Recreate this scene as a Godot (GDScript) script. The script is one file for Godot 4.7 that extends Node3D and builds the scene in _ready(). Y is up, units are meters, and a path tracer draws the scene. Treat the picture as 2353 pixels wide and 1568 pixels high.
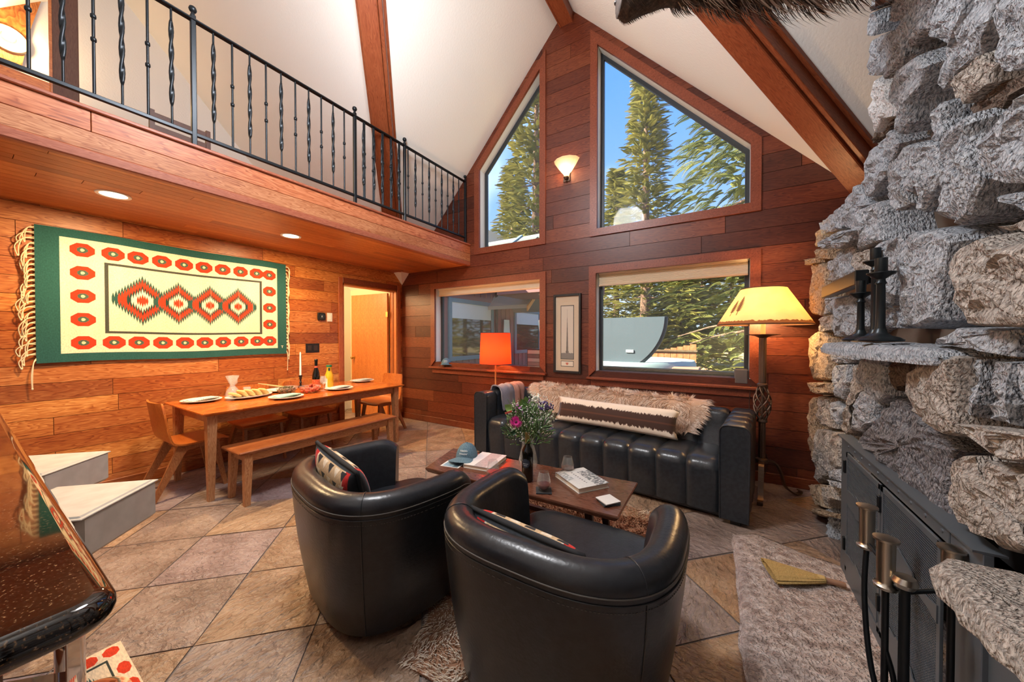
extends Node3D

var M := {}
var taken := {}
var rng := RandomNumberGenerator.new()

const XL := -4.71
const XR := 1.31
const ZG := -4.06
const ZB := 1.92
const AX := -1.70
const AY := 5.465
const SL := 1.07
const ZC := -1.07

# ---------------------------------------------------------------- naming
func numbered(n: String) -> String:
	if not taken.has(n):
		taken[n] = 0
		return n
	taken[n] += 1
	return "%s_%03d" % [n, taken[n]]

func thing(called: String, label: String, category: String, at := Vector3.ZERO, turn := 0.0, group := "") -> Node3D:
	var o := Node3D.new()
	o.name = numbered(called)
	add_child(o)
	o.position = at
	o.rotation.y = turn
	o.set_meta("label", label)
	o.set_meta("category", category)
	if group != "":
		o.set_meta("group", group)
	return o

func part(parent: Node3D, called: String, mesh: Mesh, material: Material, xf := Transform3D()) -> MeshInstance3D:
	var o := MeshInstance3D.new()
	o.name = called
	o.mesh = mesh
	o.material_override = material
	o.transform = xf
	parent.add_child(o, true)
	return o

func solo(called: String, label: String, category: String, mesh: Mesh, material: Material, at := Vector3.ZERO, turn := 0.0, group := "") -> MeshInstance3D:
	var o := MeshInstance3D.new()
	o.name = numbered(called)
	o.mesh = mesh
	o.material_override = material
	add_child(o)
	o.position = at
	o.rotation.y = turn
	o.set_meta("label", label)
	o.set_meta("category", category)
	if group != "":
		o.set_meta("group", group)
	return o

func struct(called: String) -> Node3D:
	var o := Node3D.new()
	o.name = numbered(called)
	add_child(o)
	o.set_meta("kind", "structure")
	return o

func relabel(o: Node3D, label: String, group := "") -> void:
	o.set_meta("label", label)
	if group != "":
		o.set_meta("group", group)

func copy_of(o: Node3D, at: Vector3, turn: float, label: String) -> Node3D:
	var r: Node3D = o.duplicate()
	r.name = numbered(str(o.name))
	add_child(r)
	r.position = at
	r.rotation.y = turn
	r.set_meta("label", label)
	return r

func T(at: Vector3, rot := Vector3.ZERO, sc := Vector3.ONE) -> Transform3D:
	return Transform3D(Basis.from_euler(rot * PI / 180.0).scaled_local(sc), at)

# ---------------------------------------------------------------- shapes
func tri(st: SurfaceTool, a: Vector3, b: Vector3, c: Vector3) -> void:   # counter-clockwise seen from outside
	st.add_vertex(a)
	st.add_vertex(c)
	st.add_vertex(b)

func quad(st: SurfaceTool, a: Vector3, b: Vector3, c: Vector3, d: Vector3) -> void:
	tri(st, a, b, c)
	tri(st, a, c, d)

func begin(flat := true) -> SurfaceTool:
	var st := SurfaceTool.new()
	st.begin(Mesh.PRIMITIVE_TRIANGLES)
	st.set_smooth_group(-1 if flat else 0)
	return st

func done(st: SurfaceTool) -> ArrayMesh:
	st.generate_normals()
	return st.commit()

# box with chamfered edges
func add_box(st: SurfaceTool, c: Vector3, s: Vector3, bev := 0.0, bs := Basis.IDENTITY) -> void:
	var h := s * 0.5
	if bev <= 0.0:
		var v := []
		for i in 8:
			v.append(c + bs * Vector3(h.x if i & 1 else -h.x, h.y if i & 2 else -h.y, h.z if i & 4 else -h.z))
		quad(st, v[0], v[2], v[3], v[1])
		quad(st, v[4], v[5], v[7], v[6])
		quad(st, v[0], v[4], v[6], v[2])
		quad(st, v[1], v[3], v[7], v[5])
		quad(st, v[0], v[1], v[5], v[4])
		quad(st, v[2], v[6], v[7], v[3])
		return
	var b: float = min(bev, min(h.x, min(h.y, h.z)) * 0.95)
	var P := func(sx: float, sy: float, sz: float, ax: int) -> Vector3:
		var q := Vector3(sx * (h.x - b), sy * (h.y - b), sz * (h.z - b))
		q[ax] = [sx, sy, sz][ax] * h[ax]
		return c + bs * q
	for sg in [-1.0, 1.0]:
		var f := [
			[P.call(sg, -1.0, -1.0, 0), P.call(sg, 1.0, -1.0, 0), P.call(sg, 1.0, 1.0, 0), P.call(sg, -1.0, 1.0, 0)],
			[P.call(-1.0, sg, -1.0, 1), P.call(-1.0, sg, 1.0, 1), P.call(1.0, sg, 1.0, 1), P.call(1.0, sg, -1.0, 1)],
			[P.call(-1.0, -1.0, sg, 2), P.call(1.0, -1.0, sg, 2), P.call(1.0, 1.0, sg, 2), P.call(-1.0, 1.0, sg, 2)]]
		for q in f:
			if sg > 0:
				quad(st, q[0], q[1], q[2], q[3])
			else:
				quad(st, q[3], q[2], q[1], q[0])
	for s1 in [-1.0, 1.0]:
		for s2 in [-1.0, 1.0]:
			var o: bool = s1 * s2 > 0
			var e1 := [P.call(s1, s2, -1.0, 0), P.call(s1, s2, 1.0, 0), P.call(s1, s2, 1.0, 1), P.call(s1, s2, -1.0, 1)]
			var e2 := [P.call(-1.0, s1, s2, 1), P.call(1.0, s1, s2, 1), P.call(1.0, s1, s2, 2), P.call(-1.0, s1, s2, 2)]
			var e3 := [P.call(s2, -1.0, s1, 2), P.call(s2, 1.0, s1, 2), P.call(s2, 1.0, s1, 0), P.call(s2, -1.0, s1, 0)]
			for e in [e1, e2, e3]:
				if o:
					quad(st, e[3], e[2], e[1], e[0])
				else:
					quad(st, e[0], e[1], e[2], e[3])
			for s3 in [-1.0, 1.0]:
				if s1 * s2 * s3 > 0:
					tri(st, P.call(s1, s2, s3, 0), P.call(s1, s2, s3, 1), P.call(s1, s2, s3, 2))
				else:
					tri(st, P.call(s1, s2, s3, 2), P.call(s1, s2, s3, 1), P.call(s1, s2, s3, 0))

func box(s: Vector3, bev := 0.0, c := Vector3.ZERO) -> ArrayMesh:
	var st := begin()
	add_box(st, c, s, bev)
	return done(st)

func span(a: Vector3, b: Vector3, bev := 0.0) -> ArrayMesh:   # box between two corners
	return box((b - a).abs(), bev, (a + b) * 0.5)

# prism: polygon in the plane (U, V) at O, thickness t along N (from n0 to n1)
func add_prism(st: SurfaceTool, poly: PackedVector2Array, O: Vector3, U: Vector3, V: Vector3, n0: float, n1: float) -> void:
	var N := U.cross(V).normalized()
	var pl := poly
	if Geometry2D.is_polygon_clockwise(pl):
		pl = pl.duplicate()
		pl.reverse()
	var idx := Geometry2D.triangulate_polygon(pl)
	var F := func(p: Vector2, n: float) -> Vector3:
		return O + U * p.x + V * p.y + N * n
	for i in range(0, idx.size(), 3):
		var a := pl[idx[i]]
		var b := pl[idx[i + 1]]
		var c := pl[idx[i + 2]]
		if (b - a).cross(c - a) < 0:
			var t := b
			b = c
			c = t
		tri(st, F.call(a, n1), F.call(b, n1), F.call(c, n1))
		tri(st, F.call(a, n0), F.call(c, n0), F.call(b, n0))
	for i in pl.size():
		var a := pl[i]
		var b := pl[(i + 1) % pl.size()]
		quad(st, F.call(a, n0), F.call(b, n0), F.call(b, n1), F.call(a, n1))

func prism(poly: PackedVector2Array, O: Vector3, U: Vector3, V: Vector3, n0: float, n1: float) -> ArrayMesh:
	var st := begin()
	add_prism(st, poly, O, U, V, n0, n1)
	return done(st)

# smooth sheet or closed skin from a function f(u, v), u and v in 0..1
func add_skin(st: SurfaceTool, nu: int, nv: int, f: Callable, flip := false, uv := false) -> void:
	var g := []
	for j in nv + 1:
		var row := PackedVector3Array()
		for i in nu + 1:
			row.append(f.call(float(i) / nu, float(j) / nv))
		g.append(row)
	for j in nv:
		for i in nu:
			var q := [g[j][i], g[j][i + 1], g[j + 1][i + 1], g[j + 1][i]]
			var t := [Vector2(i, j), Vector2(i + 1, j), Vector2(i + 1, j + 1), Vector2(i, j + 1)]
			var order := [0, 1, 2, 0, 2, 3] if flip else [0, 2, 1, 0, 3, 2]
			for k in order:
				if uv:
					st.set_uv(Vector2(t[k].x / nu, t[k].y / nv))
				st.add_vertex(q[k])

func skin(nu: int, nv: int, f: Callable, flip := false, uv := false) -> ArrayMesh:
	var st := begin(false)
	add_skin(st, nu, nv, f, flip, uv)
	return done(st)

# lathe: profile of (radius, height) from bottom to top
func add_lathe(st: SurfaceTool, prof: Array, at := Vector3.ZERO, seg := 20, bs := Basis.IDENTITY) -> void:
	var grp := 1
	for k in prof.size() - 1:
		var a: Vector2 = prof[k]
		var b: Vector2 = prof[k + 1]
		if k > 0:
			var p: Vector2 = prof[k - 1]
			if absf((a - p).angle_to(b - a)) > 0.75:
				grp += 1
		st.set_smooth_group(grp)
		for i in seg:
			var t0 := TAU * i / seg
			var t1 := TAU * ((i + 1) % seg) / seg
			var p00 := at + bs * Vector3(a.x * cos(t0), a.y, -a.x * sin(t0))
			var p10 := at + bs * Vector3(a.x * cos(t1), a.y, -a.x * sin(t1))
			var p01 := at + bs * Vector3(b.x * cos(t0), b.y, -b.x * sin(t0))
			var p11 := at + bs * Vector3(b.x * cos(t1), b.y, -b.x * sin(t1))
			if a.x > 1e-5:
				tri(st, p00, p10, p11)
			if b.x > 1e-5:
				tri(st, p00, p11, p01)

func lathe(prof: Array, seg := 20) -> ArrayMesh:
	var st := begin(false)
	add_lathe(st, prof, Vector3.ZERO, seg)
	return done(st)

# tube along points; radius may be a number or a callable of 0..1
func add_tube(st: SurfaceTool, pts: Array, rad, seg := 8, caps := true, grp := 0) -> void:
	var n := pts.size()
	var rings := []
	var up := Vector3.UP
	var d0: Vector3 = (pts[1] - pts[0]).normalized()
	if absf(d0.dot(up)) > 0.95:
		up = Vector3.RIGHT
	var nrm := (up - d0 * up.dot(d0)).normalized()
	for k in n:
		var d: Vector3 = (pts[min(k + 1, n - 1)] - pts[max(k - 1, 0)]).normalized()
		nrm = (nrm - d * nrm.dot(d)).normalized()
		var bi := d.cross(nrm)
		var r: float = rad.call(float(k) / (n - 1)) if rad is Callable else rad
		var ring := PackedVector3Array()
		for i in seg:
			var t := TAU * i / seg
			ring.append(pts[k] + (nrm * cos(t) + bi * sin(t)) * r)
		rings.append(ring)
	st.set_smooth_group(grp)
	for k in n - 1:
		for i in seg:
			var j := (i + 1) % seg
			quad(st, rings[k][i], rings[k][j], rings[k + 1][j], rings[k + 1][i])
	if caps:
		st.set_smooth_group(grp + 1)
		for i in range(1, seg - 1):
			tri(st, rings[0][0], rings[0][i + 1], rings[0][i])
			tri(st, rings[n - 1][0], rings[n - 1][i], rings[n - 1][i + 1])

func tube(pts: Array, rad, seg := 8) -> ArrayMesh:
	var st := begin(false)
	add_tube(st, pts, rad, seg)
	return done(st)

func curve(pts: Array, n := 12) -> Array:   # smooth path through points
	var out := []
	var c := pts.size()
	for k in c - 1:
		var p0: Vector3 = pts[max(k - 1, 0)]
		var p1: Vector3 = pts[k]
		var p2: Vector3 = pts[k + 1]
		var p3: Vector3 = pts[min(k + 2, c - 1)]
		for i in n:
			out.append(p1.cubic_interpolate(p2, p0, p3, float(i) / n))
	out.append(pts[c - 1])
	return out

# soft cushion: superellipsoid of size s
func add_cushion(st: SurfaceTool, c: Vector3, s: Vector3, e := 0.35, nu := 24, nv := 14, bs := Basis.IDENTITY) -> void:
	var f := func(u: float, v: float) -> Vector3:
		var a := TAU * fposmod(u, 1.0)
		var b := (v - 0.5) * PI
		var p := func(x: float, k: float) -> float:
			return signf(x) * pow(absf(x), k)
		var cb: float = p.call(cos(b), e)
		if v <= 0.0 or v >= 1.0:
			cb = 0.0
		return c + bs * Vector3(cb * p.call(cos(a), e) * s.x * 0.5, p.call(sin(b), e) * s.y * 0.5, -cb * p.call(sin(a), e) * s.z * 0.5)
	add_skin(st, nu, nv, f)

func cushion(s: Vector3, e := 0.35, nu := 24, nv := 14) -> ArrayMesh:
	var st := begin(false)
	add_cushion(st, Vector3.ZERO, s, e, nu, nv)
	return done(st)

func rect(x0: float, y0: float, x1: float, y1: float) -> PackedVector2Array:
	return PackedVector2Array([Vector2(x0, y0), Vector2(x1, y0), Vector2(x1, y1), Vector2(x0, y1)])

func pv(a: Array) -> PackedVector2Array:   # [x, y, x, y ...]
	var p := PackedVector2Array()
	for i in range(0, a.size(), 2):
		p.append(Vector2(a[i], a[i + 1]))
	return p

# ---------------------------------------------------------------- materials
func rgb(r: float, g: float, b: float, a := 1.0) -> Color:
	return Color(r / 255.0, g / 255.0, b / 255.0, a)

func mat(col: Color, rough := 0.6, metal := 0.0, spec := 0.5) -> StandardMaterial3D:
	var m := StandardMaterial3D.new()
	m.albedo_color = col
	m.roughness = rough
	m.metallic = metal
	m.metallic_specular = spec
	return m

func noise_tex(sd: int, freq: float, ramp: Array, oct := 4, kind := FastNoiseLite.TYPE_SIMPLEX_SMOOTH, size := 512, as_normal := false, bump := 4.0) -> NoiseTexture2D:
	var n := FastNoiseLite.new()
	n.seed = sd
	n.noise_type = kind
	n.frequency = freq
	n.fractal_octaves = oct
	var t := NoiseTexture2D.new()
	t.width = size
	t.height = size
	t.seamless = true
	t.seamless_blend_skirt = 0.25
	t.noise = n
	if as_normal:
		t.as_normal_map = true
		t.bump_strength = bump
	elif ramp.size():
		var g := Gradient.new()
		var offs := PackedFloat32Array()
		var cols := PackedColorArray()
		for r in ramp:
			offs.append(r[0])
			cols.append(r[1])
		g.offsets = offs
		g.colors = cols
		t.color_ramp = g
	return t

func seamless(sd: int, freq: float, oct: int, size := 512) -> PackedByteArray:
	var n := FastNoiseLite.new()
	n.seed = sd
	n.frequency = freq
	n.fractal_octaves = oct
	n.noise_type = FastNoiseLite.TYPE_SIMPLEX_SMOOTH
	var im := n.get_seamless_image(size, size, false, false, 0.25, true)
	im.convert(Image.FORMAT_L8)
	return im.get_data()

# wood: rings bent by a slow noise, pores from a fine one
func wood_tex(sd: int, rings: float, dark: Color, mid: Color, light: Color, pore := 0.35) -> ImageTexture:
	var sz := 512
	var a := seamless(sd, 0.006, 3)
	var b := seamless(sd + 7, 0.05, 3)
	var c := seamless(sd + 13, 0.004, 2)
	var im := PackedByteArray()
	im.resize(sz * sz * 3)
	var lut := []
	for i in 256:
		var t := i / 255.0
		var col := dark.lerp(mid, t * 2.0) if t < 0.5 else mid.lerp(light, t * 2.0 - 1.0)
		lut.append([int(col.r * 255), int(col.g * 255), int(col.b * 255)])
	var ringlut := PackedFloat32Array()
	for i in 256:
		var w := fposmod(i / 255.0 * rings, 1.0)
		ringlut.append(pow(w, 1.6) if w < 0.85 else (1.0 - w) / 0.15)
	for i in sz * sz:
		var v := 0.42 * ringlut[a[i]] + pore * b[i] / 255.0 + (0.58 - pore) * c[i] / 255.0
		var q: Array = lut[clampi(int((1.15 - v * 1.15) * 255), 0, 255)]
		im[i * 3] = q[0]
		im[i * 3 + 1] = q[1]
		im[i * 3 + 2] = q[2]
	return ImageTexture.create_from_image(Image.create_from_data(sz, sz, false, Image.FORMAT_RGB8, im))

func wood(tex: Texture2D, col: Color, sc: Vector3, off := Vector3.ZERO, rough := 0.45, world := true) -> StandardMaterial3D:
	var m := mat(col, rough)
	m.albedo_texture = tex
	m.uv1_triplanar = true
	m.uv1_world_triplanar = world
	m.uv1_scale = sc
	m.uv1_offset = off
	m.uv1_triplanar_sharpness = 8.0
	return m

func tripl(m: StandardMaterial3D, sc: Vector3, world := true) -> StandardMaterial3D:
	m.uv1_triplanar = true
	m.uv1_world_triplanar = world
	m.uv1_scale = sc
	return m

func glow(col: Color, e: float) -> StandardMaterial3D:
	var m := mat(col, 0.5)
	m.emission_enabled = true
	m.emission = col
	m.emission_energy_multiplier = e
	return m

func glass(alpha := 0.06, tint := Color(0.9, 0.95, 0.95)) -> StandardMaterial3D:
	var m := mat(Color(tint.r, tint.g, tint.b, alpha), 0.02)
	m.transparency = BaseMaterial3D.TRANSPARENCY_ALPHA
	return m

# ---------------------------------------------------------------- camera, sky, sun, exposure
func set_stage() -> void:
	var cam := Camera3D.new()
	cam.name = "camera"
	add_child(cam)
	cam.position = Vector3(0, 1.38, 0)
	cam.rotation = Vector3(deg_to_rad(-0.72), deg_to_rad(31.66), 0)
	cam.fov = 2.0 * rad_to_deg(atan(784.0 / 795.0))
	cam.near = 0.03
	cam.far = 400.0
	cam.current = true
	var sky := ProceduralSkyMaterial.new()
	sky.sky_top_color = Color(0.22, 0.46, 0.76)
	sky.sky_horizon_color = Color(0.66, 0.74, 0.80)
	sky.sky_curve = 0.22
	sky.ground_bottom_color = Color(0.42, 0.40, 0.33)
	sky.ground_horizon_color = Color(0.72, 0.74, 0.72)
	sky.sun_angle_max = 4.0
	sky.energy_multiplier = 2.6
	var nz := FastNoiseLite.new()
	nz.seed = 5
	nz.frequency = 0.012
	nz.fractal_octaves = 5
	var ct := NoiseTexture2D.new()
	ct.noise = nz
	ct.width = 1024
	ct.height = 512
	ct.seamless = true
	var gr := Gradient.new()
	gr.offsets = PackedFloat32Array([0.0, 0.52, 0.85])
	gr.colors = PackedColorArray([Color(1, 1, 1, 0), Color(1, 1, 1, 0), Color(1, 1, 1, 0.55)])
	ct.color_ramp = gr
	sky.sky_cover = ct
	sky.sky_cover_modulate = Color(1, 1, 1, 0.6)
	var s := Sky.new()
	s.sky_material = sky
	var e := Environment.new()
	e.background_mode = Environment.BG_SKY
	e.sky = s
	e.tonemap_mode = Environment.TONE_MAPPER_LINEAR
	e.tonemap_exposure = 0.92
	e.sdfgi_enabled = true
	e.ssao_enabled = true
	e.ssil_enabled = true
	var we := WorldEnvironment.new()
	we.name = "surroundings"
	we.environment = e
	add_child(we)
	var sun := DirectionalLight3D.new()
	sun.name = "sun"
	sun.light_color = Color(1.0, 0.95, 0.84)
	sun.light_energy = 10.0
	sun.light_angular_distance = 0.5
	sun.shadow_enabled = true
	add_child(sun)
	sun.look_at_from_position(Vector3.ZERO, -Vector3(-0.72, 0.62, 0.42))

# ---------------------------------------------------------------- shared materials
func make_materials() -> void:
	var d := Color(0.38, 0.20, 0.11)
	var ta := wood_tex(3, 7.0, Color(0.44, 0.24, 0.13), Color(0.80, 0.62, 0.46), Color(1.0, 0.93, 0.82))
	var tb := wood_tex(21, 12.0, Color(0.55, 0.36, 0.26), Color(0.85, 0.72, 0.62), Color(1.0, 0.96, 0.92), 0.45)
	M.grain_a = ta
	M.grain_b = tb
	# left wall cedar: five tones
	M.cedar = []
	var tones := [rgb(216, 158, 100), rgb(196, 134, 84), rgb(226, 172, 112), rgb(168, 112, 74), rgb(206, 152, 106), rgb(186, 122, 72)]
	for i in tones.size():
		M.cedar.append(wood(ta, tones[i], Vector3(0.45, 3.2, 0.45), Vector3(i * 0.37, i * 0.23, i * 0.61), 0.42))
	# gable wall: dark red-brown boards
	M.redwood = []
	tones = [rgb(120, 66, 46), rgb(102, 53, 38), rgb(130, 76, 53), rgb(88, 47, 36), rgb(113, 60, 40)]
	for i in tones.size():
		M.redwood.append(wood(ta, tones[i], Vector3(0.4, 3.0, 0.4), Vector3(i * 0.31, i * 0.27, i * 0.53), 0.42))
	M.soffit = []
	tones = [rgb(206, 136, 78), rgb(188, 118, 66), rgb(214, 148, 88), rgb(170, 104, 60), rgb(196, 128, 76)]
	for i in tones.size():
		M.soffit.append(wood(tb, tones[i], Vector3(4.5, 4.5, 0.35), Vector3(i * 0.31, i * 0.27, i * 0.53), 0.40))
	M.trim = wood(tb, rgb(140, 78, 54), Vector3(1.6, 1.6, 1.6), Vector3.ZERO, 0.4)
	M.trim_door = wood(tb, rgb(190, 116, 72), Vector3(4.0, 0.4, 4.0), Vector3.ZERO, 0.42)
	M.beam = wood(tb, rgb(150, 86, 54), Vector3(3.2, 3.2, 0.4), Vector3.ZERO, 0.42, false)
	M.beam_light = wood(tb, rgb(206, 160, 116), Vector3(3.2, 3.2, 0.4), Vector3.ZERO, 0.42, false)
	M.beam_dark = wood(tb, rgb(104, 62, 46), Vector3(3.2, 3.2, 0.4), Vector3.ZERO, 0.5, false)
	M.beam_grey = wood(tb, rgb(170, 150, 128), Vector3(3.2, 3.2, 0.4), Vector3.ZERO, 0.6, false)
	M.post = wood(tb, rgb(98, 66, 48), Vector3(6, 0.5, 6), Vector3.ZERO, 0.6)
	M.fascia = wood(ta, rgb(214, 150, 118), Vector3(3, 3, 0.35), Vector3.ZERO, 0.45)
	M.fascia_b = wood(ta, rgb(206, 158, 128), Vector3(5, 5, 0.5), Vector3(0.3, 0.4, 0.1), 0.5)
	M.fascia_c = wood(tb, rgb(178, 112, 88), Vector3(5, 5, 0.5), Vector3(0.3, 0.4, 0.1), 0.45)
	var pl := mat(rgb(236, 232, 226), 0.85)
	pl.heightmap_enabled = true
	pl.heightmap_texture = noise_tex(9, 0.03, [], 4, FastNoiseLite.TYPE_SIMPLEX_SMOOTH, 512)
	pl.heightmap_scale = 0.12
	M.plaster = tripl(pl, Vector3(2.6, 2.6, 2.6))
	M.cream = mat(rgb(240, 226, 196), 0.8)
	M.dark_frame = mat(rgb(52, 56, 60), 0.4, 0.2)
	M.white_frame = mat(rgb(216, 212, 204), 0.45)
	M.pane = glass(0.03)
	M.pane.metallic_specular = 0.16
	M.iron = mat(rgb(40, 44, 48), 0.38, 0.75)
	M.black = mat(rgb(22, 22, 24), 0.5)
	M.chrome = mat(rgb(220, 220, 222), 0.08, 1.0)
	M.brass = mat(rgb(196, 160, 96), 0.3, 1.0)
	M.grout = mat(rgb(112, 104, 100), 0.9)
	M.white = mat(rgb(232, 230, 226), 0.5)

# boards cut to a region of a wall; O origin, U along, V up, boards proud by n0..n1
func boards(parent: Node3D, called: String, region: PackedVector2Array, holes: Array, O: Vector3, U: Vector3, V: Vector3, n0: float, n1: float, high: float, gap: float, mats: Array, lo := 1.1, hi := 2.9, sd := 1) -> void:
	var r := RandomNumberGenerator.new()
	r.seed = sd
	var mn := region[0]
	var mx := region[0]
	for p in region:
		mn = mn.min(p)
		mx = mx.max(p)
	var y := mn.y
	var last := -1
	while y < mx.y - 0.005:
		var x := mn.x - r.randf() * hi
		while x < mx.x:
			var w := r.randf_range(lo, hi)
			var rc := rect(x + gap * 0.5, y + gap * 0.5, x + w - gap * 0.5, y + high - gap * 0.5)
			x += w
			var pcs: Array = Geometry2D.intersect_polygons(rc, region)
			for h in holes:
				var nxt := []
				for q in pcs:
					nxt.append_array(Geometry2D.clip_polygons(q, h))
				pcs = nxt
			var k := r.randi() % mats.size()
			if k == last:
				k = (k + 1) % mats.size()
			last = k
			for q in pcs:
				if absf(area(q)) > 0.0008:
					part(parent, called, prism(q, O, U, V, n0, n1), mats[k])
		y += high

func area(p: PackedVector2Array) -> float:
	var s := 0.0
	for i in p.size():
		s += p[i].cross(p[(i + 1) % p.size()])
	return s * 0.5

# solid wall with holes, cut into courses so that nothing has to have a hole in it
func backing(region: PackedVector2Array, holes: Array, O: Vector3, U: Vector3, V: Vector3, n0: float, n1: float) -> ArrayMesh:
	var st := begin()
	var ys := []
	for p in region:
		ys.append(p.y)
	for h in holes:
		for p in h:
			ys.append(p.y)
	ys.sort()
	for i in ys.size() - 1:
		if ys[i + 1] - ys[i] < 0.002:
			continue
		var pcs: Array = Geometry2D.intersect_polygons(rect(-30, ys[i], 30, ys[i + 1]), region)
		for h in holes:
			var nxt := []
			for q in pcs:
				nxt.append_array(Geometry2D.clip_polygons(q, h))
			pcs = nxt
		for q in pcs:
			if absf(area(q)) > 0.0005:
				add_prism(st, q, O, U, V, n0, n1)
	return done(st)

# ---------------------------------------------------------------- room shell
func window_unit(n: int, outer: PackedVector2Array, sill: bool) -> void:
	var w := struct("window_%d" % n)
	var O := Vector3(0, 0, ZG)
	var U := Vector3.RIGHT
	var V := Vector3.UP
	var inn: PackedVector2Array = Geometry2D.offset_polygon(outer, -0.085, Geometry2D.JOIN_MITER)[0]
	# match vertex order
	var k0 := 0
	for i in inn.size():
		if inn[i].distance_to(outer[0]) < inn[k0].distance_to(outer[0]):
			k0 = i
	var inr := PackedVector2Array()
	for i in inn.size():
		inr.append(inn[(k0 + i) % inn.size()])
	if area(inr) * area(outer) < 0:
		inr.reverse()
	for i in outer.size():
		var j := (i + 1) % outer.size()
		if sill and i == 0:
			continue
		part(w, "casing", prism(PackedVector2Array([outer[i], outer[j], inr[j], inr[i]]), O, U, V, 0.0, 0.036), M.trim)
	if sill:
		var y: float = outer[0].y
		var st := begin()
		add_box(st, Vector3((outer[0].x + outer[1].x) * 0.5, y - 0.015, ZG + 0.03), Vector3(outer[1].x - outer[0].x + 0.03, 0.03, 0.10), 0.006)
		part(w, "sill", done(st), M.trim)
		part(w, "apron", span(Vector3(outer[0].x + 0.03, y - 0.105, ZG + 0.015), Vector3(outer[1].x - 0.03, y - 0.03, ZG + 0.034), 0.003), M.trim)
		var st2 := begin()
		add_box(st2, Vector3((inr[0].x + inr[1].x) * 0.5, y + 0.006, ZG - 0.075), Vector3(inr[1].x - inr[0].x, 0.012, 0.17), 0.0)
		part(w, "sill_board", done(st2), M.white_frame)
		inr[0].y = y + 0.012
		inr[1].y = y + 0.012
	# reveal boards
	var c := Vector2.ZERO
	for p in inr:
		c += p / inr.size()
	for i in inr.size():
		var j := (i + 1) % inr.size()
		var d := (inr[j] - inr[i]).normalized()
		var nn := Vector2(d.y, -d.x)
		if nn.dot(inr[i] - c) < 0:
			nn = -nn
		part(w, "reveal", prism(PackedVector2Array([inr[i], inr[j], inr[j] + nn * 0.014, inr[i] + nn * 0.014]), O, U, V, -0.16, 0.004), M.white_frame if i != 0 else M.trim)
	var fr: PackedVector2Array = Geometry2D.offset_polygon(inr, -0.038, Geometry2D.JOIN_MITER)[0]
	k0 = 0
	for i in fr.size():
		if fr[i].distance_to(inr[0]) < fr[k0].distance_to(inr[0]):
			k0 = i
	var f2 := PackedVector2Array()
	for i in fr.size():
		f2.append(fr[(k0 + i) % fr.size()])
	if area(f2) * area(inr) < 0:
		f2.reverse()
	for i in inr.size():
		var j := (i + 1) % inr.size()
		part(w, "frame", prism(PackedVector2Array([inr[i], inr[j], f2[j], f2[i]]), O, U, V, -0.15, -0.11), M.dark_frame)
	part(w, "pane", prism(f2, O, U, V, -0.134, -0.128), M.pane)

func window_hole(outer: PackedVector2Array) -> PackedVector2Array:
	return Geometry2D.offset_polygon(outer, -0.07, Geometry2D.JOIN_MITER)[0]

func slab(called: String, pts: Array, m: Material, lift := 0.22) -> void:   # ceiling facet with thickness
	var st := begin()
	var n := pts.size()
	var L := Vector3(0, lift, 0)
	for i in range(1, n - 1):
		tri(st, pts[0], pts[i], pts[i + 1])
		tri(st, pts[0] + L, pts[i + 1] + L, pts[i] + L)
	for i in n:
		var a: Vector3 = pts[i]
		var b: Vector3 = pts[(i + 1) % n]
		quad(st, a, a + L, b + L, b)
	var o := MeshInstance3D.new()
	o.name = numbered(called)
	o.mesh = done(st)
	o.material_override = m
	o.set_meta("kind", "structure")
	add_child(o)

func gable_poly() -> PackedVector2Array:
	var yb := AY - SL * (AX - XL)
	return pv([XL, 0, XR, 0, XR, yb, AX, AY, XL, yb])

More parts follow.
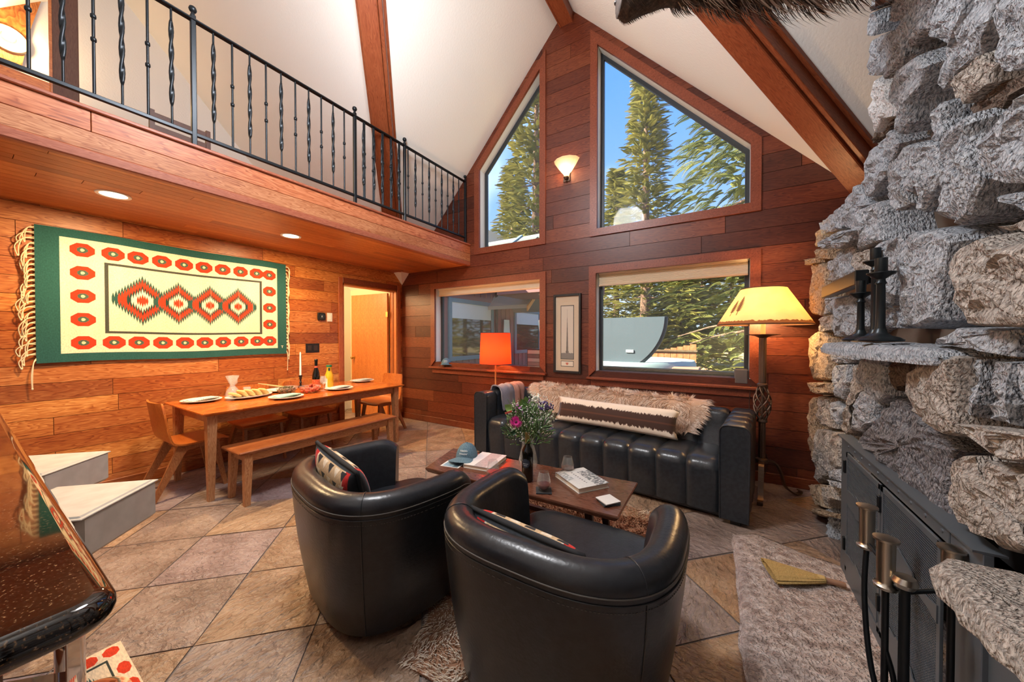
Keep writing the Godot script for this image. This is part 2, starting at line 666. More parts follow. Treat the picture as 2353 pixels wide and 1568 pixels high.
func build_shell() -> void:
	var yb := AY - SL * (AX - XL)
	var WUL := pv([-3.13, 2.577, -1.98, 2.577, -1.98, 5.055, -3.13, 3.825])
	var WUR := pv([-1.39, 2.577, 0.28, 2.577, 0.28, 3.262, -1.39, 5.035])
	var WLL := pv([-4.01, 0.91, -1.975, 0.91, -1.975, 2.22, -4.01, 2.22])
	var WLR := pv([-1.40, 0.90, 0.283, 0.90, 0.283, 2.22, -1.40, 2.22])
	# gable wall
	var wg := struct("wall_gable")
	var holes := [window_hole(WUL), window_hole(WUR), window_hole(WLL), window_hole(WLR)]
	part(wg, "wall_core", backing(pv([XL - 0.2, -0.2, XR + 0.2, -0.2, XR + 0.2, yb - 0.21, AX, AY, XL - 0.2, yb - 0.21]), holes, Vector3(0, 0, ZG), Vector3.RIGHT, Vector3.UP, -0.16, 0.0), mat(rgb(66, 38, 28), 0.9))
	boards(wg, "plank", gable_poly(), holes, Vector3(0, 0, ZG), Vector3.RIGHT, Vector3.UP, -0.002, 0.014, 0.172, 0.004, M.redwood, 0.9, 2.6, 11)
	window_unit(1, WUL, false)
	window_unit(2, WUR, false)
	window_unit(3, WLL, true)
	window_unit(4, WLR, true)
	# left wall below the loft, with the doorway
	var U := Vector3(0, 0, -1)
	var wl := struct("wall_left")
	var door := rect(2.97, -1.0, 3.93, 2.15)   # U = -z
	var reg := rect(-ZB, 0, -ZG, 2.50)
	part(wl, "wall_core", backing(rect(-ZB, -0.2, -ZG + 0.1, 2.50), [door], Vector3(XL, 0, 0), U, Vector3.UP, -0.13, 0.0), mat(rgb(120, 76, 46), 0.9))
	boards(wl, "plank", reg, [door], Vector3(XL, 0, 0), U, Vector3.UP, -0.002, 0.012, 0.143, 0.0035, M.cedar, 0.7, 2.2, 23)
	# baseboards
	var bb := struct("baseboard_gable")
	part(bb, "board", span(Vector3(XL, 0.0, ZG + 0.014), Vector3(0.8, 0.095, ZG + 0.032), 0.004), M.redwood[2])
	bb = struct("baseboard_left")
	part(bb, "board", span(Vector3(XL + 0.012, 0.0, ZB), Vector3(XL + 0.03, 0.095, -2.90), 0.004), M.cedar[3])
	# right wall
	var wr := struct("wall_right")
	var rpoly := pv([ZG, -0.2, ZB, -0.2, ZB, yb, ZC, AY, ZG, yb])
	part(wr, "wall_core", prism(rpoly, Vector3(XR, 0, 0), Vector3(0, 0, 1), Vector3.UP, -0.002, -0.16), mat(rgb(66, 38, 28), 0.9))
	boards(wr, "plank", pv([ZG, 1.6, ZB, 1.6, ZB, yb, ZC, AY, ZG, yb]), [], Vector3(XR, 0, 0), Vector3(0, 0, 1), Vector3.UP, -0.014, 0.0, 0.172, 0.004, M.redwood, 1.0, 2.8, 31)
	# back wall: a plain gable with one window over the kitchen
	var wb := struct("wall_back")
	var bh := [rect(-3.6, 1.1, -2.2, 2.1)]
	part(wb, "wall_core", backing(pv([XL - 0.2, -0.2, XR + 0.2, -0.2, XR + 0.2, yb - 0.21, AX, AY, XL - 0.2, yb - 0.21]), bh, Vector3(0, 0, ZB), Vector3.RIGHT, Vector3.UP, 0.0, 0.16), M.plaster)
	var gd := struct("window_5")
	for x in [-3.6, -2.925, -2.25]:
		part(gd, "mullion", span(Vector3(x, 1.1, ZB + 0.04), Vector3(x + 0.05, 2.1, ZB + 0.10)), M.dark_frame)
	part(gd, "rail", span(Vector3(-3.6, 1.1, ZB + 0.04), Vector3(-2.2, 1.15, ZB + 0.10)), M.dark_frame)
	part(gd, "rail", span(Vector3(-3.6, 2.05, ZB + 0.04), Vector3(-2.2, 2.1, ZB + 0.10)), M.dark_frame)
	part(gd, "pane", span(Vector3(-3.58, 1.12, ZB + 0.066), Vector3(-2.22, 2.08, ZB + 0.072)), M.pane)
	# vaulted ceiling: front and back main slopes, four cross slopes
	var A := Vector3(AX, AY, ZC)
	var F := Vector3(AX, AY, ZG - 0.1)
	var B := Vector3(AX, AY, ZB + 0.1)
	var CL := Vector3(XL - 0.1, yb - 0.107, ZG - 0.1)
	var CR := Vector3(XR + 0.1, yb - 0.107, ZG - 0.1)
	var BL := Vector3(XL - 0.1, yb - 0.107, ZB + 0.1)
	var BR := Vector3(XR + 0.1, yb - 0.107, ZB + 0.1)
	slab("ceiling", [A, CL, F], M.plaster)
	slab("ceiling", [A, F, CR], M.plaster)
	slab("ceiling", [A, B, BL], M.plaster)
	slab("ceiling", [A, BR, B], M.plaster)
	var LX := -6.9
	slab("ceiling", [A, Vector3(LX, AY, ZC), Vector3(LX, yb - 0.107, ZG - 0.1), CL], M.plaster)
	slab("ceiling", [A, BL, Vector3(LX, yb - 0.107, ZB + 0.1), Vector3(LX, AY, ZC)], M.plaster)
	slab("ceiling", [A, CR, Vector3(XR + 0.1, AY, ZC)], M.plaster)
	slab("ceiling", [A, Vector3(XR + 0.1, AY, ZC), BR], M.plaster)
	# loft end wall and the walls of the room below it
	var we := struct("wall_loft")
	part(we, "wall_core", prism(pv([ZG - 0.1, -0.2, ZB + 0.1, -0.2, ZB + 0.1, yb, ZC, AY, ZG - 0.1, yb]), Vector3(-6.3, 0, 0), Vector3(0, 0, 1), Vector3.UP, 0.0, -0.16), M.plaster)
	we = struct("wall_side_room")
	part(we, "wall_core", span(Vector3(-6.4, -0.2, ZG - 0.15), Vector3(XL, 2.5, ZG + 0.02)), M.cream)
	part(we, "wall_face", span(Vector3(-6.31, -0.2, ZG), Vector3(-6.28, 2.44, -1.6)), M.cream)
	part(we, "wall_face", span(Vector3(-6.31, -0.2, -1.7), Vector3(XL - 0.13, 2.44, -1.6)), M.cream)
	part(we, "ceiling_face", span(Vector3(-6.31, 2.42, ZG), Vector3(XL - 0.13, 2.44, -1.6)), M.cream)
	we = struct("wall_loft_back")
	part(we, "wall_core", span(Vector3(-6.4, -0.2, ZB - 0.02), Vector3(XL, 3.0, ZB + 0.15)), M.plaster)

func slate_tex(sd: int, a: Color, b: Color, c: Color) -> ImageTexture:
	var n1 := seamless(sd, 0.007, 4)
	var n2 := seamless(sd + 3, 0.010, 4)
	var n3 := seamless(sd + 5, 0.06, 3)
	var im := PackedByteArray()
	im.resize(512 * 512 * 3)
	for i in 512 * 512:
		var t := n1[i] / 255.0 * 0.8 + n3[i] / 255.0 * 0.3 - 0.05
		var col := a.lerp(b, t * 2.0) if t < 0.5 else b.lerp(c, t * 2.0 - 1.0)
		# clefts: thin dark lines where two layers of the slate break
		var w := absf(fposmod(n2[i] / 255.0 * 5.0, 1.0) - 0.5)
		var k := 1.0
		if w < 0.035:
			k = 0.62 + 0.38 * w / 0.035
		im[i * 3] = clampi(int(col.r * k * 255), 0, 255)
		im[i * 3 + 1] = clampi(int(col.g * k * 255), 0, 255)
		im[i * 3 + 2] = clampi(int(col.b * k * 255), 0, 255)
	return ImageTexture.create_from_image(Image.create_from_data(512, 512, false, Image.FORMAT_RGB8, im))

func tile_mats() -> Array:
	var out := []
	var ramps := [
		[rgb(112, 88, 70), rgb(152, 126, 104), rgb(182, 158, 136)],
		[rgb(104, 88, 80), rgb(142, 124, 114), rgb(172, 156, 146)],
		[rgb(122, 90, 62), rgb(160, 126, 94), rgb(186, 158, 128)],
		[rgb(108, 92, 90), rgb(146, 128, 126), rgb(176, 160, 158)]]
	var hm := noise_tex(77, 0.010, [], 5, FastNoiseLite.TYPE_SIMPLEX_SMOOTH, 1024)
	hm.noise.domain_warp_enabled = true
	hm.noise.domain_warp_amplitude = 40.0
	hm.noise.domain_warp_frequency = 0.008
	hm.noise.fractal_type = FastNoiseLite.FRACTAL_RIDGED
	for i in 4:
		var t := slate_tex(140 + i * 11, ramps[i][0], ramps[i][1], ramps[i][2])
		for k in 2:
			var m := mat(Color.WHITE, 0.40)
			m.albedo_texture = t
			m.heightmap_enabled = true
			m.heightmap_texture = hm
			m.heightmap_scale = 1.6
			m.uv1_triplanar = true
			m.uv1_world_triplanar = true
			m.uv1_scale = Vector3(0.62, 1, 0.9) if k == 0 else Vector3(0.9, 1, 0.55)
			m.uv1_offset = Vector3(i * 0.21 + k * 0.4, 0, i * 0.37)
			out.append(m)
	return out

func build_floor() -> void:
	var fl := struct("floor")
	part(fl, "grout_bed", span(Vector3(-6.4, -0.2, ZG - 0.15), Vector3(XR + 0.2, -0.006, ZB + 0.15)), M.grout)
	var tm := tile_mats()
	M.tiles = tm
	var r := RandomNumberGenerator.new()
	r.seed = 4
	var D := 0.70
	var room := rect(-6.25, ZG, XR, ZB)
	var c := pv([0, 0])
	for i in range(-12, 12):
		for j in range(-12, 12):
			var p0 := -1.46 + D * i       # x - z
			var q0 := -2.56 + D * j       # x + z
			var g := 0.006
			var poly := PackedVector2Array()
			for w in [[g, g], [D - g, g], [D - g, D - g], [g, D - g]]:
				var a: float = p0 + w[0] + r.randf_range(-0.004, 0.004)
				var b: float = q0 + w[1] + r.randf_range(-0.004, 0.004)
				poly.append(Vector2((a + b) * 0.5, (b - a) * 0.5))
			var pcs: Array = Geometry2D.intersect_polygons(poly, room)
			for q in pcs:
				if absf(area(q)) < 0.004:
					continue
				var pol := PackedVector2Array()
				for v in q:
					pol.append(Vector2(v.x, -v.y))
				var top := r.randf_range(-0.002, 0.001)
				part(fl, "slate_tile", prism(pol, Vector3(0, -0.012, 0), Vector3.RIGHT, Vector3(0, 0, -1), -0.006, 0.012 + top), tm[r.randi() % tm.size()])

func add_beam(called: String, label: String, s0: float, s1: float, side: float) -> void:
	var o := thing(called, label, "beam", Vector3.ZERO)
	var a := Vector3(AX + side * s0, AY - SL * s0, ZC - s0)
	var b := Vector3(AX + side * s1, AY - SL * s1, ZC - s1)
	var d := (b - a).normalized()
	var w := (Vector3(1, 0, 1) if side > 0 else Vector3(1, 0, -1)).normalized()
	var up := w.cross(d).normalized()
	if up.y < 0:
		up = -up
	var ln := a.distance_to(b)
	var xf := Transform3D(Basis(w, up, w.cross(up)), (a + b) * 0.5)
	var c := -0.045 if side > 0 else -0.085
	part(o, "timber", box(Vector3(0.17, 0.26, ln), 0.006, Vector3(c, 0.03, 0)), M.beam, xf)
	part(o, "side_board", box(Vector3(0.034, 0.24, ln), 0.004, Vector3(c + 0.104, 0.045, 0)), M.beam, xf)
	part(o, "edge_board", box(Vector3(0.02, 0.2, ln), 0.003, Vector3(c - 0.096, 0.05, 0)), M.beam, xf)
	part(o, "edge_board", box(Vector3(0.028, 0.16, ln), 0.003, Vector3(c + 0.136, 0.10, 0)), M.beam, xf)

func build_timbers() -> void:
	add_beam("valley_beam", "reddish timber valley beam rising from the loft railing across the white ceiling", 0.25, 2.78, -1.0)
	add_beam("valley_beam", "reddish timber valley beam running down the white ceiling to the stone chimney", 0.25, 2.85, 1.0)
	var rb := thing("ridge_beam", "brown timber ridge beam at the peak of the wood gable wall", "beam")
	part(rb, "timber", span(Vector3(AX - 0.07, 5.25, ZG), Vector3(AX + 0.07, AY - 0.05, ZC)), M.beam)
	for k in [-1.0, 1.0]:
		part(rb, "side_board", span(Vector3(AX + k * 0.07, 5.24, ZG + 0.02), Vector3(AX + k * 0.085, 5.40, ZC)), M.beam)
	var pt := thing("loft_post", "dark square wooden post standing in the loft behind the railing", "post", Vector3(XL, 2.73, -0.52))
	part(pt, "post", box(Vector3(0.14, 1.9, 0.14), 0.005, Vector3(0, 0.95, 0)), M.post)
	part(pt, "sunlit_edge", box(Vector3(0.012, 1.9, 0.016), 0.0, Vector3(0.072, 0.95, 0.075)), M.soffit[0])  # pale strip stands for the sunlit edge of the post

func build_loft() -> void:
	var lf := struct("loft_floor")
	part(lf, "deck", span(Vector3(-6.4, 2.47, ZG + 0.01), Vector3(-3.25, 2.725, ZB)), M.soffit[1])
	# soffit boards run with the loft edge
	var sf := struct("loft_soffit")
	boards(sf, "plank", rect(-ZB, 0.0, -ZG - 0.014, 1.46), [], Vector3(-3.26, 2.47, 0), Vector3(0, 0, -1), Vector3(-1, 0, 0), 0.0, -0.028, 0.0915, 0.003, M.soffit, 1.4, 3.6, 41)
	var fa := struct("loft_fascia")
	part(fa, "cap_board", span(Vector3(-3.36, 2.722, ZB), Vector3(-3.205, 2.745, ZG + 0.015), 0.005), M.fascia_c)
	part(fa, "upper_board", span(Vector3(-3.25, 2.602, -0.45), Vector3(-3.222, 2.722, ZB), 0.002), M.fascia)
	part(fa, "upper_board", span(Vector3(-3.25, 2.602, ZG + 0.015), Vector3(-3.222, 2.722, -0.453), 0.002), M.fascia)
	part(fa, "lower_board", span(Vector3(-3.25, 2.488, ZG + 0.015), Vector3(-3.220, 2.599, ZB), 0.002), M.fascia_b)
	part(fa, "bottom_strip", span(Vector3(-3.262, 2.425, ZG + 0.015), Vector3(-3.212, 2.488, ZB), 0.008), M.fascia_c)
	# railing
	var rl := thing("loft_railing", "black wrought iron loft railing with twisted and knuckled balusters", "railing", Vector3(-3.27, 2.745, 0))
	var rails := [[0.4, -2.863], [-2.863, -3.99]]
	for q in rails:
		var ln: float = q[0] - q[1]
		part(rl, "top_rail", box(Vector3(0.045, 0.016, ln), 0.005, Vector3(0, 0.91, (q[0] + q[1]) * 0.5)), M.iron)
		part(rl, "bottom_rail", box(Vector3(0.026, 0.026, ln), 0.004, Vector3(0, 0.095, (q[0] + q[1]) * 0.5)), M.iron)
	var pm := begin(false)
	add_lathe(pm, [Vector2(0.0, 0.945), Vector2(0.012, 0.945), Vector2(0.012, 0.952), Vector2(0.010, 0.962), Vector2(0.019, 0.970), Vector2(0.024, 0.984), Vector2(0.019, 1.0), Vector2(0.006, 1.006), Vector2(0, 1.006)], Vector3.ZERO, 14)
	pm.set_smooth_group(-1)
	add_box(pm, Vector3(0, 0.465, 0), Vector3(0.03, 0.96, 0.03), 0.004)
	var post := done(pm)
	for z in [0.33, -0.936, -2.21, -2.863, -3.99]:
		part(rl, "newel_post", post, M.iron, Transform3D(Basis.IDENTITY, Vector3(0, 0, z)))
	# twisted bar
	var tw := begin(false)
	var f := func(u: float, v: float) -> Vector3:
		var y := 0.105 + v * 0.80
		var k: float = clampf((v - 0.16) / 0.02, 0, 1) * clampf((0.9 - v) / 0.02, 0, 1)
		var a := TAU * u + v * 0.80 * TAU / 0.145 * 0.5
		var r := lerpf(0.0065, 0.0145 * (0.42 + 0.58 * absf(cos(TAU * u))), k)
		return Vector3(cos(a) * r, y, -sin(a) * r)
	add_skin(tw, 12, 110, f)
	var twist := done(tw)
	var kn := begin(false)
	var pr := [Vector2(0.0075, 0.105), Vector2(0.0075, 0.42), Vector2(0.0125, 0.425), Vector2(0.0135, 0.435), Vector2(0.0125, 0.445), Vector2(0.0075, 0.45), Vector2(0.0075, 0.56), Vector2(0.0125, 0.565), Vector2(0.0135, 0.575), Vector2(0.0125, 0.585), Vector2(0.0075, 0.59), Vector2(0.0075, 0.905)]
	add_lathe(kn, pr, Vector3.ZERO, 8)
	var knuckle := done(kn)
	var zs := []
	for i in range(-6, 17):
		zs.append(-0.936 - 0.1158 * i)
	for i in 5:
		zs.append(-2.31 - 0.1158 * i)
	for i in 9:
		zs.append(-2.915 - 0.1165 * i)
	for i in zs.size():
		var z: float = zs[i]
		if absf(z + 0.936) < 0.03 or absf(z + 2.21) < 0.06 or absf(z - 0.33) < 0.05:
			continue
		var even: bool = i % 2 == 1
		part(rl, "twisted_baluster" if even else "knuckled_baluster", twist if even else knuckle, M.iron, Transform3D(Basis.IDENTITY, Vector3(0, 0, z)))

func build_door() -> void:
	var d := struct("door_1")
	# casing on the room side, jambs through the wall
	var x0 := XL + 0.012
	part(d, "casing", span(Vector3(x0, 0, -2.90), Vector3(x0 + 0.018, 2.235, -2.965), 0.003), M.trim_door)
	part(d, "casing", span(Vector3(x0, 0, -3.935), Vector3(x0 + 0.018, 2.235, -4.0), 0.003), M.trim_door)
	part(d, "casing", span(Vector3(x0, 2.155, -2.965), Vector3(x0 + 0.018, 2.235, -3.935), 0.003), M.trim)
	part(d, "jamb", span(Vector3(XL - 0.14, 0, -2.965), Vector3(XL + 0.02, 2.15, -2.985)), M.soffit[0])
	part(d, "jamb", span(Vector3(XL - 0.14, 0, -3.915), Vector3(XL + 0.02, 2.15, -3.935)), M.soffit[0])
	part(d, "jamb", span(Vector3(XL - 0.14, 2.13, -2.965), Vector3(XL + 0.02, 2.15, -3.935)), M.soffit[1])
	part(d, "stop", span(Vector3(XL - 0.09, 0, -3.905), Vector3(XL - 0.05, 2.13, -3.915)), M.soffit[3])
	part(d, "threshold", span(Vector3(XL - 0.14, 0.0, -2.97), Vector3(XL + 0.01, 0.012, -3.93), 0.003), M.trim_door)
	var leaf := part(d, "door_leaf", box(Vector3(0.86, 2.10, 0.04), 0.002, Vector3(-0.43, 1.06, 0)), wood(M.grain_b, rgb(222, 152, 84), Vector3(5, 0.5, 5), Vector3.ZERO, 0.35), Transform3D(Basis.from_euler(Vector3(0, deg_to_rad(6), 0)), Vector3(XL - 0.15, 0.005, -3.885)))
	var hb := begin(false)
	add_lathe(hb, [Vector2(0, 0), Vector2(0.03, 0), Vector2(0.03, 0.006), Vector2(0.01, 0.008), Vector2(0.01, 0.03), Vector2(0.022, 0.036), Vector2(0.026, 0.05), Vector2(0.018, 0.06), Vector2(0, 0.062)], Vector3(-0.80, 1.0, 0.02), 14, Basis(Vector3.RIGHT, PI / 2))
	part(leaf, "door_knob", done(hb), M.brass)
	part(leaf, "latch_plate", box(Vector3(0.003, 0.06, 0.025), 0, Vector3(-0.861, 1.0, 0)), M.brass)
	for y in [0.3, 1.75]:
		part(leaf, "hinge", box(Vector3(0.05, 0.09, 0.012), 0.002, Vector3(0.0, y, 0.028)), M.brass)

# ---------------------------------------------------------------- lamps
func omni(parent: Node3D, at: Vector3, col: Color, e: float, size := 0.05) -> void:
	var l := OmniLight3D.new()
	l.name = "lamp_light"
	l.light_color = col
	l.light_energy = e
	l.light_size = size
	l.omni_range = 20.0
	l.omni_attenuation = 2.0
	l.shadow_enabled = true
	parent.add_child(l, true)
	l.position = at

func build_lights() -> void:
	var warm := Color(1.0, 0.72, 0.40)
	var i := 0
	for z in [-0.65, -1.89]:
		i += 1
		var o := thing("recessed_downlight", "round recessed downlight in the loft soffit above the %s end of the tapestry" % ("fringed left" if i == 1 else "right"), "downlight", Vector3(-3.9, 2.441, z), 0.0, "downlights in the loft soffit")
		var st := begin(false)
		add_lathe(st, [Vector2(0.072, -0.003), Vector2(0.092, -0.006), Vector2(0.095, 0.0), Vector2(0.072, 0.0)], Vector3.ZERO, 28)
		part(o, "trim_ring", done(st), M.white)
		var lens := begin(false)
		add_lathe(lens, [Vector2(0, -0.007), Vector2(0.05, -0.006), Vector2(0.074, -0.002)], Vector3.ZERO, 28)
		part(o, "lamp_lens", done(lens), glow(Color(1.0, 0.9, 0.72), 14.0))
		var sp := AreaLight3D.new()
		sp.name = "lamp_light"
		sp.area_size = Vector2(0.13, 0.13)
		sp.light_color = Color(1.0, 0.84, 0.62)
		sp.light_energy = 5.5
		sp.area_range = 20.0
		sp.shadow_enabled = true
		o.add_child(sp)
		sp.position = Vector3(0, -0.016, 0)
		sp.rotation = Vector3(-PI / 2, 0, 0)
	# unseen bowl lamp added as fill light over the room, above the frame
	var ch := thing("added_fill_lamp", "added unseen frosted bowl lamp under the ridge crossing, filling the room with light", "added_fill_lamp", Vector3(AX, 4.15, ZC))
	var cs := begin(false)
	add_lathe(cs, [Vector2(0.0, -0.16), Vector2(0.2, -0.14), Vector2(0.38, -0.06), Vector2(0.45, 0.05)], Vector3.ZERO, 32)
	part(ch, "lamp_bowl", done(cs), glow(Color(1.0, 0.98, 0.96), 2.2))
	part(ch, "rim", lathe([Vector2(0.45, 0.05), Vector2(0.47, 0.05), Vector2(0.47, 0.07), Vector2(0.45, 0.07)], 32), M.iron)
	part(ch, "stem", tube([Vector3(0, 0.0, 0), Vector3(0, 1.25, 0)], 0.015, 8), M.iron)
	omni(ch, Vector3(0, -0.40, 0), Color(0.98, 0.985, 1.0), 6.5, 0.3)
	# ceiling lamp in the room behind the door
	var sr := thing("side_room_lamp", "round flush ceiling lamp in the room behind the door", "lamp", Vector3(-5.5, 2.42, -2.6))
	part(sr, "lamp_dish", lathe([Vector2(0, -0.07), Vector2(0.1, -0.06), Vector2(0.15, -0.01), Vector2(0.15, 0.0)], 28), glow(Color(1.0, 0.9, 0.72), 3.0))
	omni(sr, Vector3(0, -0.14, 0), Color(1.0, 0.85, 0.62), 2.6, 0.12)

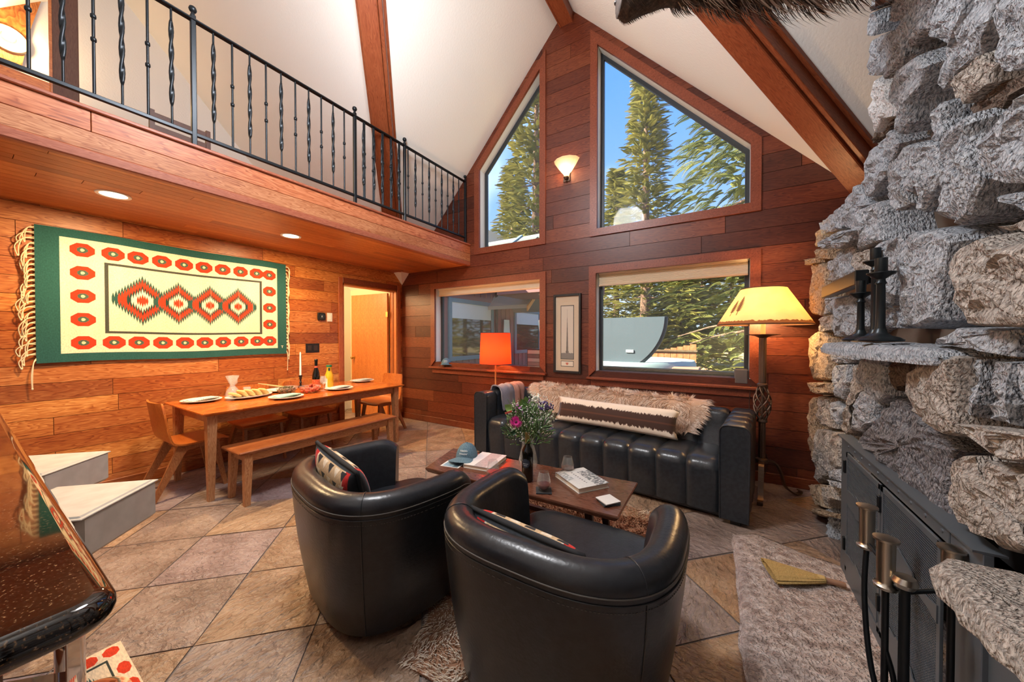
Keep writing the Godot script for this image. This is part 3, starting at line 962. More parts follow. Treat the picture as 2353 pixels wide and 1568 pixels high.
const STONES := [
[0.64,0,[-2.586,3.107,-2.459,3.043,-2.334,2.963,-2.347,3.006,-2.545,3.16]],
[0.64,0,[-2.586,3.104,-2.48,3.028,-2.488,2.967,-2.523,2.935,-2.587,2.991]],
[0.60,0,[-2.151,2.871,-1.933,2.688,-1.948,2.664,-2.006,2.643,-2.058,2.673,-2.146,2.743]],
[0.63,0,[-2.502,2.908,-2.205,2.744,-2.187,2.701,-2.234,2.666,-2.31,2.62,-2.408,2.66,-2.563,2.769,-2.553,2.899]],
[0.58,0,[-1.952,2.614,-1.923,2.595,-1.952,2.469,-1.996,2.453,-2.083,2.463,-2.115,2.498,-2.096,2.535]],
[0.60,0,[-1.928,2.684,-1.739,2.526,-1.776,2.492,-1.808,2.457,-1.918,2.477,-1.985,2.502,-2.012,2.532,-1.997,2.636]],
[0.57,0,[-1.677,2.434,-1.635,2.454,-1.506,2.347,-1.522,2.3,-1.55,2.277,-1.612,2.262,-1.641,2.291,-1.666,2.33,-1.713,2.383]],
[0.59,0,[-1.54,2.365,-1.428,2.271,-1.437,2.214,-1.473,2.189,-1.524,2.167,-1.611,2.179,-1.689,2.17,-1.701,2.2,-1.68,2.273,-1.599,2.305]],
[0.56,0,[-1.334,2.207,-1.205,2.1,-1.202,1.949,-1.256,1.972,-1.318,2.007,-1.322,2.022,-1.361,2.05,-1.369,2.082,-1.346,2.106,-1.348,2.173]],
[0.55,0,[-1.772,2.359,-1.706,2.279,-1.747,2.243,-1.797,2.212,-1.827,2.152,-1.867,2.13,-1.886,2.182,-1.915,2.257,-1.962,2.306,-1.984,2.388,-1.867,2.381]],
[0.62,1,[-1.827,2.266,-1.808,2.26,-1.797,2.221,-1.825,2.183,-1.862,2.144,-1.908,2.125,-1.901,2.154,-1.878,2.191]],
[0.60,1,[-1.505,2.163,-1.483,2.111,-1.494,2.069,-1.594,2.07,-1.653,2.121,-1.66,2.176,-1.617,2.185]],
[0.64,2,[-1.677,2.093,-1.602,2.103,-1.51,2.079,-1.411,2.041,-1.41,2.009,-1.523,2,-1.604,2.013,-1.67,2.066]],  # shaded underside, drawn as a dark brown stone
[0.54,0,[-1.187,1.909,-1.158,1.893,-1.153,1.686,-1.205,1.701,-1.255,1.721,-1.346,1.783,-1.367,1.829,-1.376,1.872,-1.327,1.886,-1.272,1.903]],
[0.62,3,[-2.463,2.675,-2.396,2.652,-2.26,2.539,-2.199,2.352,-2.337,2.413,-2.418,2.388,-2.472,2.543]],
[0.66,2,[-2.582,2.455,-2.488,2.467,-2.352,2.415,-2.291,2.365,-2.434,2.372,-2.58,2.403]],
[0.64,0,[-2.409,2.33,-2.313,2.33,-2.257,2.324,-2.202,2.232,-2.274,2.187,-2.342,2.179]],
[0.60,0,[-1.779,2.151,-1.729,2.158,-1.692,2.131,-1.691,2.078,-1.664,2.021,-1.7,1.998,-1.783,2.08]],
[0.58,0,[-1.616,1.997,-1.526,2.014,-1.507,1.984,-1.515,1.948,-1.49,1.882,-1.472,1.832,-1.462,1.802,-1.522,1.72,-1.581,1.709,-1.684,1.768,-1.68,1.823,-1.651,1.844,-1.664,1.898,-1.701,1.938,-1.71,1.999,-1.654,1.97]],
[0.62,0,[-2.548,2.242,-2.507,2.332,-2.41,2.327,-2.337,2.275,-2.276,2.148,-2.377,2.114,-2.484,2.094,-2.55,2.126]],
[0.56,0,[-1.99,2.082,-1.857,2.088,-1.647,1.989,-1.631,1.914,-1.789,1.884,-1.792,1.987,-1.714,1.981,-1.811,2.009,-1.806,1.852,-1.918,1.862,-1.965,1.899,-2.058,2.01]],
[0.56,0,[-1.701,1.975,-1.644,1.956,-1.624,1.899,-1.659,1.845,-1.696,1.826,-1.729,1.797,-1.758,1.819,-1.739,1.899]],
[0.62,0,[-2.667,2.23,-2.63,2.177,-2.512,2.067,-2.679,2.075,-2.749,2.002,-2.892,2.046,-2.911,2.189,-2.817,2.231]],
[0.58,0,[-2.254,2.005,-2.177,1.962,-2.162,1.876,-2.125,1.796,-2.402,1.825,-2.465,1.828,-2.554,1.962,-2.489,2.035,-2.35,2.017]],
[0.58,0,[-1.369,1.731,-1.265,1.702,-1.264,1.652,-1.315,1.686,-1.358,1.714]],
[0.58,1,[-1.374,1.655,-1.264,1.654,-1.263,1.615,-1.356,1.637]],
[0.52,1,[-1.444,1.588,-1.405,1.619,-1.317,1.624,-1.241,1.583,-1.126,1.563,-1.122,1.396,-1.172,1.397,-1.336,1.406,-1.39,1.434,-1.416,1.512]],
[0.56,0,[-1.831,1.755,-1.68,1.727,-1.586,1.687,-1.573,1.663,-1.589,1.604,-1.611,1.532,-1.62,1.431,-1.756,1.409,-1.871,1.411,-1.893,1.535,-1.916,1.663,-1.882,1.726]],
[0.58,0,[-2.208,1.802,-1.969,1.785,-1.958,1.732,-2.013,1.645,-2.02,1.547,-2.082,1.51,-2.162,1.516,-2.228,1.643,-2.22,1.762]],
[0.60,1,[-2.626,1.841,-2.351,1.811,-2.335,1.734,-2.346,1.677,-2.579,1.712,-2.646,1.79]],
[0.61,0,[-2.974,1.926,-2.704,1.96,-2.645,1.857,-2.717,1.814,-2.688,1.739,-2.99,1.74,-3.311,1.777,-3.258,1.9,-2.997,1.905]],
[0.55,0,[-3.204,2.04,-2.687,1.988,-2.422,1.922,-2.489,1.886,-2.704,1.891,-3.171,1.997]],
[0.64,0,[-3.629,2.286,-3.329,2.263,-3.352,2.137,-3.623,2.18]],
[0.63,0,[-3.26,2.249,-3.036,2.23,-3.054,2.084,-3.249,2.113]],
[0.64,0,[-3.076,2.251,-3.011,2.235,-3.013,2.085,-3.078,2.094]],
[0.62,4,[-3.931,1.807,-3.777,2.006,-3.433,1.9,-3.422,1.67,-3.548,1.539,-3.92,1.593]],
[0.64,4,[-3.824,2.118,-3.454,2.031,-3.469,1.962,-3.852,2.042]],
[0.60,4,[-4.013,2.07,-3.626,2.003,-3.639,1.97,-3.919,1.999]],
[0.66,4,[-3.927,2.278,-3.755,2.284,-3.734,2.146,-3.944,2.15]],
[0.63,1,[-3.591,1.528,-3.234,1.535,-3.202,1.423,-3.531,1.412]],
[0.60,0,[-3.059,1.636,-2.703,1.614,-2.503,1.487,-2.501,1.434,-2.674,1.38,-3.048,1.38,-3.079,1.514]],
[0.63,0,[-3.446,1.668,-3.083,1.648,-3.235,1.549,-3.427,1.545]],
[0.62,0,[-2.213,1.507,-2.089,1.507,-2.092,1.415,-2.222,1.417]],
[0.56,0,[-1.646,1.355,-1.551,1.401,-1.301,1.397,-1.292,1.373,-1.295,1.332,-1.473,1.347]],
[0.60,1,[-1.367,1.393,-1.294,1.392,-1.292,1.322,-1.365,1.327]],
[0.54,1,[-1.768,1.182,-1.731,1.257,-1.611,1.339,-1.458,1.322,-1.466,1.252,-1.468,1.11,-1.542,1.089,-1.653,1.111,-1.746,1.132]],
[0.58,0,[-1.512,1.314,-1.44,1.322,-1.433,1.259,-1.437,1.198,-1.461,1.16,-1.508,1.16,-1.492,1.245]],
[0.57,0,[-1.382,1.283,-1.349,1.323,-1.285,1.324,-1.286,1.222,-1.305,1.17,-1.376,1.168,-1.365,1.199,-1.337,1.216,-1.366,1.246]],
[0.58,0,[-1.287,1.321,-1.228,1.322,-1.225,1.196,-1.276,1.185]],
[0.59,0,[-2.509,1.215,-2.433,1.311,-2.143,1.321,-2.134,1.224,-2.116,1.128,-2.217,1.078,-2.388,1.114,-2.486,1.14]],
[0.62,2,[-2.225,1.315,-1.99,1.324,-1.922,1.312,-2.031,1.194,-2.128,1.142,-2.197,1.175]],
[0.60,5,[-2.046,1.131,-1.818,1.079,-1.682,1.058,-1.593,1.036,-1.636,1,-1.654,0.865,-1.63,0.803,-2.153,0.733,-2.601,0.801,-2.421,0.903,-2.222,1.03]],
[0.61,1,[-2.857,0.813,-2.625,1.231,-2.583,1.131,-2.516,1.101,-2.712,0.985,-2.669,0.849,-2.763,0.801]],
[0.59,0,[-2.599,0.974,-2.456,1.102,-2.282,1.104,-2.294,0.969,-2.456,0.885,-2.56,0.872]],
[0.62,0,[-3.142,1.185,-2.811,1.215,-2.801,1.107,-2.896,0.99,-3.009,0.985,-3.168,1.031]],
[0.62,0,[-3.189,0.902,-3.068,0.956,-2.921,0.932,-2.972,0.816,-3.126,0.822]],
[0.63,0,[-3.231,1.286,-2.756,1.309,-2.759,1.245,-2.861,1.216,-3.214,1.205]],
[0.58,1,[-1.575,0.9,-1.564,0.986,-1.517,1.045,-1.45,1.064,-1.425,1.018,-1.347,0.957,-1.295,0.945,-1.261,0.904,-1.352,0.856,-1.536,0.833]],
[0.55,1,[-1.345,1.064,-1.314,1.083,-1.172,1.099,-1.169,0.98,-1.219,0.972,-1.274,0.983,-1.301,1.007,-1.339,1.029]],
[0.52,1,[-1.368,1.156,-1.244,1.169,-1.11,1.185,-1.108,1.126,-1.279,1.098,-1.34,1.131]],
[0.62,4,[-3.951,1.372,-3.655,1.424,-3.386,1.411,-3.235,1.307,-3.267,1.076,-3.827,1.013]],
[0.58,4,[-3.697,1.003,-3.029,1.075,-3.026,1.012,-3.396,0.95,-3.624,0.95]],
[0.63,1,[-3.582,0.916,-3.23,0.949,-3.22,0.742,-3.659,0.68]],
[0.62,1,[-3.616,0.647,-3.257,0.711,-3.209,0.428,-3.577,0.224,-3.723,0.335]],
[0.65,4,[-4.113,0.822,-3.823,0.866,-3.853,0.3,-4.045,0.377]],
[0.64,1,[-3.327,0.701,-3.054,0.748,-3.027,0.531,-3.245,0.438,-3.307,0.578]],
[0.61,4,[-3.821,0.118,-3.387,0.283,-3.302,0.143,-3.529,0.067]],
[0.58,4,[-3.51,0.047,-3.09,0.202,-3.089,0.169,-3.419,0.034]],
[0.60,1,[-3.315,0.27,-3.05,0.403,-2.984,0.329,-3.163,0.208]],
[0.60,0,[-3.093,0.477,-2.838,0.577,-2.835,0.497,-3.091,0.423]],
[0.58,0,[-3.039,0.432,-2.766,0.506,-2.754,0.48,-2.924,0.429]],
[0.63,0,[-3.321,0.131,-3.169,0.204,-3.145,-0.037,-3.242,0.003]]]

# ---------------------------------------------------------------- fireplace
func stone_mats() -> void:
	var ramps := [
		[rgb(88, 92, 98), rgb(164, 170, 178), rgb(206, 212, 218)],
		[rgb(104, 96, 90), rgb(168, 160, 152), rgb(208, 202, 194)],
		[rgb(60, 50, 44), rgb(100, 86, 76), rgb(140, 124, 112)],  # dark brown, partly standing for shade on stone undersides
		[rgb(190, 190, 190), rgb(220, 222, 224), rgb(236, 238, 240)],
		[rgb(122, 98, 78), rgb(176, 152, 126), rgb(206, 188, 164)],  # left stones by the lamp: its orange light mixed into their colour
		[rgb(58, 58, 62), rgb(112, 112, 118), rgb(166, 168, 172)]]
	var hm := noise_tex(91, 0.035, [[0.0, Color.BLACK], [0.38, Color(0.45, 0.45, 0.45)], [0.5, Color(0.8, 0.8, 0.8)], [1.0, Color.WHITE]], 5, FastNoiseLite.TYPE_SIMPLEX_SMOOTH, 1024)
	M.rock_height = hm
	M.rock = []
	for i in 6:
		var t := noise_tex(60 + i, 0.05, [[0.22, ramps[i][0]], [0.42, ramps[i][1]], [0.8, ramps[i][2]]], 5)
		var m := mat(Color.WHITE, 0.85, 0.0, 0.3)
		m.albedo_texture = t
		m.heightmap_enabled = true
		m.heightmap_texture = hm
		m.heightmap_scale = 1.3
		m.uv1_triplanar = true
		m.uv1_world_triplanar = true
		m.uv1_scale = Vector3(2.6, 1.5, 3.2)
		m.uv1_offset = Vector3(i * 0.17, i * 0.29, i * 0.41)
		M.rock.append(m)

# a rough stone: outline in a plane (origin O, axes U and V, outward N), front pushed out, sides back to depth
func add_stone(st: SurfaceTool, poly: PackedVector2Array, O: Vector3, U: Vector3, V: Vector3, N: Vector3, depth: float, nz: FastNoiseLite, amp := 0.014, step := 0.035) -> void:
	var pl := poly
	if Geometry2D.is_polygon_clockwise(pl):
		pl = pl.duplicate()
		pl.reverse()
	var c := Vector2.ZERO
	for p in pl:
		c += p / pl.size()
	var bd := PackedVector2Array()
	for i in pl.size():
		var a := pl[i]
		var b := pl[(i + 1) % pl.size()]
		var n: int = maxi(1, int(a.distance_to(b) / step))
		for k in n:
			var q := a.lerp(b, float(k) / n)
			if k > 0:
				q += Vector2(nz.get_noise_2d(q.x * 900, q.y * 900), nz.get_noise_2d(q.y * 900 + 77, q.x * 900)) * step * 0.35
			bd.append(q)
	var rings := [[1.0, -depth, 0.0], [1.03, -depth * 0.5, 0.6], [1.0, -0.030, 0.7], [0.975, -0.010, 0.8], [0.93, 0.0, 1.0], [0.78, 0.004, 1.2], [0.6, 0.006, 1.2], [0.4, 0.008, 1.2], [0.2, 0.008, 1.2]]
	var n2 := bd.size()
	var pts := []
	for r in rings:
		var row := PackedVector3Array()
		for i in n2:
			var q: Vector2 = c + (bd[i] - c) * r[0]
			var h: float = r[1] + r[2] * amp * (nz.get_noise_3d(q.x * 260 + O.x * 999, q.y * 260, r[1] * 300) * 1.6 + nz.get_noise_2d(q.x * 700, q.y * 700))
			row.append(O + U * q.x + V * q.y + N * h)
		pts.append(row)
	for k in pts.size() - 1:
		for i in n2:
			var j := (i + 1) % n2
			quad(st, pts[k][i], pts[k][j], pts[k + 1][j], pts[k + 1][i])
	var top := O + U * c.x + V * c.y + N * (0.008 + amp * nz.get_noise_2d(c.x * 700, c.y * 700))
	var L: PackedVector3Array = pts[pts.size() - 1]
	for i in n2:
		tri(st, L[i], L[(i + 1) % n2], top)

func build_fireplace() -> void:
	stone_mats()
	var nz := FastNoiseLite.new()
	nz.seed = 12
	nz.frequency = 0.035
	nz.fractal_octaves = 3
	var fp := struct("wall_fireplace")
	fp.set_meta("label", "rough grey stone fireplace and chimney wall")
	var U := Vector3(0, 0, 1)
	var V := Vector3.UP
	var N := Vector3(-1, 0, 0)
	# mortar core with the firebox left open
	var core := pv([-4.05, 0, -0.2, 0, -0.2, 4.6, -2.35, 4.6, -2.42, 2.4, -2.75, 2.14, -3.3, 2.12, -4.05, 2.0])
	var hole := rect(-2.58, 0.04, -1.50, 0.72)
	var hole2 := rect(-3.02, 0.05, -2.72, 0.50)
	var mort := mat(rgb(96, 84, 74), 0.95)
	part(fp, "mortar_core", backing(core, [hole, hole2], Vector3(0.95, 0, 0), U, V, 0.21, -0.28), mort)
	var soot := mat(rgb(26, 24, 23), 0.9)
	part(fp, "firebox", backing(rect(-2.7, 0.0, -1.4, 0.8), [rect(-2.58, 0.04, -1.50, 0.72)], Vector3(0.98, 0, 0), U, V, 0.28, -0.24), soot)
	part(fp, "firebox_back", span(Vector3(1.22, 0, -3.2), Vector3(1.28, 0.9, -1.3)), soot)
	part(fp, "niche_dark_panel", span(Vector3(0.80, 0.05, -3.02), Vector3(0.82, 0.50, -2.72)), M.black)  # black panel stands for the darkness inside the opening
	for s in STONES:
		var poly := pv(s[2])
		var st := begin(true)
		add_stone(st, poly, Vector3(s[0], 0, 0), U, V, N, 0.84 - s[0], nz)
		part(fp, "stone", done(st), M.rock[s[1]])
	# stones nearer than the frame, so that the wall goes on past the edge of the picture
	var r := RandomNumberGenerator.new()
	r.seed = 3
	for i in 5:
		for j in 8:
			var z0 := -1.1 + i * 0.34
			var y0 := 0.05 + j * 0.40 + (0.2 if i % 2 else 0.0)
			if y0 > 3.2:
				continue
			var q := PackedVector2Array()
			for w in [[0, 0], [0.5, -0.03], [1, 0], [1.03, 0.5], [1, 1], [0.5, 1.04], [0, 1], [-0.03, 0.5]]:
				q.append(Vector2(z0 + w[0] * 0.30 + r.randf_range(-0.02, 0.02), y0 + w[1] * 0.35 + r.randf_range(-0.02, 0.02)))
			var st := begin(false)
			add_stone(st, q, Vector3(0.62, 0, 0), U, V, N, 0.2, nz, 0.014, 0.06)
			part(fp, "stone", done(st), M.rock[[0, 1, 0, 5][r.randi() % 4]])
	# upper chimney, hidden from the frame above the animal head
	for i in 4:
		for j in 4:
			var z0 := -2.3 + i * 0.42
			var y0 := 3.2 + j * 0.36
			var st := begin(false)
			add_stone(st, rect(z0, y0, z0 + 0.38, y0 + 0.33), Vector3(0.62, 0, 0), U, V, N, 0.2, nz, 0.014, 0.08)
			part(fp, "stone", done(st), M.rock[(i + j) % 2])
	# stone ledges
	var st := begin(false)
	add_stone(st, pv([0.44, 2.46, 0.50, 2.50, 0.72, 2.40, 0.72, 1.45, 0.52, 1.50, 0.45, 1.75, 0.43, 2.2]), Vector3(0, 1.345, 0), Vector3(1, 0, 0), Vector3(0, 0, -1), Vector3.UP, 0.05, nz, 0.004, 0.04)
	part(fp, "ledge_stone", done(st), M.rock[0])
	st = begin(false)
	add_stone(st, pv([0.43, 1.24, 0.47, 1.30, 0.62, 1.27, 0.80, 1.20, 0.80, 0.5, 0.47, 0.55, 0.45, 0.9, 0.42, 1.1]), Vector3(0, 0.84, 0), Vector3(1, 0, 0), Vector3(0, 0, -1), Vector3.UP, 0.06, nz, 0.005, 0.04)
	part(fp, "ledge_stone", done(st), M.rock[1])
	# raised hearth slab
	var hs := struct("hearth")
	hs.set_meta("label", "thick rough hearth slab of pinkish grey stone on the slate floor")
	var hm := mat(Color.WHITE, 0.8)
	hm.albedo_texture = noise_tex(71, 0.02, [[0.2, rgb(142, 124, 116)], [0.5, rgb(184, 168, 160)], [0.8, rgb(208, 196, 190)]], 5)
	hm.heightmap_enabled = true
	hm.heightmap_texture = M.rock_height
	hm.heightmap_scale = 1.2
	tripl(hm, Vector3(1.6, 1.6, 1.6))
	hm.uv1_world_triplanar = true
	st = begin(false)
	add_stone(st, pv([0.055, 2.78, 0.19, 2.87, 0.45, 2.75, 0.66, 2.72, 0.9, 2.7, 0.9, 0.3, 0.10, 0.3, 0.09, 1.0, 0.085, 1.6, 0.065, 1.85, 0.072, 2.13, 0.06, 2.5]), Vector3(0, 0.05, 0), Vector3(1, 0, 0), Vector3(0, 0, -1), Vector3.UP, 0.055, nz, 0.005, 0.05)
	part(hs, "hearth_slab", done(st), hm)
	# metal damper bar let into the wall
	var db := thing("iron_bar", "dark iron bar sticking out of the stone wall above the candlesticks", "bar", Vector3(0.62, 1.66, -2.3))
	part(db, "bar", span(Vector3(-0.10, -0.035, -0.62), Vector3(-0.05, 0.035, 0.05), 0.004), M.iron)
	part(db, "bracket", span(Vector3(-0.06, -0.02, -0.1), Vector3(0.20, 0.02, -0.05)), M.iron)

func build_fire_screen() -> void:
	var steel := mat(rgb(92, 100, 108), 0.4, 0.25)
	var o := thing("fire_screen", "flat steel fireplace screen with riveted frame, mesh doors and wavy straps", "fire screen", Vector3(0.585, 0.055, -2.05))
	var H := 0.76
	# side plates and rails; local z from -0.63 to 0.65
	part(o, "side_plate", span(Vector3(-0.012, 0, -0.63), Vector3(0.008, H, -0.50), 0.002), steel)
	part(o, "side_plate", span(Vector3(-0.012, 0, 0.49), Vector3(0.008, H, 0.65), 0.002), steel)
	part(o, "top_rail", span(Vector3(-0.016, H - 0.055, -0.52), Vector3(0.006, H, 0.50), 0.002), steel)
	part(o, "bottom_rail", span(Vector3(-0.016, 0, -0.52), Vector3(0.006, 0.05, 0.50), 0.002), steel)
	part(o, "top_flange", span(Vector3(-0.03, H, -0.63), Vector3(0.03, H + 0.006, 0.65)), steel)
	part(o, "wing", span(Vector3(0.0, 0, 0.60), Vector3(0.012, H - 0.03, 0.95), 0.002), steel)
	var rv := begin(false)
	add_lathe(rv, [Vector2(0.007, 0), Vector2(0.006, 0.003), Vector2(0.0, 0.005)], Vector3.ZERO, 8, Basis(Vector3(0, 0, 1), PI / 2))
	var rivet := done(rv)
	for i in 10:
		part(o, "rivet", rivet, steel, T(Vector3(-0.016, H - 0.028, -0.48 + i * 0.105)))
	for s in [[-0.49, -0.005], [0.005, 0.48]]:
		var d := part(o, "screen_door", span(Vector3(-0.024, 0.06, s[0]), Vector3(-0.016, H - 0.06, s[0] + 0.022), 0.001), steel)
		part(d, "door_stile", span(Vector3(-0.024, 0.06, s[1] - 0.022), Vector3(-0.016, H - 0.06, s[1]), 0.001), steel)
		part(d, "door_rail", span(Vector3(-0.024, H - 0.085, s[0]), Vector3(-0.016, H - 0.06, s[1]), 0.001), steel)
		part(d, "door_rail", span(Vector3(-0.024, 0.06, s[0]), Vector3(-0.016, 0.085, s[1]), 0.001), steel)
		# wire mesh
		var st := begin()
		var z: float = s[0] + 0.02
		while z < s[1] - 0.018:
			add_box(st, Vector3(-0.019, H * 0.5, z), Vector3(0.0016, H - 0.14, 0.0022))
			z += 0.0085
		var y := 0.08
		while y < H - 0.075:
			add_box(st, Vector3(-0.0205, y, (s[0] + s[1]) * 0.5), Vector3(0.0016, 0.0022, s[1] - s[0] - 0.03))
			y += 0.0085
		part(d, "wire_mesh", done(st), steel)
		for yy in [H * 0.62, 0.13]:
			var poly := PackedVector2Array()
			var n := 30
			var L: float = s[1] - s[0] - 0.02
			for k in n + 1:
				var u := float(k) / n
				poly.append(Vector2(s[0] + 0.01 + u * L, yy + 0.028 + 0.016 * sin(u * PI * 2.0) + (0.016 if u > 0.35 and u < 0.65 else 0.0)))
			for k in n + 1:
				var u := 1.0 - float(k) / n
				poly.append(Vector2(s[0] + 0.01 + u * L, yy - 0.028 - 0.016 * sin(u * PI * 2.0) - (0.016 if u > 0.35 and u < 0.65 else 0.0)))
			part(d, "wavy_strap", prism(poly, Vector3(-0.024, 0, 0), Vector3(0, 0, 1), Vector3.UP, 0.0, 0.004), steel)
		for yy in [0.62, 0.2]:
			part(d, "hinge", span(Vector3(-0.034, yy - 0.035, s[0] - 0.012), Vector3(-0.014, yy + 0.035, s[0] + 0.008), 0.003), M.iron)
	part(o, "latch", span(Vector3(-0.03, 0.36, -0.02), Vector3(-0.022, 0.44, 0.02), 0.003), M.iron)

func build_fire_tools() -> void:
	var nickel := mat(rgb(190, 184, 172), 0.28, 1.0)
	var o := thing("fire_tool_stand", "iron fireplace tool stand with four arms and nickel ball top", "tool stand", Vector3(0.44, 0.055, -1.42))
	part(o, "pole", tube([Vector3(0, 0.0, 0), Vector3(0, 0.62, 0)], 0.012, 10), M.iron)
	part(o, "base", lathe([Vector2(0, 0), Vector2(0.11, 0), Vector2(0.11, 0.012), Vector2(0.03, 0.02), Vector2(0.015, 0.05), Vector2(0, 0.05)], 24), M.iron)
	part(o, "ball_top", lathe([Vector2(0, 0.61), Vector2(0.02, 0.61), Vector2(0.028, 0.625), Vector2(0.022, 0.64), Vector2(0, 0.646)], 18), nickel)
	var tools := [
		[Vector3(-0.01, 0, -0.27), "poker", "iron fireplace poker with nickel handle, curved shaft, nearest the fire screen's middle"],
		[Vector3(-0.03, 0, -0.03), "tongs", "iron fireplace tongs with nickel handle hanging at the middle of the tool stand"],
		[Vector3(0.11, 0, -0.06), "shovel", "iron fireplace shovel with nickel handle on the right of the tool stand"]]
	for t in tools:
		var p: Vector3 = t[0]
		part(o, "arm", tube([Vector3(0, 0.595, 0), Vector3(p.x * 0.6, 0.602, p.z * 0.6), Vector3(p.x * 0.93, 0.60, p.z * 0.93)], 0.006, 8), M.iron)
		var w := thing(t[1], t[2], "fire tool", Vector3(0.44, 0.055, -1.42) + p)
		w.set_meta("group", "tools on the fireplace stand")
		part(w, "handle", lathe([Vector2(0, 0.58), Vector2(0.026, 0.58), Vector2(0.028, 0.588), Vector2(0.021, 0.594), Vector2(0.020, 0.60), Vector2(0.021, 0.71), Vector2(0.021, 0.718), Vector2(0.029, 0.722), Vector2(0.029, 0.728), Vector2(0, 0.734)], 20), nickel)
		if t[1] == "poker":
			part(w, "shaft", tube(curve([Vector3(0, 0.59, 0), Vector3(-0.012, 0.42, 0.03), Vector3(-0.01, 0.22, 0.10), Vector3(0.02, 0.05, 0.20)], 6), 0.008, 8), M.iron)
		else:
			part(w, "shaft", tube([Vector3(0, 0.59, 0), Vector3(0, 0.16, 0)], 0.0085, 8), M.iron)
		if t[1] == "shovel":
			part(w, "pan", prism(pv([-0.06, 0.02, 0.06, 0.02, 0.06, 0.13, 0.035, 0.17, -0.035, 0.17, -0.06, 0.13]), Vector3(0, 0, 0), Vector3(0.7, 0, 0.7), Vector3.UP, -0.002, 0.002), M.iron)
		if t[1] == "tongs":
			part(w, "jaw", tube(curve([Vector3(0, 0.40, 0), Vector3(0.02, 0.28, 0.012), Vector3(0.012, 0.06, 0.01)], 6), 0.007, 8), M.iron)
	var br := thing("hearth_brush", "straw hearth broom lying on the stone hearth", "broom", Vector3(0.545, 0.065, -2.44), 0.0)
	var straw := mat(Color.WHITE, 0.9)
	straw.albedo_texture = noise_tex(31, 0.05, [[0.2, rgb(120, 96, 52)], [0.6, rgb(186, 156, 96)], [0.85, rgb(212, 186, 128)]], 3)
	tripl(straw, Vector3(4, 4, 24), false)
	var f := func(u: float, v: float) -> Vector3:
		var ang := TAU * u
		var w := lerpf(0.018, 0.105, pow(v, 0.8))
		var L := v * 0.25
		var ridge := 1.0 + 0.08 * sin(ang * 14.0)
		return Vector3(-0.08 - L + 0.03 * cos(ang) * v, 0.012 + sin(ang) * lerpf(0.014, 0.018, v) * ridge, cos(ang) * w * ridge * (1.0 if v < 0.999 else 0.98) + v * 0.06)
	var bm := begin(false)
	add_skin(bm, 64, 10, f, true)
	part(br, "bristles", done(bm), straw)
	part(br, "handle", tube([Vector3(-0.10, 0.012, 0.0), Vector3(0.0, 0.012, -0.005)], 0.014, 10), mat(rgb(150, 112, 88), 0.6))
	part(br, "binding", tube([Vector3(-0.115, 0.013, 0.001), Vector3(-0.085, 0.013, 0.0)], 0.019, 12), mat(rgb(196, 168, 110), 0.8))

func build_candlesticks() -> void:
	var mt := mat(rgb(40, 46, 50), 0.35, 0.6)
	var hs := [[Vector3(0.52, 1.362, -2.16), 0.27, "shortest of the three black candlesticks on the stone ledge, on the left"], [Vector3(0.55, 1.362, -2.10), 0.40, "tallest black candlestick on the stone ledge, behind the other two"], [Vector3(0.50, 1.362, -1.85), 0.315, "black candlestick in front on the right of the stone ledge"]]
	for h in hs:
		var k: float = h[1]
		var o := thing("candlestick", h[2], "candlestick", h[0], 0.0, "black candlesticks on the stone ledge")
		part(o, "foot", lathe([Vector2(0, 0), Vector2(0.062, 0), Vector2(0.064, 0.006), Vector2(0.05, 0.016), Vector2(0.03, 0.022), Vector2(0.02, 0.034), Vector2(0.015, 0.05)], 24), mt)
		part(o, "stem", lathe([Vector2(0.016, 0.045), Vector2(0.014, 0.06), Vector2(0.0125, k - 0.10), Vector2(0.017, k - 0.095), Vector2(0.013, k - 0.088), Vector2(0.012, k - 0.075)], 16), mt)
		part(o, "drip_pan", lathe([Vector2(0.012, k - 0.08), Vector2(0.024, k - 0.07), Vector2(0.04, k - 0.058), Vector2(0.04, k - 0.054), Vector2(0.018, k - 0.052)], 24), mt)
		part(o, "cup", lathe([Vector2(0.016, k - 0.055), Vector2(0.018, k - 0.05), Vector2(0.018, k), Vector2(0.014, k), Vector2(0.014, k - 0.03), Vector2(0, k - 0.03)], 16), mt)

# thin sheet with thickness th along its normal
func add_sheet(st: SurfaceTool, nu: int, nv: int, f: Callable, th: float, uv := false) -> void:
	var e := 0.002
	var nrm := func(u: float, v: float) -> Vector3:
		var a: Vector3 = f.call(minf(u + e, 1.0), v) - f.call(maxf(u - e, 0.0), v)
		var b: Vector3 = f.call(u, minf(v + e, 1.0)) - f.call(u, maxf(v - e, 0.0))
		return a.cross(b).normalized()
	var top := func(u: float, v: float) -> Vector3:
		return f.call(u, v) + nrm.call(u, v) * th * 0.5
	var bot := func(u: float, v: float) -> Vector3:
		return f.call(u, v) - nrm.call(u, v) * th * 0.5
	st.set_smooth_group(0)
	add_skin(st, nu, nv, top, false, uv)
	add_skin(st, nu, nv, bot, true, uv)
	st.set_smooth_group(2)
	for k in 2:
		for i in nu:
			var u0 := float(i) / nu
			var u1 := float(i + 1) / nu
			var v := float(k)
			if k == 0:
				quad(st, bot.call(u0, v), bot.call(u1, v), top.call(u1, v), top.call(u0, v))
			else:
				quad(st, top.call(u0, v), top.call(u1, v), bot.call(u1, v), bot.call(u0, v))
		for j in nv:
			var v0 := float(j) / nv
			var v1 := float(j + 1) / nv
			var u := float(k)
			if k == 0:
				quad(st, top.call(u, v0), top.call(u, v1), bot.call(u, v1), bot.call(u, v0))
			else:
				quad(st, bot.call(u, v0), bot.call(u, v1), top.call(u, v1), top.call(u, v0))

func sheet(nu: int, nv: int, f: Callable, th: float, uv := false) -> ArrayMesh:
	var st := begin(false)
	add_sheet(st, nu, nv, f, th, uv)
	return done(st)

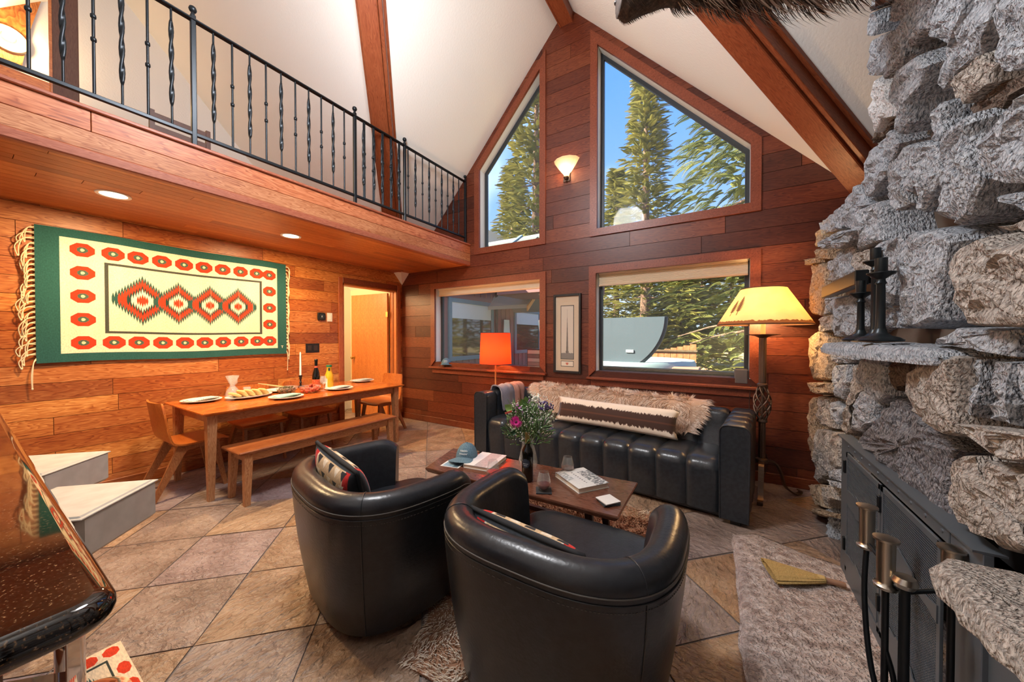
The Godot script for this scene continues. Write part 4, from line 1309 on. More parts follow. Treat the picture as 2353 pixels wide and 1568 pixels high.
# tapered square bar from a to b
func add_bar(st: SurfaceTool, a: Vector3, b: Vector3, wa: Vector2, wb: Vector2, xdir := Vector3.RIGHT) -> void:
	var d := (b - a).normalized()
	var x := (xdir - d * xdir.dot(d)).normalized()
	var y := d.cross(x)
	var A := []
	var B := []
	for s in [[-1, -1], [1, -1], [1, 1], [-1, 1]]:
		A.append(a + x * s[0] * wa.x * 0.5 + y * s[1] * wa.y * 0.5)
		B.append(b + x * s[0] * wb.x * 0.5 + y * s[1] * wb.y * 0.5)
	for i in 4:
		var j := (i + 1) % 4
		quad(st, A[i], A[j], B[j], B[i])
	quad(st, A[3], A[2], A[1], A[0])
	quad(st, B[0], B[1], B[2], B[3])

func bar(a: Vector3, b: Vector3, wa: Vector2, wb: Vector2, xdir := Vector3.RIGHT) -> ArrayMesh:
	var st := begin()
	add_bar(st, a, b, wa, wb, xdir)
	return done(st)

# ---------------------------------------------------------------- dining corner
func make_dining_chair(label: String, at: Vector3, turn: float) -> Node3D:
	var o := thing("dining_chair", label, "chair", at, turn, "moulded plywood dining chairs")
	var prof := curve([Vector3(-0.265, 0.82, 0), Vector3(-0.235, 0.66, 0), Vector3(-0.205, 0.53, 0), Vector3(-0.165, 0.462, 0), Vector3(-0.06, 0.445, 0), Vector3(0.10, 0.452, 0), Vector3(0.19, 0.445, 0), Vector3(0.22, 0.425, 0)], 5)
	var f := func(u: float, v: float) -> Vector3:
		var k := v * (prof.size() - 1)
		var i := mini(int(k), prof.size() - 2)
		var p: Vector3 = prof[i].lerp(prof[i + 1], k - i)
		var s := u * 2.0 - 1.0
		var w := 0.215 + 0.01 * sin(v * PI)
		if v < 0.12:
			w *= 0.90 + 0.10 * sqrt(v / 0.12)
		if v > 0.93:
			w *= 1.0 - 0.5 * pow((v - 0.93) / 0.07, 2.0)
		var bow := 0.03 * (s * s) * clampf(1.0 - v * 2.2, 0.0, 1.0)
		return Vector3(-s * w, p.y, p.x + bow)
	part(o, "shell_seat", sheet(12, 36, f, 0.014), M.chair_wood)
	for sx in [-1.0, 1.0]:
		part(o, "front_leg", bar(Vector3(sx * 0.17, 0.425, 0.12), Vector3(sx * 0.19, 0.0, 0.19), Vector2(0.05, 0.028), Vector2(0.028, 0.022), Vector3(0, 0, 1)), M.chair_leg)
		part(o, "rear_leg", bar(Vector3(sx * 0.17, 0.425, -0.10), Vector3(sx * 0.20, 0.0, -0.30), Vector2(0.075, 0.028), Vector2(0.03, 0.022), Vector3(0, 0, 1)), M.chair_leg)
		part(o, "side_rail", bar(Vector3(sx * 0.17, 0.415, -0.13), Vector3(sx * 0.17, 0.42, 0.15), Vector2(0.028, 0.045), Vector2(0.028, 0.04)), M.chair_leg)
	part(o, "cross_rail", bar(Vector3(-0.17, 0.41, -0.10), Vector3(0.17, 0.41, -0.10), Vector2(0.03, 0.04), Vector2(0.03, 0.04), Vector3(0, 0, 1)), M.chair_leg)
	return o

func plate_mesh(r: float) -> ArrayMesh:
	return lathe([Vector2(0, 0), Vector2(r * 0.55, 0), Vector2(r * 0.62, 0.004), Vector2(r, 0.020), Vector2(r * 1.005, 0.023), Vector2(r * 0.985, 0.024), Vector2(r * 0.66, 0.009), Vector2(r * 0.6, 0.007), Vector2(0, 0.007)], 40)

func build_dining() -> void:
	M.chair_wood = wood(M.grain_b, rgb(206, 128, 60), Vector3(3.5, 0.6, 3.5), Vector3.ZERO, 0.35, false)
	M.chair_leg = wood(M.grain_b, rgb(168, 118, 76), Vector3(3, 1, 3), Vector3.ZERO, 0.4, false)
	var top := wood(M.grain_a, rgb(210, 132, 70), Vector3(2.2, 2.2, 0.35), Vector3.ZERO, 0.22)
	var leg := wood(M.grain_b, rgb(190, 150, 112), Vector3(3, 0.5, 3), Vector3.ZERO, 0.38)
	var legz := wood(M.grain_b, rgb(190, 150, 112), Vector3(3, 3, 0.5), Vector3.ZERO, 0.38)
	var x0 := -4.56
	var x1 := -3.585
	var z0 := -1.06
	var z1 := -3.12
	var t := thing("dining_table", "long wooden dining table set with plates beside the plank wall", "table", Vector3((x0 + x1) / 2, 0, (z0 + z1) / 2))
	var hx := (x1 - x0) / 2
	var hz := (z0 - z1) / 2
	var st := begin()
	var a := [Vector3(-hx, 0.75, hz), Vector3(hx, 0.75, hz), Vector3(hx, 0.75, -hz), Vector3(-hx, 0.75, -hz)]
	var b := []
	var c := []
	for p in a:
		b.append(p + Vector3(0, -0.010, 0))
		c.append(Vector3(p.x - signf(p.x) * 0.035, 0.722, p.z - signf(p.z) * 0.035))
	quad(st, a[0], a[1], a[2], a[3])
	quad(st, c[3], c[2], c[1], c[0])
	for i in 4:
		var j := (i + 1) % 4
		quad(st, b[i], b[j], a[j], a[i])
		quad(st, c[i], c[j], b[j], b[i])
	part(t, "table_top", done(st), top)
	for sx in [-1.0, 1.0]:
		for sz in [-1.0, 1.0]:
			var lx: float = sx * (hx - 0.095)
			var lz: float = sz * (hz - 0.08)
			part(t, "leg", bar(Vector3(lx, 0.722, lz), Vector3(lx + sx * 0.012, 0.0, lz + sz * 0.01), Vector2(0.075, 0.07), Vector2(0.042, 0.04)), leg)
		part(t, "apron", span(Vector3(sx * (hx - 0.10) - 0.011, 0.645, -hz + 0.11), Vector3(sx * (hx - 0.10) + 0.011, 0.722, -0.30), 0.0), legz)
		part(t, "apron", span(Vector3(sx * (hx - 0.10) - 0.011, 0.645, -0.297), Vector3(sx * (hx - 0.10) + 0.011, 0.722, hz - 0.11), 0.0), legz)
		part(t, "end_apron", span(Vector3(-hx + 0.12, 0.645, sx * (hz - 0.09) - 0.011), Vector3(hx - 0.12, 0.722, sx * (hz - 0.09) + 0.011), 0.0), leg)
	# bench
	var bt := wood(M.grain_a, rgb(150, 104, 72), Vector3(3, 3, 0.4), Vector3.ZERO, 0.35)
	var bn := thing("dining_bench", "long backless wooden bench along the near side of the dining table", "bench", Vector3(-3.455, 0, -1.965))
	part(bn, "seat_plank", box(Vector3(0.36, 0.026, 1.55), 0.008, Vector3(0, 0.437, 0)), bt)
	for sz in [-1.0, 1.0]:
		for sx in [-1.0, 1.0]:
			part(bn, "leg", bar(Vector3(sx * 0.13, 0.424, sz * 0.70), Vector3(sx * 0.145, 0, sz * 0.715), Vector2(0.06, 0.06), Vector2(0.04, 0.04)), leg)
		part(bn, "apron", span(Vector3(sz * 0.13 - 0.011, 0.355, -0.67), Vector3(sz * 0.13 + 0.011, 0.424, 0.67)), legz)
		part(bn, "end_apron", span(Vector3(-0.11, 0.355, sz * 0.70 - 0.011), Vector3(0.11, 0.424, sz * 0.70 + 0.011)), leg)
	# chairs
	make_dining_chair("moulded plywood chair at the near end of the dining table, facing the door", Vector3(-4.18, 0, -1.15), PI)
	make_dining_chair("moulded plywood chair at the far end of the dining table by the door", Vector3(-4.28, 0, -3.27), 0.0)
	make_dining_chair("moulded plywood chair against the plank wall, behind the bread platter", Vector3(-4.44, 0, -1.79), PI / 2)
	make_dining_chair("moulded plywood chair against the plank wall, behind the white candle", Vector3(-4.44, 0, -2.36), PI / 2)
	# plates and napkins
	var china := mat(rgb(236, 234, 228), 0.15)
	var rim := mat(rgb(60, 62, 64), 0.4)
	var cloth := mat(Color.WHITE, 0.85)
	cloth.albedo_texture = noise_tex(15, 0.03, [[0.3, rgb(206, 214, 206)], [0.5, rgb(228, 232, 226)], [0.62, rgb(64, 96, 92)], [0.7, rgb(220, 226, 220)]], 2)
	tripl(cloth, Vector3(3, 3, 3), false)
	var mint := mat(Color.WHITE, 0.85)
	mint.albedo_texture = noise_tex(16, 0.03, [[0.3, rgb(150, 196, 180)], [0.6, rgb(176, 214, 200)], [0.75, rgb(112, 160, 150)]], 2)
	tripl(mint, Vector3(4, 4, 4), false)
	var pm := plate_mesh(0.155)
	var spots := [[Vector3(-4.32, 0, -1.27), "white china plate at the near left end of the dining table", cloth, 0.35, "striped white napkin folded on the plate at the near end of the table"],
		[Vector3(-3.83, 0, -1.80), "white china plate in front of the salad bowls", mint, 0.25, "mint green napkin folded on the plate before the salad bowls"],
		[Vector3(-3.93, 0, -2.43), "white china plate beside the juice bottle", cloth, 0.25, "pale striped napkin folded on the plate beside the juice bottle"],
		[Vector3(-4.33, 0, -3.02), "white china plate at the far end of the table near the door", cloth, 0.2, "pale striped napkin folded on the plate nearest the door"],
		[Vector3(-4.37, 0, -1.98), "white china plate on the wall side behind the bread", cloth, 0.4, "pale striped napkin folded on the plate behind the bread"]]
	for s in spots:
		var p: Vector3 = s[0] + Vector3(0, 0.7505, 0)
		var pl := thing("dinner_plate", s[1], "plate", p, 0.0, "plates on the dining table")
		part(pl, "dish", pm, china)
		part(pl, "rim_line", lathe([Vector2(0.128, 0.0185), Vector2(0.132, 0.0195)], 40), rim)
		var nf := func(u: float, v: float) -> Vector3:
			return Vector3((u - 0.5) * 0.11, 0.030 + 0.004 * sin(u * 9.0) * sin(v * 5.0) - 0.006 * absf(v - 0.5), (v - 0.5) * 0.25)
		var nk := solo("napkin", s[4], "napkin", sheet(10, 12, nf, 0.010), s[2], p, s[3], "napkins on the plates")
	# platter with bread
	var pt := thing("bread_platter", "oval white platter of sliced bread on the dining table", "platter", Vector3(-4.20, 0.7505, -1.62), 0.25)
	part(pt, "dish", plate_mesh(0.15), china, T(Vector3.ZERO, Vector3.ZERO, Vector3(1.0, 1.1, 1.45)))
	var crumb := mat(Color.WHITE, 0.9)
	crumb.albedo_texture = noise_tex(17, 0.06, [[0.2, rgb(172, 122, 60)], [0.5, rgb(222, 184, 122)], [0.8, rgb(240, 214, 160)]], 4)
	tripl(crumb, Vector3(5, 5, 5), false)
	for i in 5:
		var bs := begin(false)
		add_cushion(bs, Vector3.ZERO, Vector3(0.12, 0.085, 0.026), 0.5, 18, 10)
		var sl := solo("bread_slice", ["bread slice lying lowest at the left end of the platter", "second bread slice from the left on the platter", "bread slice in the middle of the platter", "fourth bread slice on the platter, toward the salad", "bread slice at the right end of the platter"][i], "bread", done(bs), crumb, Vector3(-4.20 + (i - 2) * 0.014, 0.7505 + 0.044 + (0.004 if i else -0.004), -1.62 - (i - 2) * 0.058), 0.25, "bread slices on the platter")
		sl.rotation = Vector3(deg_to_rad(38 if i else 62), 0.25, 0)
	# salad bowls
	var bowlglass := glass(0.10, Color(0.95, 0.97, 0.97))
	var bp := [Vector2(0, 0), Vector2(0.045, 0), Vector2(0.08, 0.02), Vector2(0.105, 0.06), Vector2(0.108, 0.075), Vector2(0.105, 0.075), Vector2(0.10, 0.058), Vector2(0.075, 0.022), Vector2(0, 0.006)]
	var bowls := [[Vector3(-4.13, 0.7505, -1.95), "glass bowl of dark green salad", rgb(62, 62, 34), rgb(104, 88, 52), "salad leaves", "tangle of dark green salad leaves in the left glass bowl"], [Vector3(-3.98, 0.7505, -2.12), "glass bowl of red tomatoes", rgb(176, 58, 34), rgb(212, 104, 66), "tomato pieces", "pile of red tomato pieces in the right glass bowl"]]
	for bi in 2:
		var bw: Array = bowls[bi]
		var bo := thing("salad_bowl", bw[1], "bowl", bw[0], 0.0, "glass salad bowls")
		part(bo, "bowl", lathe(bp, 32), bowlglass)
		var r := RandomNumberGenerator.new()
		r.seed = 50 + bi
		var sf := begin(false)
		for k in 70:
			var an := r.randf() * TAU
			var rr := sqrt(r.randf()) * 0.085
			var yy := 0.02 + r.randf() * 0.075 * (1.0 - rr / 0.16)
			add_cushion(sf, Vector3(cos(an) * rr, yy, sin(an) * rr), Vector3(0.045, 0.018 if bi == 0 else 0.03, 0.024) * r.randf_range(0.7, 1.1), 0.8, 8, 5, Basis.from_euler(Vector3(r.randf() * 2, r.randf() * 6, r.randf() * 2)))
		var fm := mat(Color.WHITE, 0.5)
		fm.albedo_texture = noise_tex(52 + bi, 0.05, [[0.3, bw[2]], [0.7, bw[3]]], 3)
		tripl(fm, Vector3(9, 9, 9), false)
		var so := solo("salad", bw[5], "salad", done(sf), fm, bw[0])
		so.set_meta("kind", "stuff")
	solo("wooden_spoon", "thin wooden serving spoon sticking out of the salad bowl", "spoon", tube([Vector3(0, 0, 0), Vector3(-0.13, 0.055, 0.20)], func(t): return lerpf(0.012, 0.005, minf(t * 3.0, 1.0)), 8), mat(rgb(196, 156, 104), 0.6), Vector3(-4.15, 0.82, -1.93))
	# glass coffee maker
	var cm := thing("glass_coffee_maker", "hourglass shaped clear glass coffee carafe on the dining table", "carafe", Vector3(-4.44, 0.7505, -1.56))
	part(cm, "body", lathe([Vector2(0, 0), Vector2(0.065, 0.0), Vector2(0.068, 0.01), Vector2(0.05, 0.07), Vector2(0.022, 0.11), Vector2(0.022, 0.12), Vector2(0.062, 0.215), Vector2(0.059, 0.215), Vector2(0.019, 0.12), Vector2(0.019, 0.11), Vector2(0.047, 0.068), Vector2(0.062, 0.01), Vector2(0, 0.004)], 32), glass(0.16))
	var hp := []
	for i in 13:
		var an := -PI * 0.5 + PI * i / 12.0
		hp.append(Vector3(0.03 + 0.03 * cos(an), 0.155 + 0.035 * sin(an), 0))
	part(cm, "handle", tube(hp, 0.006, 8), glass(0.2), T(Vector3.ZERO, Vector3(0, 120, 0)))
	var tg := [Vector2(0, 0), Vector2(0.03, 0), Vector2(0.034, 0.09), Vector2(0.032, 0.09), Vector2(0.028, 0.006), Vector2(0, 0.006)]
	solo("water_glass", "clear water glass beside the glass coffee carafe", "glass", lathe(tg, 24), glass(0.16), Vector3(-4.36, 0.7505, -1.66))
	solo("water_glass", "clear glass in front of the dark sparkling wine bottle", "glass", lathe([Vector2(0, 0), Vector2(0.032, 0), Vector2(0.032, 0.003), Vector2(0.004, 0.008), Vector2(0.004, 0.07), Vector2(0.034, 0.10), Vector2(0.036, 0.14), Vector2(0.028, 0.17), Vector2(0.026, 0.17), Vector2(0.034, 0.14), Vector2(0.032, 0.102), Vector2(0, 0.075)], 24), glass(0.14), Vector3(-3.98, 0.7505, -2.27))
	# candle
	var cs := thing("table_candlestick", "black turned candlestick with a white taper on the dining table", "candlestick", Vector3(-4.50, 0.7505, -2.28))
	part(cs, "stick", lathe([Vector2(0, 0), Vector2(0.04, 0), Vector2(0.04, 0.008), Vector2(0.012, 0.02), Vector2(0.010, 0.05), Vector2(0.016, 0.06), Vector2(0.009, 0.07), Vector2(0.010, 0.10), Vector2(0.018, 0.115), Vector2(0.012, 0.12), Vector2(0.019, 0.135), Vector2(0.019, 0.15), Vector2(0, 0.15)], 20), M.black)
	part(cs, "candle", lathe([Vector2(0.0125, 0.145), Vector2(0.0085, 0.425), Vector2(0.003, 0.44), Vector2(0, 0.44)], 14), mat(rgb(240, 238, 230), 0.4))
	part(cs, "wick", tube([Vector3(0, 0.435, 0), Vector3(0.001, 0.447, 0)], 0.0012, 5), M.black)
	# sparkling wine
	var wb := thing("sparkling_wine_bottle", "dark sparkling wine bottle with black foil and orange red label", "bottle", Vector3(-4.13, 0.7505, -2.27))
	part(wb, "bottle", lathe([Vector2(0, 0.004), Vector2(0.036, 0), Vector2(0.042, 0.006), Vector2(0.042, 0.16), Vector2(0.036, 0.20), Vector2(0.02, 0.255), Vector2(0.0155, 0.275), Vector2(0.0155, 0.30)], 28), mat(rgb(20, 18, 14), 0.06))
	part(wb, "foil", lathe([Vector2(0.0165, 0.285), Vector2(0.0165, 0.335), Vector2(0.0185, 0.34), Vector2(0.0185, 0.357), Vector2(0.014, 0.362), Vector2(0, 0.362)], 20), mat(rgb(34, 36, 34), 0.3, 0.6))
	part(wb, "neck_label", lathe([Vector2(0.0205, 0.262), Vector2(0.0172, 0.282)], 20), mat(rgb(206, 84, 58), 0.5))
	var lab := mat(Color.WHITE, 0.5)
	lab.albedo_texture = noise_tex(18, 0.03, [[0.3, rgb(196, 58, 34)], [0.55, rgb(226, 96, 50)], [0.75, rgb(236, 150, 90)]], 2)
	tripl(lab, Vector3(6, 6, 6), false)
	part(wb, "label", lathe([Vector2(0.0424, 0.045), Vector2(0.0424, 0.125)], 28), lab)
	# juice
	var jb := thing("juice_bottle", "orange juice carafe bottle with green cap on the dining table", "bottle", Vector3(-4.10, 0.7505, -2.41))
	part(jb, "bottle", lathe([Vector2(0, 0), Vector2(0.044, 0), Vector2(0.048, 0.01), Vector2(0.048, 0.13), Vector2(0.046, 0.16), Vector2(0.028, 0.215), Vector2(0.025, 0.24), Vector2(0.028, 0.25), Vector2(0.028, 0.262), Vector2(0, 0.262)], 28), mat(rgb(244, 176, 44), 0.15))
	part(jb, "cap", lathe([Vector2(0.031, 0.262), Vector2(0.032, 0.282), Vector2(0.03, 0.285), Vector2(0, 0.285)], 24), mat(rgb(34, 106, 70), 0.4))
	part(jb, "label", label_mesh(0.0484, 0.02, 0.125, 2.0), juice_label(), T(Vector3.ZERO, Vector3(0, -20, 0)))
	part(jb, "tag", box(Vector3(0.022, 0.035, 0.004), 0.002, Vector3(0, 0.235, 0.03)), mat(rgb(40, 60, 50), 0.5), T(Vector3.ZERO, Vector3(0, 60, 0)))

func label_mesh(r: float, y0: float, y1: float, arc: float) -> ArrayMesh:
	return skin(20, 2, func(u: float, v: float) -> Vector3:
		var a := (u - 0.5) * arc
		return Vector3(r * sin(a), lerpf(y0, y1, v), r * cos(a)), false, true)

func juice_label() -> StandardMaterial3D:
	var im := Image.create(128, 128, false, Image.FORMAT_RGB8)
	im.fill(rgb(244, 240, 226))
	for y in 128:
		for x in 128:
			var d := Vector2(x - 64, y - 40).length()
			if d < 26:
				im.set_pixel(x, y, rgb(226, 130, 40).lerp(rgb(196, 96, 30), d / 26.0))
			if d < 20 and absi(x - y - 24) < 3:
				im.set_pixel(x, y, rgb(250, 200, 120))
			if absf(x - 64) < 34 and y > 78 and y < 108 and (int(x / 7) + int(y / 9)) % 2 == 0:
				im.set_pixel(x, y, rgb(96, 128, 196))
	var m := mat(Color.WHITE, 0.3)
	m.albedo_texture = ImageTexture.create_from_image(im)
	return m

# ---------------------------------------------------------------- tapestry, plates on the wall, bar
func oct(im: Image, cx: int, cy: int, rx: float, ry: float, c: Color) -> void:
	for y in range(int(cy - ry), int(cy + ry) + 1):
		var t := absf(y - cy) / ry
		var w := rx if t < 0.42 else rx * (1.0 - (t - 0.42) / 0.58 * 0.55)
		im.fill_rect(Rect2i(int(cx - w), y, int(w * 2), 1), c)

# diamond made of upright pointed teeth, as woven
func saw_diamond(im: Image, cx: int, cy: int, rx: float, ry: float, tooth: float, c: Color) -> void:
	var n := int(rx / tooth)
	for k in range(-n, n + 1):
		var x := cx + k * tooth
		var h := ry * (1.0 - absf(k) / float(n + 1))
		for s in [-1, 1]:
			for j in int(h + tooth * 2.2):
				var left := (h + tooth * 2.2 - j) / (tooth * 2.2)
				var w := tooth * clampf(left, 0.0, 1.0)
				im.fill_rect(Rect2i(int(x - w * 0.5), cy + s * j, maxi(1, int(w)), 1), c)

func motif(im: Image, cx: int, cy: int, k: float) -> void:
	var g := rgb(50, 84, 80)
	var red := rgb(206, 62, 40)
	var cream := rgb(232, 218, 194)
	saw_diamond(im, cx, cy, 118 * k, 118 * k, 11 * k, g)
	saw_diamond(im, cx, cy, 98 * k, 98 * k, 11 * k, red)
	saw_diamond(im, cx, cy, 64 * k, 64 * k, 11 * k, rgb(66, 44, 38))
	saw_diamond(im, cx, cy, 56 * k, 58 * k, 11 * k, g.darkened(0.2))
	saw_diamond(im, cx, cy, 46 * k, 46 * k, 10 * k, cream)
	saw_diamond(im, cx, cy, 18 * k, 18 * k, 9 * k, red)

func weave(im: Image, sd: int) -> void:
	var nz := seamless(sd, 0.08, 3)
	var nx := seamless(sd + 1, 0.01, 2)
	var w := im.get_width()
	for y in im.get_height():
		for x in w:
			var k := 0.86 + 0.22 * nz[(y * 512 + (x * 2) % 512) % 262144] / 255.0 * (0.9 if x % 2 else 1.0) + 0.06 * nx[((y / 4) % 512) * 512 + x % 512] / 255.0
			var c := im.get_pixel(x, y)
			im.set_pixel(x, y, Color(minf(c.r * k, 1), minf(c.g * k, 1), minf(c.b * k, 1)))

func tapestry_image() -> ImageTexture:
	var W := 1100
	var H := 660
	var im := Image.create(W, H, false, Image.FORMAT_RGB8)
	var teal := rgb(44, 88, 86)
	var cream := rgb(232, 216, 190)
	im.fill(teal)
	im.fill_rect(Rect2i(72, 42, W - 132, H - 84), cream)
	im.fill_rect(Rect2i(216, 146, 726, 372), rgb(70, 74, 70))
	im.fill_rect(Rect2i(230, 158, 698, 348), rgb(226, 212, 188))
	var red := rgb(204, 62, 40)
	var xs := [144, 248, 340, 436, 532, 626, 720, 818, 912, 990]
	for x in xs:
		for y in [96, 566]:
			oct(im, x, y, 41, 33, red)
			oct(im, x, y, 18, 14, rgb(74, 94, 84))
			oct(im, x, y, 7, 7, rgb(224, 206, 168))
	for y in [212, 330, 448]:
		for x in [144, 990]:
			oct(im, x, y, 41, 33, red)
			oct(im, x, y, 18, 14, rgb(74, 94, 84))
			oct(im, x, y, 7, 7, rgb(224, 206, 168))
	for i in 4:
		motif(im, 356 + i * 149, 332, 0.92 if i else 1.0)
	im.fill_rect(Rect2i(1062, 600, 16, 3), cream)
	im.fill_rect(Rect2i(1068, 600, 4, 18), cream)
	weave(im, 70)
	return ImageTexture.create_from_image(im)

func build_wall_things() -> void:
	var tp := thing("tapestry", "woven wall tapestry with red and green serrated diamonds and teal border", "tapestry", Vector3(XL + 0.012, 1.165, -0.355))
	var tm := mat(Color.WHITE, 0.95, 0.0, 0.2)
	tm.albedo_texture = tapestry_image()
	tm.rim_enabled = true
	tm.rim = 0.2
	var f := func(u: float, v: float) -> Vector3:
		var wav := 0.010 * sin(u * 13.0 + v * 2.0) * v * (1.0 - v * 0.4) + 0.006 * sin(u * 31.0) * (1.0 - v)
		return Vector3(0.022 + wav * 0.6, 1.11 * (1.0 - v) + 0.006 * sin(u * 9.0), -u * 1.848)
	var st := begin(false)
	add_sheet(st, 60, 16, func(u: float, v: float) -> Vector3: return f.call(u, v), 0.006, true)
	part(tp, "woven_panel", done(st), tm)
	var cord := mat(rgb(226, 208, 176), 0.95)
	var r := RandomNumberGenerator.new()
	r.seed = 8
	for side in 2:
		for i in 26:
			var y := 1.09 - i * 0.042
			var L := r.randf_range(0.10, 0.17)
			var s := 1.0 if side == 0 else -1.0
			var z := 0.0 if side == 0 else -1.848
			var dx := r.randf_range(0.01, 0.03)
			var sw := s * r.randf_range(0.035, 0.075) if side == 0 else s * r.randf_range(0.008, 0.028)
			var fs := begin(false)
			var base := Vector3(0.022, y, z)
			if i == 25:
				L = 0.24
				sw *= 0.3
			for k in 2:
				add_tube(fs, curve([base + Vector3(0, -0.012 * k, 0), base + Vector3(dx, -L * 0.15, sw * 0.7), base + Vector3(dx, -L * 0.55, sw * (1.0 + 0.25 * k)), base + Vector3(dx * 0.6, -L, sw * (1.0 + 0.1 * k))], 4), 0.0035, 5)
			add_cushion(fs, base + Vector3(dx * 0.6, -L, sw * 1.05), Vector3(0.012, 0.018, 0.012), 0.9, 8, 5)
			part(tp, "fringe_tassel", done(fs), cord)
	# thermostat, switch, socket plate
	var th := thing("thermostat", "black square thermostat on the plank wall left of the door", "thermostat", Vector3(XL + 0.012, 1.655, -2.652))
	var ts := begin(false)
	add_cushion(ts, Vector3(0.012, 0, 0), Vector3(0.026, 0.105, 0.105), 0.3, 28, 12)
	part(th, "body", done(ts), M.black)
	var td := begin(false)
	add_lathe(td, [Vector2(0, 0.003), Vector2(0.035, 0.003), Vector2(0.037, 0.0)], Vector3(0.024, 0, 0), 24, Basis(Vector3(0, 0, 1), -PI / 2))
	part(th, "display", done(td), mat(rgb(40, 42, 44), 0.15))
	part(th, "digit", span(Vector3(0.0275, -0.012, -0.004), Vector3(0.0282, 0.012, 0.004)), mat(rgb(210, 214, 214), 0.5))
	var sw := thing("light_switch", "white switch plate beside the black thermostat", "switch", Vector3(XL + 0.012, 1.65, -2.773))
	part(sw, "plate", box(Vector3(0.006, 0.12, 0.075), 0.002, Vector3(0.003, 0, 0)), M.white)
	part(sw, "rocker", box(Vector3(0.006, 0.066, 0.033), 0.002, Vector3(0.007, 0, 0)), mat(rgb(244, 242, 238), 0.3))
	var so := thing("socket_plate", "dark double socket plate low on the plank wall above the table", "socket", Vector3(XL + 0.012, 1.228, -2.536))
	part(so, "plate", box(Vector3(0.006, 0.12, 0.18), 0.002, Vector3(0.003, 0, 0)), M.black)
	for k in 2:
		part(so, "outlet", box(Vector3(0.004, 0.07, 0.05), 0.003, Vector3(0.007, 0, -0.04 + k * 0.08)), mat(rgb(46, 40, 38), 0.4))

